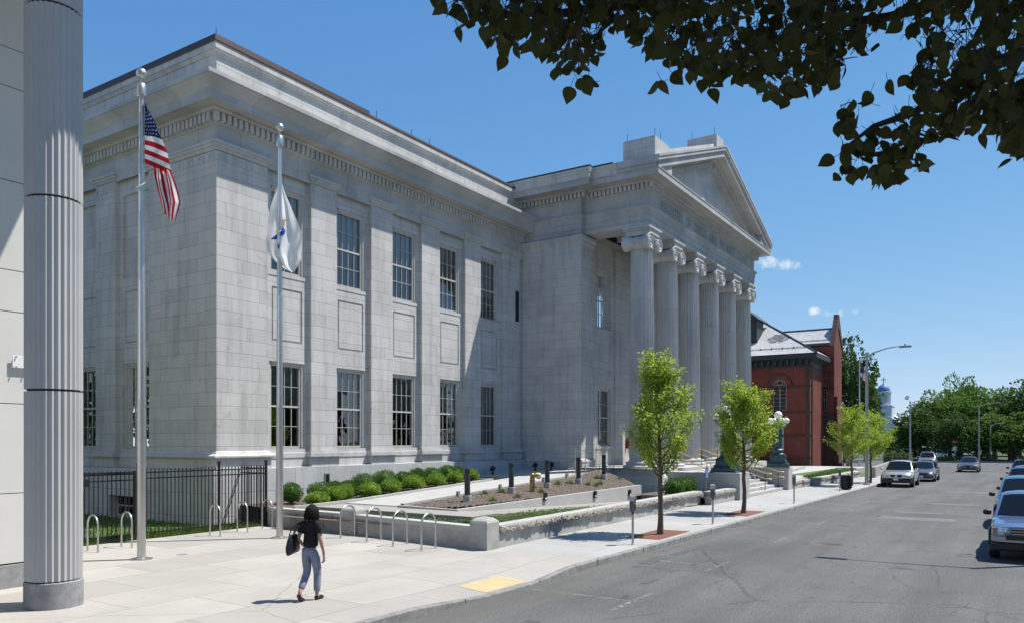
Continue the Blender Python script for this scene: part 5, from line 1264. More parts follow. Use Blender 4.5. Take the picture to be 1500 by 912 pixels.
# ------------------------------------------------------------------ VEHICLES (built facing +x in their own frame)
def loft(mb,secs,m=0,cap=True):
    n=len(secs[0]); vs=[p for s in secs for p in s]
    fs=[(i*n+j,i*n+(j+1)%n,(i+1)*n+(j+1)%n,(i+1)*n+j) for i in range(len(secs)-1) for j in range(n)]
    if cap: fs+= [tuple(reversed(range(n))),tuple(range((len(secs)-1)*n,len(secs)*n))]
    mb.add(vs,fs,m)
def interp(tab,x):
    if x<=tab[0][0]: return tab[0][1]
    for (a,b),(c,d) in zip(tab[:-1],tab[1:]):
        if a<=x<=c: 
            t=(x-a)/(c-a); t=t*t*(3-2*t)*.5+t*.5; return b+(d-b)*t
    return tab[-1][1]
def car(name,loc,rz,label,cat,P,pm,group=None):
    """P: side profile tables and details"""
    t=thing(name,loc,label,cat,group,rz); Lf,Lr,W=P['front'],P['rear'],P['w']/2
    body=MB(); secs=[]; N_=34
    for i in range(N_+1):
        x=Lr+(Lf-Lr)*i/N_; w_=W*interp(P['plan'],x); zt=interp(P['deck'],x); zb=interp(P['sill'],x); sh=zt-.10*(zt-zb)
        half=[(0,zb),(w_*.86,zb),(w_*.965,zb+.07),(w_*1.0,zb+(zt-zb)*.42),(w_*.985,zb+(zt-zb)*.66),(w_*.955,sh),(w_*.87,zt-.012),(w_*.5,zt+.012),(0,zt+.02)]
        secs.append([(x,y,z) for y,z in half]+[(x,-y,z) for y,z in half[-2:0:-1]])
    loft(body,secs); B=body.build('body',pm,t,local=True,smooth=38)
    # cabin
    cb=P['cab']  # list of (x_base, x_roof) for front and rear, belt z, roof z
    xf0,xf1,xr1,xr0=cb['x']; zb_,zr_=cb['z']; wb,wr=W*cb['w'][0],W*cb['w'][1]
    def cs(x,z,w_): return (x,w_,z)
    g=MB(); n=8; sec=[]
    roofc=lambda y:.045*(1-(y/wr)**2)
    ys=[-1,-.8,-.4,0,.4,.8,1]
    rows=[[(xf0+.10*(1-y*y)*.8,y*wb,zb_-.03) for y in ys],[(xf1+.05*(1-y*y),y*wr,zr_-.05*abs(y)**6+roofc(y*wr)*.6) for y in ys],[((xf1*2+xr1)/3,y*wr*1.01,zr_+.02-.05*abs(y)**6+roofc(y*wr)) for y in ys],[((xf1+2*xr1)/3,y*wr*1.01,zr_+.015-.05*abs(y)**6+roofc(y*wr)) for y in ys],[(xr1-.03*(1-y*y),y*wr*.98,zr_-.03-.05*abs(y)**6+roofc(y*wr)*.6) for y in ys],[(xr0-.06*(1-y*y),y*wb*.97,zb_-.03) for y in ys]]
    vs=[p for r_ in rows for p in r_]; k=7
    g.add(vs,[(i*k+j,i*k+j+1,(i+1)*k+j+1,(i+1)*k+j) for i in range(5) for j in range(6)]); 
    g.add([rows[i][6] for i in range(6)],[(0,1,2,3,4,5)]); g.add([rows[i][0] for i in range(6)],[(5,4,3,2,1,0)])
    g.build('cabin',pm,t,local=True,smooth=35)
    def lerp(a,b,u): return tuple(a[i]+(b[i]-a[i])*u for i in range(3))
    def pane(nm,r0,r1,u0,u1,v0,v1,off,npts=6):
        m=MB(); vs=[]
        for i in range(npts+1):
            u=u0+(u1-u0)*i/npts*1.0; q=u*6; j=min(int(q),5); a=lerp(r0[j],r0[j+1],q-j); b=lerp(r1[j],r1[j+1],q-j)
            for v in (v0,v1): p=lerp(a,b,v); vs.append((p[0]+off[0],p[1]+off[1],p[2]+off[2]))
        m.add(vs,[(2*i,2*i+2,2*i+3,2*i+1) for i in range(npts)]); return m.build(nm,MT['glass_dark'],t,local=True,smooth=60)
    ws=pane('windscreen',rows[0],rows[1],.07,.93,.10,.93,(.014,0,.012))
    pane('rear_window',rows[5],rows[4],.1,.9,.2,.9,(-.014,0,.012))
    wp=MB()
    for y0,y1 in ((-.55,-.05),(.1,.55)): 
        a=lerp(rows[0][int((y0+1)*3)],rows[1][int((y0+1)*3)],.12); wp.tube([(a[0]+.05,y0*wb,a[2]),(a[0]+.03,y1*wb,a[2]+.03)],.012,5)
    wp.build('wiper',MT['black'],t,local=True)
    for s_ in (-1,1):
        e=6 if s_>0 else 0; A=[r_[e] for r_ in rows]; m=MB(); o=s_*.008
        cuts=cb['side']  # window splits along u
        def pt(u,v):   # u along bottom front->rear, v up
            b=lerp(A[0],A[5],u); xt=A[1][0]+(A[4][0]-A[1][0])*u; tz=zr_-.06; top=(xt,A[2][1],tz); p=lerp(b,top,v); return (p[0],p[1]+o,p[2])
        for u0,u1 in cuts:
            w0=MB(); vs=[pt(u0,.10),pt(u1,.10),pt(u1,.88),pt(u0,.88)]; w0.add(vs,[(0,1,2,3)]); w0.build('side_window',MT['glass_dark'],t,local=True)
        m=MB(); x0=xf0-.12; yy=s_*(W*.98); m.cbox(x0-.05,x0+.05,min(yy,yy+s_*.20),max(yy,yy+s_*.20),zb_+.01,zb_+.15,.05); m.build('wing_mirror',MT['dark'] if P.get('dark_mirror') else pm,t,local=True,smooth=50)
        for z in P.get('handles',(.82,)):
            pass
    # wheels
    for x in P['axles']:
        for s_ in (-1,1):
            R_=P['wheel']; y=s_*(W-.10); m=MB(); m.lathe_y([(R_*.62,-.11),(R_*.9,-.115),(R_,-.07),(R_,.07),(R_*.9,.115),(R_*.62,.11)],0,0,28); m.v=[(a+x,b+y,c+R_) for a,b,c in m.v]; wv=m.build('wheel',MT['rubber'],t,local=True,smooth=40)
            m=MB(); m.lathe_y([(R_*.64,-.085),(R_*.64,.085)],0,0,24)
            for q in range(6): a=q*pi/3; m.tube([(R_*.1*cos(a),s_*.095,R_*.1*sin(a)),(R_*.6*cos(a),s_*.10,R_*.6*sin(a))],R_*.09,5)
            m.v=[(a+x,b+y,c+R_) for a,b,c in m.v]; m.build('rim',MT['rim'],wv,local=True)
            m=MB(); ar=[(x+(R_+.07)*cos(a),R_+(R_+.07)*sin(a)) for a in [pi*i/12 for i in range(13)]]+[(x-(R_+.07),P['sillz']),(x+(R_+.07),P['sillz'])]
            yo=s_*(W*1.0-.02); m.prism(ar,yo-.05,yo+.022,ax='y'); m.build('wheel_arch',MT['dark'],t,local=True)
    # face
    zg0,zg1=P['grille']; gw=P['gw']*W
    fx=Lf+.005
    m=MB()
    if P.get('kidney'):
        for s_ in (-1,1): m.cbox(fx-.12,fx+.03,min(s_*.05,s_*gw),max(s_*.05,s_*gw),zg0,zg1,.02)
    elif P.get('shield'):
        m.prism([(-.0,zg0-.12),(.22,zg1),(-.22,zg1)],fx-.1,fx+.03,ax='x')
    else: m.cbox(fx-.12,fx+.02,-gw,gw,zg0,zg1,.02)
    G=m.build('grille',MT['dark'],t,local=True); m=MB()
    if P.get('kidney'):
        for s_ in (-1,1):
            a,b=sorted((s_*.04,s_*(gw+.01)));
            m.box(fx-.02,fx+.035,a,b,zg1,zg1+.02); m.box(fx-.02,fx+.035,a,b,zg0-.02,zg0); m.box(fx-.02,fx+.035,a-.0,a+.018,zg0,zg1); m.box(fx-.02,fx+.035,b-.018,b,zg0,zg1)
    else:
        for q in range(3): z=zg0+(zg1-zg0)*(q+.6)/3; m.box(fx-.02,fx+.03,-gw*.97,gw*.97,z-.007,z+.007)
    m.build('grille_bar',MT['chrome'],G,local=True)
    zh0,zh1=P['lamp']
    for s_ in (-1,1):
        m=MB(); a,b=sorted((s_*W*P['lx'][0],s_*W*P['lx'][1])); m.cbox(fx-.25,fx-.004+P.get('lo',0),a,b,zh0,zh1,.03); h=m.build('headlight',MT['lens'],t,local=True,smooth=40)
        m=MB(); m.sphere((fx-.01+P.get('lo',0),s_*W*(P['lx'][0]*.65+P['lx'][1]*.35),(zh0+zh1)/2),.055,10,8); m.build('lamp_bulb',MT['chrome'],h,local=True)
        if P.get('amber'): m=MB(); a,b=sorted((s_*W*P['lx'][1],s_*W*(P['lx'][1]+.12))); m.cbox(fx-.3,fx-.06+P.get('lo',0),a,b,zh0,zh1,.02); m.build('indicator',MT['amber'],h,local=True)
        m=MB(); a,b=sorted((s_*W*.78,s_*W*.93)); m.cbox(Lr-.004,Lr+.1,a,b,P['belt']-.25,P['belt']-.02,.02); m.build('tail_light',MT['red'],t,local=True)
    zb0,zb1=P['bumper']; m=MB(); bw=W*.97
    m.prism([(fx-.3,-bw*1.0),(fx-.02,-bw*.93),(fx+.09,-bw*.6),(fx+.12,0),(fx+.09,bw*.6),(fx-.02,bw*.93),(fx-.3,bw)],zb0,zb1); bp=m.build('bumper',P.get('bm',pm),t,local=True)
    m=MB(); m.box(fx+.06,fx+.125,-bw*.62,bw*.62,zb0+.06,zb0+.18); 
    m.build('lower_grille',MT['dark'],bp,local=True)
    if P.get('plate',True): m=MB(); m.cbox(fx+.121,fx+.135,-.15,.15,zb1-.14,zb1-.0,.005); m.build('number_plate',MT['plate'],bp,local=True)
    m=MB(); m.cbox(Lr-.06,Lr+.25,-bw,bw,zb0,zb1,.03); m.build('rear_bumper',P.get('bm',pm),t,local=True)
    if P.get('rack'):
        m=MB()
        for s_ in (-1,1): m.tube([(xf1-.1,s_*wr*.85,zr_+.03),(xf1-.2,s_*wr*.85,zr_+.09),(xr1+.2,s_*wr*.85,zr_+.09),(xr1+.1,s_*wr*.85,zr_+.03)],.018,6)
        for x in P.get('bars',()): m.tube([(x,-wr*.85,zr_+.09),(x,wr*.85,zr_+.09)],.02,6)
        m.build('roof_rail',MT['black'],t,local=True)
    return t
SUV=dict(front=2.3,rear=-2.35,w=1.9,plan=[(-2.35,.86),(-2.0,.97),(-1,1),(1.3,1),(1.9,.95),(2.3,.80)],deck=[(-2.35,1.02),(-2,1.08),(.7,1.08),(1.1,1.06),(1.9,.98),(2.3,.82)],sill=[(-2.35,.45),(-1.9,.30),(1.8,.28),(2.3,.36)],sillz=.28,belt=1.06,
  cab=dict(x=(1.02,.30,-1.75,-2.25),z=(1.07,1.66),w=(.90,.70),side=[(.06,.36),(.40,.66),(.70,.93)]),axles=(1.45,-1.4),wheel=.37,grille=(.66,.86),gw=.45,lamp=(.62,.80),lx=(.50,.86),lo=.014,bumper=(.32,.60))
SED=dict(front=2.3,rear=-2.3,w=1.8,plan=[(-2.3,.82),(-1.9,.95),(-1,1),(1.3,1),(1.9,.94),(2.3,.76)],deck=[(-2.3,.86),(-1.9,.96),(-1.2,.96),(.8,.95),(1.5,.88),(2.1,.76),(2.3,.66)],sill=[(-2.3,.40),(-1.9,.24),(1.8,.22),(2.3,.28)],sillz=.22,belt=.94,
  cab=dict(x=(1.05,.20,-1.05,-1.75),z=(.95,1.42),w=(.90,.66),side=[(.08,.44),(.48,.86)]),axles=(1.42,-1.38),wheel=.33,grille=(.50,.62),gw=.4,lamp=(.50,.635),lx=(.48,.84),lo=.014,bumper=(.24,.46))
def var(P,**k): q=dict(P); q.update(k); return q
silver=paint('silver_paint',(.55,.56,.57),.7); grey=paint('grey_paint',(.13,.14,.15),.6); dsilver=paint('champagne_paint',(.30,.29,.27),.6); dgrey=paint('graphite_paint',(.10,.105,.12),.6); blue=paint('blue_silver_paint',(.15,.24,.40),.55); skyb=paint('pale_blue_paint',(.12,.23,.31),.5); blackp=paint('black_paint',(.012,.013,.016),.2); white=paint('white_car_paint',(.75,.75,.75),0); redp=paint('red_car_paint',(.35,.02,.02),.2); navy=paint('navy_paint',(.02,.04,.12),.3)
# parked silver luxury off-roader and the saloon behind it
car('parked_suv',(57.9,6.62,.0),pi,'silver parked off-roader with twin kidney grille at the kerb by the lamp pole','car',var(SUV,kidney=True,gw=.36,grille=(.66,.83),rack=True,lamp=(.68,.82),bm=MT['dark'],bumper=(.30,.60)),silver)
car('parked_sedan',(66.6,6.0,0),pi,'dark grey parked saloon right behind the silver off-roader','car',SED,grey)
car('moving_suv',(103.9,9.0,0),pi+.05,'champagne off-roader with dark roof rack waiting at the crossing','car',var(SUV,rack=True,bars=(.2,-.4,-1.0,-1.5),gw=.5,bm=MT['dark']),dsilver)
car('moving_sedan',(88.4,4.05,0),pi,'dark silver saloon with triangular grille driving towards the viewer','car',var(SED,shield=True,grille=(.42,.62),bumper=(.22,.42),lamp=(.58,.68),plate=False),dgrey)
car('crossing_suv',(140.5,15.9,0),pi/2,'black off-roader seen side-on behind the silver parked one','car',var(SUV,front=2.6,rear=-2.6),blackp)
# pickup in the near right corner
PK=dict(front=2.45,rear=-2.5,w=1.76,plan=[(-2.5,.97),(-1,1),(1.5,1),(2.2,.96),(2.45,.88)],deck=[(-2.5,1.0),(-.95,1.0),(-.9,1.02),(1.05,1.03),(1.6,1.0),(2.3,.93),(2.45,.86)],sill=[(-2.5,.5),(-1.9,.42),(1.8,.40),(2.45,.5)],sillz=.42,belt=1.0,
  cab=dict(x=(1.12,.42,-.62,-.90),z=(1.03,1.60),w=(.92,.74),side=[(.10,.60),(.66,.92)]),axles=(1.62,-1.5),wheel=.36,grille=(.66,.85),gw=.46,lamp=(.65,.84),lx=(.52,.80),lo=.03,bumper=(.50,.62),bm=MT['galv'],amber=True,dark_mirror=True,plate=False)
pk=car('parked_pickup',(25.35,-.26,0),pi,'blue-silver parked pickup with chrome bumper in the right foreground','pickup',PK,blue)
m=MB()
x_=2.585
for i in range(8): 
    z=.555; y=.46-.06*i; m.box(x_-.006,x_+.003,y-.02,y-.008,z-.025,z+.02); m.box(x_-.006,x_+.003,y-.02,y+.016,z+(.012 if i%2 else -.025),z+(.022 if i%2 else -.015))
bm_=[c for c in pk.children if c.name.startswith('bumper')][0]; m.build('stamped_lettering',MT['whitepaint'],bm_,local=True)
m=MB(); m.cbox(2.25,2.44,-.86,.86,.26,.50,.05); m.build('lower_valance',MT['dark'],pk,local=True)
m=MB(); m.box(-.02,.1,.5,.62,1.2,1.22); 
car('parked_minivan',(33.3,-.22,0),pi,'pale blue parked people carrier right behind the pickup','car',var(SUV,front=2.25,rear=-2.2,w=1.84,dark_mirror=True,cab=dict(x=(1.35,.45,-1.75,-2.1),z=(1.06,1.70),w=(.92,.74),side=[(.08,.40),(.44,.66),(.70,.93)])),skyb)
car('parked_sedan',(39.4,-.3,0),pi,'pale parked saloon behind the pale blue people carrier','car',var(SED,dark_mirror=True),white)
car('parked_suv',(46,-.35,0),pi,'dark parked off-roader third behind the pickup','car',var(SUV,dark_mirror=True),navy)
car('parked_sedan',(58.2,-.4,0),pi,'grey parked saloon far along the right kerb','car',SED,dsilver); car('parked_suv',(64.6,-.4,0),pi,'dark parked off-roader farthest along the right kerb','car',SUV,blackp)
# far car park: one small car, repeated with its own paint
pc=car('distant_car',(176,15,0),1.2,'white distant car in the car park beyond the crossing, leftmost','car',SED,white,'cars in the distant car park')
k_=0
DC=[(184,17.9,2.9,silver,'silver distant car in the car park, leftmost in front of the spotlight lamp'),(190,16.6,2.5,blue,'blue distant car in the car park, behind the spotlight lamp'),(178,14.2,3.0,navy,'navy distant car in the car park, right of the spotlight lamp'),(170,13.2,2.8,redp,'red distant car in the car park, right of the spotlight lamp'),(196,16.2,1.2,white,'white distant car deep in the car park'),(203,17.6,1.4,silver,'silver distant car deep in the car park'),(160,11.9,2.9,skyb,'pale blue distant car in the car park, behind the champagne off-roader'),(150,10.2,2.6,silver,'silver distant car in the car park, at the foot of the dark park tree'),(208,18.9,1.1,redp,'red distant car deep in the car park')]
def recolour(o,new,old):
    if o.type=='MESH':
        for s_ in o.material_slots:
            if s_.material==old: s_.link='OBJECT'; s_.material=new
    for ch in o.children: recolour(ch,new,old)
for x,y,a,p_,l in DC:
    o=dup(pc,(x,y,.0),a,l); recolour(o,p_,white)
t=thing('white_van',(158,13.7,.0),'white upright van body standing in the distant car park','van','',pi)
m=MB(); m.cbox(-2.6,1.3,-.95,.95,.35,2.5,.08); m.prism([(1.3,.4),(2.5,.4),(2.5,1.1),(2.0,1.9),(1.3,2.1)],-.9,.9,ax='y'); m.build('body',white,t,local=True)
m=MB(); m.add([(2.52,-.75,1.13),(2.52,.75,1.13),(2.04,.72,1.86),(2.04,-.72,1.86)],[(0,1,2,3)]); m.build('windscreen',MT['glass_dark'],t,local=True)
for x in (-1.6,1.6):
    for s_ in (-1,1): m=MB(); m.lathe_y([(.36,s_*.9-.1),(.36,s_*.9+.1)],x,.36,20); m.build('wheel',MT['rubber'],t,local=True)
# ------------------------------------------------------------------ FLAGS
def cloth_mat(name,col):
    m,nt=nodes(name); d=N(nt,'ShaderNodeBsdfDiffuse'); d.inputs[0].default_value=(*col,1); t=N(nt,'ShaderNodeBsdfTranslucent'); t.inputs[0].default_value=(*col,1)
    mx=N(nt,'ShaderNodeMixShader'); mx.inputs[0].default_value=.35; L(nt,d.outputs[0],mx.inputs[1]); L(nt,t.outputs[0],mx.inputs[2]); out(nt,mx); return m
CW,CR,CB=cloth_mat('flag_white',(.78,.78,.78)),cloth_mat('flag_red',(.42,.02,.035)),cloth_mat('flag_blue',(.02,.035,.13)); CS=cloth_mat('shield_blue',(.03,.12,.55)); CG=cloth_mat('gold_thread',(.5,.38,.12))
DR=Vector((.5446,-.8387,0)); DF=Vector((.8387,.5446,0))
# striped flag: the hoist half spreads from the pole and doubles back; the fly half hangs below it
K1=.00882; Q=lambda zx,zy:Vector(((zx-391)*K1,(zy-283)*K1))
def poly(c,s):
    q=s*(len(c)-1); j=min(int(q),len(c)-2); u=q-j; return c[j].lerp(c[j+1],u)
Lf_=[Q(391,283),Q(391,447)]; Rf_=[Q(393,284),Q(408,310),Q(422,340),Q(434,374),Q(446,410),Q(456,445),Q(463,478)]
A_=[Q(411,447),Q(414,478),Q(422,520),Q(431,560),Q(438,586)]; B_=[Q(462,470),Q(471,500),Q(478,530),Q(483,556),Q(472,612)]
base=Vector((10.9,17.72,3+(645-151.6)*18.83/1143))
def f1(a_,t_):
    p=poly(Lf_,t_).lerp(poly(Rf_,t_),a_); dep=.02+.09*a_*sin(t_*5+a_*4)+.035*a_*sin(t_*17+a_*3)
    return base+DR*(p.x+.07)+Vector((0,0,-p.y))+DF*dep
def f2(c_,b_):
    p=poly(A_,b_).lerp(poly(B_,b_),c_); dep=.07+.06*sin(c_*13+b_*2.5)+.03*sin(c_*5-b_*6)
    return base+DR*(p.x+.07)+Vector((0,0,-p.y+.06*sin(c_*9)*b_))+DF*dep
fl=MB()
def gridf(fn,nu,nv,colf):
    o=len(fl.v); fl.v+= [tuple(fn(i/nu,j/nv)) for i in range(nu+1) for j in range(nv+1)]
    for i in range(nu):
        for j in range(nv): fl.f.append((o+i*(nv+1)+j,o+(i+1)*(nv+1)+j,o+(i+1)*(nv+1)+j+1,o+i*(nv+1)+j+1)); fl.m.append(colf((i+.5)/nu,(j+.5)/nv))
gridf(f1,30,52,lambda a_,t_:2 if t_<7/13 else (1 if int(t_*13)%2==0 else 0))
gridf(f2,48,40,lambda c_,b_:1 if int(c_*11)%2==0 else 0)
t=thing('striped_flag',tuple(base),'red, white and blue stars-and-stripes flag hanging limp from the nearer flagpole','flag')
fl.build('cloth',[CW,CR,CB],t,smooth=80,recalc=False)
sm=MB()
for row in range(9):
    for c_ in range(5):
        t_=7/13*(row+.7)/9.4; a_=(c_+.5+(.3 if row%2 else 0))/5.5
        wd=(poly(Rf_,t_)-poly(Lf_,t_)).x
        if wd*1.0/5<.028 and c_%2: continue
        if wd<.08: continue
        for off in (-.008,.008):
            ce=f1(a_,t_); du=(f1(a_+.01,t_)-ce).normalized(); dv=(f1(a_,t_+.01)-ce); dv=(dv-du*dv.dot(du)).normalized(); nn=du.cross(dv); pts=[]
            for k in range(10): an=k*pi/5; rr=.026 if k%2==0 else .011; pts.append(ce+nn*off+du*rr*.8*sin(an)-dv*rr*cos(an))
            sm.add([ce+nn*off]+pts,[(0,1+k,1+(k+1)%10) for k in range(10)])
sm.build('star_field',CW,t,recalc=False)
# white flag with blue shield, wrapped partly round the farther pole
rows=[(262,408.6,410.5),(272,406.5,414),(285,402,418),(300,397,425),(315,394,431),(328,392,437),(338,391,441),(350,389.5,443.5),(362,390,442.5),(372,394,441),(380,400,441.5),(388,408,438),(394,418,433),(398.5,427,430)]
K=22.94/1143
def wrow(v):
    for (a,b,c),(d,e,f_) in zip(rows[:-1],rows[1:]):
        if a<=v<=d: u=(v-a)/(d-a); return b+(e-b)*u,c+(f_-c)*u
    return rows[-1][1:]
def wpt(u,v):
    x0,x1=wrow(v); s_=(u-x0)/max(.1,x1-x0); g=min(1,(v-262)/60)
    dep=.12+g*(.14*sin(s_*7.5+1.0+.012*(v-300))+.07*sin(s_*15+v*.05)+.05*sin(v*.11+s_*3))
    q=22.91+dep; return DF*q+DR*((u-750)/1143*q)+Vector((0,0,3+(645-v)/1143*q))
wf=MB(); NV,NU=60,44
for i in range(NV+1):
    v=262+(398.5-262)*i/NV; x0,x1=wrow(v)
    for j in range(NU+1): wf.v.append(tuple(wpt(x0+(x1-x0)*j/NU,v)))
for i in range(NV):
    for j in range(NU): wf.f.append((i*(NU+1)+j,i*(NU+1)+j+1,(i+1)*(NU+1)+j+1,(i+1)*(NU+1)+j)); wf.m.append(0)
t=thing('white_flag',(15.5,18.2,10.6),'white flag with a blue shield emblem hanging limp from the farther flagpole','flag')
wf.build('cloth',CW,t,smooth=80,recalc=False)
def emb(poly,nm,mat):
    m=MB(); r_=[]; cx_=sum(p[0] for p in poly)/len(poly); cy_=sum(p[1] for p in poly)/len(poly)
    for k in (0,.35,.7,1.0):
        for p in poly: r_.append(wpt(cx_+(p[0]-cx_)*k,cy_+(p[1]-cy_)*k)-DF*.03)
    n=len(poly); m.add(r_,[(q*n+i,q*n+(i+1)%n,(q+1)*n+(i+1)%n,(q+1)*n+i) for q in range(3) for i in range(n)]); m.build(nm,mat,t,recalc=False)
emb([(396.5,351),(403,346),(410,340),(415,334),(418.5,338),(417,344),(410,349),(404,351.5)],'shield',CS)
emb([(414.5,322),(419.5,321.5),(419.8,323.5),(417.6,324),(417.4,330),(415.8,331),(415.6,328),(416.3,324)],'gold_figure',CG)
emb([(406.5,356),(409,354),(410,362),(408.5,366),(407,362)],'ribbon',CS)

# ------------------------------------------------------------------ PERSON (walking away to the right, bag on the left shoulder)
def skin_obj(name,verts,edges,radii,mat,parent,sub=2,loose=()):
    me=bpy.data.meshes.new(name); me.from_pydata(verts,edges,[]); o=bpy.data.objects.new(name,me); COL.objects.link(o)
    md=o.modifiers.new('s','SKIN'); md.use_smooth_shade=True; md.branch_smoothing=.6
    for i,rr in enumerate(radii): 
        q=me.skin_vertices[0].data[i]; q.radius=rr if isinstance(rr,tuple) else (rr,rr); q.use_root=(i==0 or i in loose)
    sb=o.modifiers.new('b','SUBSURF'); sb.levels=sub; sb.render_levels=sub
    bpy.context.view_layer.update(); ev=o.evaluated_get(bpy.context.evaluated_depsgraph_get()); m2=bpy.data.meshes.new_from_object(ev)
    g=MB(); g.v=[v.co[:] for v in m2.vertices]; g.f=[tuple(p.vertices) for p in m2.polygons]; g.m=[0]*len(g.f)
    bpy.data.objects.remove(o); bpy.data.meshes.remove(m2)
    if mat is None: return g
    return g.build(name,mat,parent,local=True,smooth=80)
skin=plain('skin',(.42,.24,.17),.5); shirt=plain('black_cotton',(.008,.008,.009),.9,vs=14,var=.4); jeans=plain('washed_denim',(.22,.235,.32),.9,var=.3,vs=11,fine=.15); hairm=plain('dark_hair',(.012,.008,.007),.75,vs=30,var=.6,spec=.2); leather=plain('black_leather',(.012,.012,.013),.35,vs=18,var=.5,bump=.5,bs_=20); soles=plain('shoe_sole',(.03,.05,.06),.6); iris=plain('eye',(.03,.02,.015),.2); lips=plain('lips',(.35,.12,.11),.5)
pe=thing('person',(9.76,10.64,.15),'woman with dark bob, black T-shirt and cropped blue jeans walking across the plaza','person',None,radians(16))
# local: x forward, y left, z up
J=dict(pel=(0,0,.93),sp=(.0,0,1.06),ch=(.03,0,1.24),up=(.03,0,1.36),nk=(.035,0,1.44),nk2=(.045,0,1.49),
 hl=(0,.085,.88),kl=(.03,.085,.50),al=(-.245,.075,.16),bl=(-.20,.075,.045),tl=(-.11,.075,.02),
 hr=(0,-.085,.88),kr=(.085,-.09,.49),ar=(.06,-.09,.075),br=(.13,-.095,.03),tr=(.24,-.10,.022),
 sl=(.02,.155,1.35),el=(-.06,.22,1.10),wl=(.08,.20,.96),sr=(.02,-.155,1.35),er=(-.03,-.215,1.09),wr=(.06,-.225,.87),pr=(.075,-.222,.80))
names=list(J); idx={k:i for i,k in enumerate(names)}
ed=[('pel','sp'),('sp','ch'),('ch','up'),('up','nk'),('nk','nk2'),('pel','hl'),('hl','kl'),('kl','al'),('al','bl'),('bl','tl'),('pel','hr'),('hr','kr'),('kr','ar'),('ar','br'),('br','tr'),('up','sl'),('sl','el'),('el','wl'),('up','sr'),('sr','er'),('er','wr'),('wr','pr')]
rad=dict(pel=(.08,.10),sp=(.065,.085),ch=(.07,.095),up=(.055,.08),nk=.046,nk2=.044,hl=.075,kl=.05,al=.036,bl=.03,tl=.02,hr=.075,kr=.05,ar=.036,br=.032,tr=.02,sl=.042,el=.038,wl=.026,sr=.042,er=.038,wr=.026,pr=(.016,.034))
g=skin_obj('b',[J[k] for k in names],[(idx[a],idx[b]) for a,b in ed],[rad[k] for k in names],None,None)
# head with face, ears and nose, joined to the neck
hc=Vector((.065,-.005,1.585)); yaw=-.25
def hd(p): c_,s_=cos(yaw),sin(yaw); return (hc.x+p[0]*c_-p[1]*s_,hc.y+p[0]*s_+p[1]*c_,hc.z+p[2])
hm=MB(); hm.sphere((0,0,0),1,24,18); 
def hs_(p):
    x,y,z=p; w_=.076*(1-.22*max(0,-z)**1.5*(1 if x>-.2 else .6)); d=.094; xx=x*d+(.012 if z<-.2 and x>0 else 0)*(-z); 
    if x>.75: xx-=.006*(1-abs(z))
    return (xx,y*w_,z*.118)
hm.v=[hd(hs_(p)) for p in hm.v]; g.add(hm.v,hm.f)
m=MB(); m.sphere((.098,0,-.02),.016,10,8,sc=(1.1,.8,1.3)); m.tube([(.085,0,.02),(.094,0,0),(.102,0,-.022)],[.008,.010,.012],8); m.sphere((0,.077,-.01),.03,10,8,sc=(.7,.25,1)); m.sphere((0,-.077,-.01),.03,10,8,sc=(.7,.25,1)); g.add([hd(p) for p in m.v],m.f)
# hands: four fingers and a thumb each, loosely curled
def hand(w,dirv,side,palm):
    w=Vector(w); d=Vector(dirv).normalized(); n=Vector(palm).normalized(); n=(n-d*n.dot(d)).normalized(); s_=d.cross(n)*side
    pm=MB(); k=w+d*.045; pm.tube([w-d*.01,w+d*.03,w+d*.08],[.022,.03,.033],10); pm.v=[tuple(Vector(p)-n*(Vector(p)-k).dot(n)*.5) for p in pm.v]; g.add(pm.v,pm.f)
    for i,(o,l) in enumerate(((.026,.066),(.009,.075),(-.009,.07),(-.026,.055))):
        b=w+d*.078+s_*o; f_=MB(); f_.tube([b-d*.015,b,b+d*l*.42+n*.006,b+d*l*.72+n*.022,b+d*l*.88+n*.042],[.0095,.0095,.009,.008,.006],8); g.add(f_.v,f_.f)
    b=w+d*.03+s_*.026; f_=MB(); f_.tube([b-s_*.012,b+s_*.012+d*.018+n*.006,b+s_*.02+d*.042+n*.014,b+s_*.018+d*.062+n*.02],[.012,.0115,.010,.007],8); g.add(f_.v,f_.f)
hand(J['pr'],(.12,.0,-1),1,(0.1,1,0)); hand(J['wl'],(.75,-.15,-.25),-1,(0,-1,-.2))
body=g.build('body',skin,pe,local=True,smooth=80)
m=MB()
for y in (-.03,.03): m.sphere(hd((.079,y,.0)),.011,8,6)
m.build('eye',iris,body,local=True,smooth=80); m=MB(); m.tube([hd((.083,-.022,-.058)),hd((.090,0,-.055)),hd((.083,.022,-.058))],[.004,.008,.004],6); m.build('mouth',lips,body,local=True)
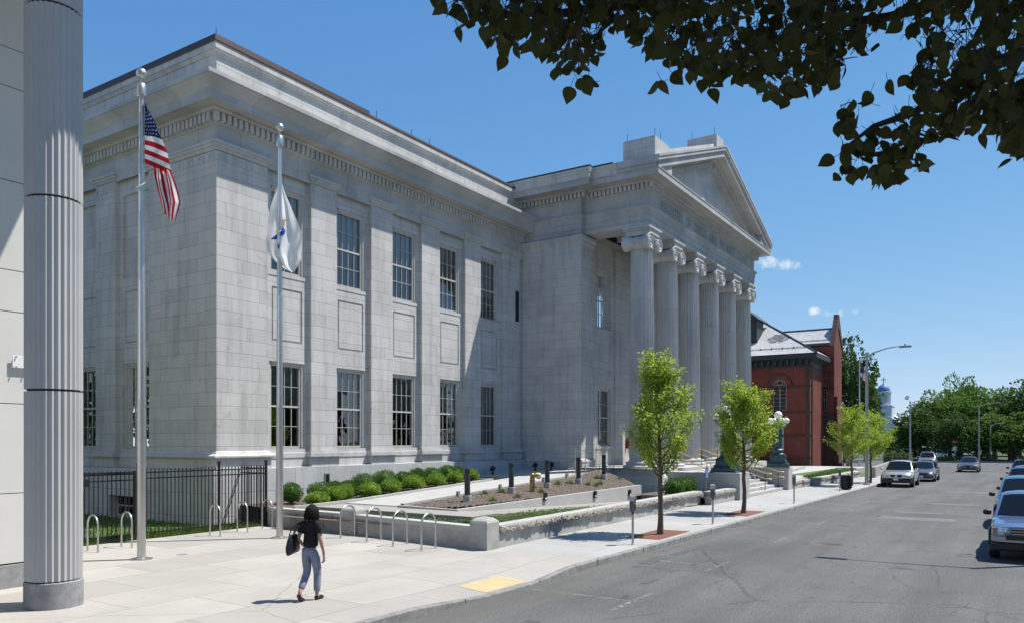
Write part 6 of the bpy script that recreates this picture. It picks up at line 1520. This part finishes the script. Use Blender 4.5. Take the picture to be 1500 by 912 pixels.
# hair: chin-length bob, a cap plus locks
hm=MB(); hm.sphere((0,0,0),1,24,14)
def hh(p):
    x,y,z=p; xx=-.012+x*.098; yy=y*.088; zz=z*.12+.012
    if z<0: zz=z*.13+.012
    if x>.45 and z<.62: xx=min(xx,.045+.02*z)
    return (xx,yy,zz)
hm.v=[hd(hh(p)) for p in hm.v]
rh_=random.Random(4)
for i in range(300):
    a=pi+rh_.uniform(-2.0,2.0); z0_=rh_.uniform(.35,1.0); fl_=rh_.uniform(-.01,.04); ln=rh_.uniform(.10,.19)
    cz=sqrt(max(0,1-z0_*z0_)); p0=Vector((-.012+.100*cz*cos(a),.090*cz*sin(a),.012+.122*z0_)); out_v=Vector((cos(a),sin(a),0)); k=1+rh_.uniform(0,.2)
    p1=Vector((-.012+.106*k*cos(a),.097*k*sin(a),.02)); p2=p1+out_v*(.006+fl_*.5)+Vector((0,0,-ln*.62)); p3=p1+out_v*(fl_-.012)+Vector((rh_.uniform(-.012,.012),rh_.uniform(-.012,.012),-ln))
    if cos(a)>.3 and abs(sin(a))<.75: continue
    hm.tube([hd(p0),hd((p0+p1)/2+out_v*.012),hd(p1),hd(p2),hd(p3)],[.004,.011,.012,.011,.003],5)
hm.build('hair',hairm,pe,local=True,smooth=80)
# T-shirt with short sleeves
tv=[(0,0,.93),(0,0,1.05),(.025,0,1.22),(.03,0,1.35),(.032,0,1.43),(.02,.15,1.35),(-.03,.205,1.19),(.02,-.15,1.35),(-.005,-.20,1.19)]
tr_=[(.125,.172),(.115,.148),(.118,.160),(.105,.142),.07,.072,.07,.072,.07]
sg_=skin_obj('s',tv,[(0,1),(1,2),(2,3),(3,4),(3,5),(5,6),(3,7),(7,8)],tr_,None,None)
for s_ in (-1,1): sg_.sphere((.02,s_*.135,1.345),.078,14,10,sc=(.95,1,.95)); sg_.tube([(.02,s_*.10,1.36),(.015,s_*.165,1.33),(-.01 if s_<0 else -.025,s_*.195,1.20)],[.07,.073,.064],12)
sg_.build('shirt',shirt,pe,local=True,smooth=80)
jv=[(-.005,0,.985),(-.008,0,.93),(-.012,.086,.86),(.03,.085,.50),(-.205,.077,.205),(-.012,-.086,.86),(.085,-.09,.49),(.062,-.09,.125)]
skin_obj('trousers',jv,[(0,1),(1,2),(2,3),(3,4),(1,5),(5,6),(6,7)],[(.115,.148),(.132,.162),.104,.074,.063,.104,.075,.064],jeans,pe)
for nm,pts,rr in (('l',[(-.275,.075,.13),(-.215,.075,.06),(-.13,.075,.02),(-.095,.075,.03)],[.036,.042,.036,.02]),('r',[(.03,-.09,.045),(.10,-.092,.035),(.20,-.098,.026),(.255,-.10,.022)],[.038,.042,.042,.022])):
    m=MB(); m.tube(pts,rr,12); 
    if nm=='r': m.v=[(a,b,max(.004,c)) for a,b,c in m.v]
    m.build('shoe',leather,pe,local=True,smooth=80)
# tote bag: hangs from her left shoulder
Mb=Matrix.Translation((9.76,10.64,.15))@Matrix.Rotation(radians(16),4,'Z')
bo=Mb@Vector((-.10,.255,1.02)); bg_=thing('tote_bag',tuple(bo),'black shoulder bag hanging at the walking woman\'s left side','bag',None,radians(16))
m=MB(); secs=[]
for z,hw,ht in ((.16,.12,.035),(.10,.15,.06),(-.02,.19,.075),(-.10,.205,.07),(-.155,.19,.05),(-.17,.15,.02)):
    secs.append([(-.04+hw*cos(a)*(1+.06*sin(3*a+z*20)),ht*sin(a)*(1+.1*sin(5*a+z*30))+.02,z-.10*(cos(a)<-.2)*(-cos(a))*.35) for a in [2*pi*i/20 for i in range(20)]])
loft(m,secs); m.build('body',leather,bg_,local=True,smooth=60)
for s_ in (-.02,.05):
    m=MB(); m.tube([(-.12,s_,.13),(-.06,s_-.01,.25),(.05,-.05+s_*.3,.36),(.13,-.09+s_*.2,.385),(.15,-.06,.33),(.10,s_,.24),(.06,s_,.13)],.011,7); m.build('strap',leather,bg_,local=True,smooth=60)
# ------------------------------------------------------------------ RED BRICK BUILDING
rb=thing('brick_building',(78,16.7,.5),'red brick building with slate hip roof, arched windows and a gabled end wing','building')
BX,BY,EZ=78.,16.7,11.0; GX,GY=84.,15.66
side=lambda d0:(lambda a,d,z:(BX+d0+d,a,z))
s1=lambda a,d,z:(BX+d,a,z); s2=lambda a,d,z:(GX+d,a,z)
def arch_hole_wall(mb,fr,a0,a1,z0,z1,c,w_,zs,zp,m=0):
    """wall with one round-headed opening: sill zs, springing zp"""
    n=12; arc=[(c-w_*cos(pi*i/n),zp+w_*sin(pi*i/n)) for i in range(n+1)]
    q=lambda pts:mb.add([fr(a,0,z) for a,z in pts],[tuple(range(len(pts)))],m)
    q([(a0,z0),(a1,z0),(a1,zs),(a0,zs)]); q([(a0,zs),(c-w_,zs),(c-w_,zp),(a0,zp)]); q([(c+w_,zs),(a1,zs),(a1,zp),(c+w_,zp)])
    for i in range(n):
        (x,z),(x2,z2)=arc[i],arc[i+1]; q([(x,z),(x2,z2),(x2,z1),(x,z1)])
    q([(a0,zp),(c-w_,zp),(c-w_,z1),(a0,z1)]); q([(c+w_,zp),(a1,zp),(a1,z1),(c+w_,z1)])
    rim=[(c-w_,zs)]+arc+[(c+w_,zs)]
    for (x,z),(x2,z2) in zip(rim,rim[1:]+rim[:1]): mb.add([fr(x,0,z),fr(x2,0,z2),fr(x2,.35,z2),fr(x,.35,z)],[(0,1,2,3)],m)
m=MB(); WC,WW,WS,WP=19.55,.66,6.0,8.3
arch_hole_wall(m,s1,16.7,30,.0,EZ,WC,WW,WS,WP); 
m.add([(BX,16.7,0),(GX,16.7,0),(GX,16.7,EZ),(BX,16.7,EZ)],[(0,1,2,3)])
arch_hole_wall(m,s2,GY,17.6,.0,12.9,16.64,.28,6.05,8.4); m.add([(GX,17.6,EZ-.2),(GX,30,EZ-.2),(GX,30,12.9),(GX,17.6,12.9)],[(0,1,2,3)])
m.add([(GX,GY,0),(88,GY,0),(88,GY,12.9),(86,GY,15.2),(GX,GY,12.9)],[(0,1,2,3,4)]); m.add([(88,GY,0),(88,30,0),(88,30,12.9),(88,GY,12.9)],[(0,1,2,3)])
m.build('wall',MT['redbrick'],rb)
m=MB()
for z in (3.5,5.75,8.25,1.35): fbox(m,s1,16.62,30,-.09,.0,z-.09,z+.09)
for z in (8.25,9.9): fbox(m,s2,GY-.05,17.8,-.08,0,z-.07,z+.07)
for a in (16.9,): fbox(m,s1,a-.2,a+.2,-.1,0,.3,EZ)
for fr,c,zp,ws in ((s1,WC,8.3,(1.05,1.28)),(s2,16.64,8.4,(.62,.78))):
    n=14
    for i in range(n):
        a,b=pi*i/n,pi*(i+1)/n
        m.add([fr(c-ws[0]*cos(a),-.07,zp+ws[0]*sin(a)),fr(c-ws[1]*cos(a),-.07,zp+ws[1]*sin(a)),fr(c-ws[1]*cos(b),-.07,zp+ws[1]*sin(b)),fr(c-ws[0]*cos(b),-.07,zp+ws[0]*sin(b)),
               fr(c-ws[0]*cos(a),.0,zp+ws[0]*sin(a)),fr(c-ws[1]*cos(a),.0,zp+ws[1]*sin(a)),fr(c-ws[1]*cos(b),.0,zp+ws[1]*sin(b)),fr(c-ws[0]*cos(b),.0,zp+ws[0]*sin(b))],[(0,1,2,3),(0,3,7,4),(1,2,6,5)])
m.build('string_course',MT['brownstone'],rb)
m=MB(); fbox(m,s2,GY-.02,17.58,-.03,0,.3,5.9); m.build('stone_panel',MT['brownstone'],rb)
# windows
def archwin(fr,c,w_,zs,zp,mull):
    m=MB(); n=12; arc=[(c-(w_-.05)*cos(pi*i/n),zp+(w_-.05)*sin(pi*i/n)) for i in range(n+1)]; P_=[fr(c-w_+.05,.15,zs)]+[fr(a,.15,z) for a,z in arc]+[fr(c+w_-.05,.15,zs)]
    m.tube(P_+[P_[0]],.05,6)
    if mull:
        m.tube([fr(c,.15,zs),fr(c,.15,zp-.1)],.045,6)
        for s_ in (-1,1): m.tube([fr(c+s_*w_/2-w_*.46*cos(a),.15,zp-.15+w_*.46*sin(a)) for a in [pi*i/8 for i in range(9)]],.04,6)
        m.tube([fr(c+.25*cos(a),.15,zp+.36+.25*sin(a)) for a in [2*pi*i/14 for i in range(15)]],.035,6)
        for q in range(5): z=zs+(zp-zs)*(q+1)/6; m.tube([fr(c-w_+.06,.17,z),fr(c+w_-.06,.17,z)],.014,4)
    else:
        m.tube([fr(c,.15,zs),fr(c,.15,zp)],.02,5); m.tube([fr(c-w_,.15,(zs+zp)/2),fr(c+w_,.15,(zs+zp)/2)],.03,5)
    o=m.build('window',MT['conc'],rb); g=MB(); g.add([fr(c-w_,.22,zs)]+[fr(c-w_*cos(pi*i/n),.22,zp+w_*sin(pi*i/n)) for i in range(n+1)]+[fr(c+w_,.22,zs)],[tuple(range(n+3))]); g.build('pane',MT['glass_dark'],o)
archwin(s1,WC,WW,WS,WP,True); archwin(s2,16.64,.28,6.05,8.4,False)
m=MB(); m.box(BX-.02,BX+.3,19.15,19.75,2.0,4.6); m.build('window',MT['conc'],rb)
# cornice with brackets, downpipe
m=MB(); m.sweep([(BX,30),(BX,16.7),(GX-.01,16.7)],[(0,EZ-.9),(.08,EZ-.9),(.08,EZ-.4),(.25,EZ-.3),(.6,EZ-.12),(.75,EZ-.1),(.75,EZ+.25),(.6,EZ+.35),(0,EZ+.4)])
for i in range(22): m.box(BX-.55,BX-.08,16.8+.6*i,16.98+.6*i,EZ-.72,EZ-.2)
m.sweep([(GX,30),(GX,GY+.35)],[(0,12.6),(.25,12.7),(.3,12.95),(0,13.0)]); m.build('cornice',MT['darkgreen'],rb)
m=MB(); m.tube([(BX-.45,16.2,EZ-.1),(BX-.2,16.45,EZ-.9),(BX-.16,16.5,EZ-1.4),(BX-.16,16.5,.5)],.10,8); m.build('downpipe',MT['brownstone'],rb)
m=MB(); m.tube([(GX+.2,GY-.15,7.5),(GX+.2,GY-.15,.4)],.16,6); m.box(GX-.1,GX+.6,GY-.45,GY,.2,1.6); m.box(GX-.3,GX+.9,GY-.8,GY-.44,.2,.8); m.build('corner_buttress',MT['brownstone'],rb)
# roofs
H=9.5; e=.75; sl=.62
m=MB(); a=(BX-e,16.7-e,EZ+.35); rp=(BX-e+H,16.7-e+H,EZ+.35+H*sl)
m.add([a,(BX-e,40,EZ+.35),(BX-e+H,40,EZ+.35+H*sl),rp],[(0,1,2,3)]); m.add([a,rp,(95,16.7-e+H,EZ+.35+H*sl),(GX+.05,16.7-e+H,EZ+.35+H*sl),(GX+.05,16.7-e,EZ+.35)],[(0,1,2,3,4)])
m.add([(GX-.3,GY+.35,12.95),(GX-.3,40,12.95),(86,40,14.6),(86,GY+.35,14.6)],[(0,1,2,3)]); m.add([(88.3,GY+.35,12.95),(88.3,40,12.95),(86,40,14.6),(86,GY+.35,14.6)],[(0,1,2,3)])
rf=m.build('roof',MT['slate'],rb)
m=MB(); m.tube([Vector(a)+Vector((0,0,.03)),Vector(rp)+Vector((0,0,.03))],.09,6); m.tube([(86,GY+.4,14.63),(86,40,14.63)],.09,6); m.build('ridge_flashing',MT['darkgreen'],rf)
m=MB()
for i in range(9): 
    y=17.2+1.05*i; m.obox((BX-e+1.0,y,EZ+.42+1.0*sl),.04,1.06,.05,0); m.obox((BX-e+.95,y,EZ+.42+1.0*sl),.08,.08,.18,0)
for i in range(4): m.obox((GX+.1,16.6+1.0*i,13.31),.05,.98,.05,0)
m.build('snow_guard',plain('rusty_guard',(.22,.10,.06),.8),rf)
m=MB(); r5=random.Random(5)
for i in range(170):
    y=19.2+2.0*r5.random(); k=2.2+1.7*r5.random(); 
    if ((y-20.2)/1.0)**2+((k-3.05)/.9)**2>1: continue
    x=BX-e+k; z=EZ+.35+k*sl; 
    m.add([(x-.11,y-.17,z-.11*sl+.012),(x-.11,y+.17,z-.11*sl+.012),(x+.11,y+.17,z+.11*sl+.012),(x+.11,y-.17,z+.11*sl+.012)],[(0,1,2,3)])
m.build('patched_slates',plain('dark_slate',(.27,.28,.30),.8),rf)
m=MB(); m.box(BX+1.6,BX+4,22.2,24.2,13.0,15.2); m.prism([(21.9,15.2),(24.5,15.2),(23.2,16.3)],BX+1.3,BX+5,ax='x'); m.build('dormer',MT['darkgreen'],rf)
m=MB(); m.prism([(GX-.5,12.6),(GX-.1,12.6),(86,14.75),(88.1,12.6),(88.5,12.6),(86.5,15.6),(86.3,16.0),(85.7,16.0),(85.5,15.6)],GY-.08,GY+.36,ax='y'); m.build('gable_parapet',MT['brownstone'],rb)

# ground in front of the brick building
g=MB(); slab(48,77.9,11.6,30,lambda x:.62,1,.5); structure(g,'forecourt',MT['ramp'])
g=MB(); g.add([(52.5,11.15,.60),(66,10.8,.60),(74,13.2,.63),(58,13.6,.635)],[(0,1,2,3)]); g.add([(66,10.5,.17),(88,9.5,.17),(88,40,.17),(66,40,.17)],[(0,1,2,3)]); structure(g,'verge_lawn',MT['lawn'])
g=blades(2600,lambda r:((lambda u,v:(53+18*u,11.2+.1*u+1.6*v*(.4+u*.6),.63))(r.random(),r.random())),.14,.03,9); tag(g.build('verge_grass',MT['grass'],recalc=False),kind='stuff')
wallrun('ramp_kerb',[(52,13.6),(70,15.4)],.2,lambda x:.82,lambda x:.55,ramp_m,'pale sloping kerb along the path before the brick building','kerb')
m=MB(); m.cbox(90,90.8,15.0,15.6,0,1.5,.03); tag(m.build('utility_cabinet',MT['conc'],origin=(90.4,15.3,0)),'pale utility cabinet at the corner of the brick building','cabinet')
wallrun('boundary_wall',[(66,9.3),(86,10.6)],.35,lambda x:.95,lambda x:0,MT['rough'],'low stone wall beyond the small trees, behind the silver off-roader','wall')
# ------------------------------------------------------------------ BEYOND THE CROSSING
g=MB(); g.box(126,150,-60,12.2,-.05,.14); g.box(126,150,19.0,60,-.05,.14); structure(g,'traffic_island',MT['lawn'])
g=MB(); g.box(125.6,126,-60,12.2,-.05,.17); g.box(125.6,126,19,60,-.05,.17); structure(g,'island_kerb',MT['gran'])
g=MB(); g.add([(140,9,.02),(260,9,.02),(260,30,.02),(140,20,.02)],[(0,1,2,3)]); structure(g,'car_park',MT['asphalt'])
t=thing('stop_sign',(125.5,7.5,0),'small red stop sign on a post before the park trees','sign')
m=MB(); m.lathe([(.04,0),(.04,2.5)],125.5,7.5,8); m.build('post',MT['galv'],t)
m=MB(); m.prism([(7.5+.42*cos(pi/8+k*pi/4),2.85+.42*sin(pi/8+k*pi/4)) for k in range(8)],125.42,125.44,ax='x'); m.build('sign_plate',plain('sign_red',(.45,.02,.03),.5),t)
m=MB(); m.box(125.415,125.419,7.25,7.75,2.8,2.9); m.build('white_legend',MT['whitepaint'],t); m=MB(); m.cbox(125.42,125.44,7.25,7.75,1.7,2.3,.01); m.build('lower_plate',MT['whitepaint'],t)
# flag behind the brick building
t=thing('flagpole',(100,15.83,0),'distant slender flagpole beside the brick building','flagpole'); m=MB(); m.lathe([(.09,0),(.05,12.2)],100,15.83,10); m.build('pole',MT['whitepaint'],t); m=MB(); m.sphere((100,15.83,12.3),.14,10,8); m.build('ball_finial',MT['brass'],t)
t=thing('striped_flag',(100,15.83,11.8),'small distant stars-and-stripes flag beside the brick building','flag'); m=MB()
for i in range(12):
    for j in range(13):
        P=lambda a,b:(100+.05*sin(a*1.2)+DR.x*(a*.075+.1)*.9,15.83+DR.y*(a*.075+.1)*.9+.1*sin(a*.9+b*.2),11.8-b*.09-a*.075)
        m.add([P(i,j),P(i+1,j),P(i+1,j+1),P(i,j+1)],[(0,1,2,3)],2 if (i<5 and j<7) else (1 if j%2==0 else 0))
m.build('cloth',[CW,CR,CB],t,recalc=False)
# church
ch=thing('church',(330,42,0),'distant white church with a blue-domed bell tower and pedimented front','church')
wp=plain('church_white',(.55,.58,.62),.7); bl=plain('church_blue_dome',(.10,.20,.38),.6); br_=plain('church_brick',(.16,.06,.05),.8)
m=MB(); m.box(330,360,36.4,52,0,8.0); m.build('wall',br_,ch)
m=MB(); m.box(329.6,360,36,52.4,6.6,8.2); m.prism([(36,8.2),(52.4,8.2),(44.2,14.6)],329.6,360,ax='x')
for y in (36.6,40.2,44.2,48.2,51.6): m.box(329.2,329.9,y-.4,y+.4,0,6.6)
m.build('pediment',wp,ch)
m=MB(); m.box(331,338,40.9,47.5,10,16.3); m.box(330.8,338.2,40.7,47.7,16.3,16.7); m.lathe([(2.6,16.7),(2.6,21.6),(2.9,21.7),(2.9,22.1),(2.4,22.2)],334.5,44.2,8); m.build('tower',wp,ch)
m=MB(); m.lathe([(2.45,22.2),(2.3,23.3),(1.7,24.3),(.9,24.9),(.15,25.3)],334.5,44.2,16); m.build('dome',bl,ch,smooth=60)
m=MB(); m.box(334.35,334.65,44.05,44.35,25.2,27.8); m.box(334.35,334.65,43.3,45.1,26.7,27.0); m.build('cross',MT['galv'],ch)
m=MB()
for a in range(8): c_,s_=cos(a*pi/4+pi/8),sin(a*pi/4+pi/8); m.obox((334.5+2.58*c_,44.2+2.43*s_,19.2),.12,1.1,3.4,a*pi/4+pi/8)
m.build('belfry_louvre',plain('louvre_grey',(.33,.37,.43),.7),ch)
# brick building on the opposite side of the street, mirrored in the windows
ob=thing('opposite_building',(0,-22,0),'plain brick building on the opposite side of the street, outside the picture','building'); m=MB(); m.box(-30,70,-36,-24,0,9); m.build('wall',MT['redbrick'],ob)
m=MB(); m.box(-30.4,70.4,-36.4,-23.6,9,9.4); m.build('roof',MT['grbase'],ob)
# ------------------------------------------------------------------ camera, sun, sky
cam=bpy.data.cameras.new('camera'); co=bpy.data.objects.new('camera',cam); COL.objects.link(co)
co.location=(0,0,3.0); co.rotation_euler=(radians(90),0,radians(-57.0)); cam.sensor_width=36; cam.lens=27.43; cam.shift_y=.126; cam.clip_start=.1; cam.clip_end=3000
SC.camera=co
el=radians(61.5); az=(.725,-.689)
sun=bpy.data.lights.new('sun','SUN'); sun.energy=5.0; sun.angle=radians(.53); sun.color=(1,.955,.89)
so=bpy.data.objects.new('sun',sun); COL.objects.link(so)
so.rotation_euler=Vector((-az[0]*cos(el),-az[1]*cos(el),-sin(el))).to_track_quat('-Z','Y').to_euler()
w=bpy.data.worlds.new('World'); SC.world=w; w.use_nodes=True; nt=w.node_tree; nt.nodes.clear()
sky=N(nt,'ShaderNodeTexSky',sky_type='NISHITA'); sky.sun_disc=False; sky.sun_elevation=el; sky.sun_rotation=atan2(az[0],az[1])
sky.air_density=.6; sky.dust_density=0; sky.ozone_density=3.0; sky.altitude=0
bg=N(nt,'ShaderNodeBackground'); bg.inputs[1].default_value=.15
# a few small fair-weather clouds, fixed in the sky by direction
tc=N(nt,'ShaderNodeTexCoord'); nrm=N(nt,'ShaderNodeVectorMath',operation='NORMALIZE'); L(nt,tc.outputs['Generated'],nrm.inputs[0])
tot=None
nz=noise(nt,nrm.outputs[0],75,8,.7)
for (u,v,ru,rv,amt) in ((1126,386,26,12,.8),(1150,388,26,12,.85),(1193,455,13,9,.8),(1231,457,7,11,.5),(1212,459,13,6,.4),(1253,457,8,6,.3)):
    F_=1143.; c_,s_=.8387,.5446; r_=(u-750)/F_; dv=Vector((c_+s_*r_,s_-c_*r_,(645-v)/F_)); n_=dv.length; dv.normalize()
    right=Vector((s_,-c_,0)); up=dv.cross(right).normalized(); right=(up.cross(dv)).normalized()
    def dot(vec,k):
        d_=N(nt,'ShaderNodeVectorMath',operation='DOT_PRODUCT'); L(nt,nrm.outputs[0],d_.inputs[0]); d_.inputs[1].default_value=vec*k; return d_.outputs['Value']
    a_=dot(right,F_*n_/ru); b_=dot(up,F_*n_/rv)
    ct=dot(dv,1)
    q1=N(nt,'ShaderNodeMath',operation='MULTIPLY'); L(nt,a_,q1.inputs[0]); L(nt,a_,q1.inputs[1])
    q0=N(nt,'ShaderNodeMath',operation='SUBTRACT'); L(nt,a_,q0.inputs[0]); q0.inputs[1].default_value=0
    off_a=right.dot(dv)
    q2=N(nt,'ShaderNodeMath',operation='MULTIPLY'); L(nt,b_,q2.inputs[0]); L(nt,b_,q2.inputs[1])
    q3=N(nt,'ShaderNodeMath',operation='ADD'); L(nt,q1.outputs[0],q3.inputs[0]); L(nt,q2.outputs[0],q3.inputs[1])
    q4=N(nt,'ShaderNodeMath',operation='SUBTRACT'); q4.inputs[0].default_value=1.0; L(nt,q3.outputs[0],q4.inputs[1])
    fr=N(nt,'ShaderNodeMath',operation='MULTIPLY_ADD'); L(nt,nz.outputs[0],fr.inputs[0]); fr.inputs[1].default_value=3.4; fr.inputs[2].default_value=-2.1
    q5=N(nt,'ShaderNodeMath',operation='ADD'); L(nt,q4.outputs[0],q5.inputs[0]); L(nt,fr.outputs[0],q5.inputs[1])
    q6=N(nt,'ShaderNodeMath',operation='MULTIPLY',use_clamp=True); L(nt,q5.outputs[0],q6.inputs[0]); q6.inputs[1].default_value=amt
    gt=N(nt,'ShaderNodeMath',operation='GREATER_THAN'); L(nt,ct,gt.inputs[0]); gt.inputs[1].default_value=.9
    q7=N(nt,'ShaderNodeMath',operation='MULTIPLY'); L(nt,q6.outputs[0],q7.inputs[0]); L(nt,gt.outputs[0],q7.inputs[1])
    if tot is None: tot=q7.outputs[0]
    else:
        mx=N(nt,'ShaderNodeMath',operation='MAXIMUM'); L(nt,tot,mx.inputs[0]); L(nt,q7.outputs[0],mx.inputs[1]); tot=mx.outputs[0]
CLOUD=(4.6,4.8,5.0)
hs=N(nt,'ShaderNodeHueSaturation'); hs.inputs['Saturation'].default_value=1.2; L(nt,sky.outputs[0],hs.inputs['Color'])
# even out the sky's range, channel by channel: C' = kC / (1 + aC)
def vm(op,a,b):
    n=N(nt,'ShaderNodeVectorMath',operation=op)
    for i,q in enumerate((a,b)):
        if isinstance(q,tuple): n.inputs[i].default_value=q
        else: L(nt,q,n.inputs[i])
    return n.outputs[0]
C_=hs.outputs[0]
sk_=vm('DIVIDE',vm('MULTIPLY',C_,(1.75,1.92,2.62)),vm('ADD',vm('MULTIPLY',C_,(.388,.384,.473)),(1,1,1)))
L(nt,mixc(nt,tot,sk_,CLOUD),bg.inputs[0]); out_=N(nt,'ShaderNodeOutputWorld'); L(nt,bg.outputs[0],out_.inputs[0])
SC.view_settings.view_transform='Standard'; SC.view_settings.look='None'; SC.view_settings.exposure=0.47; SC.view_settings.gamma=1.0
SC.cycles.max_bounces=6; SC.cycles.transparent_max_bounces=16
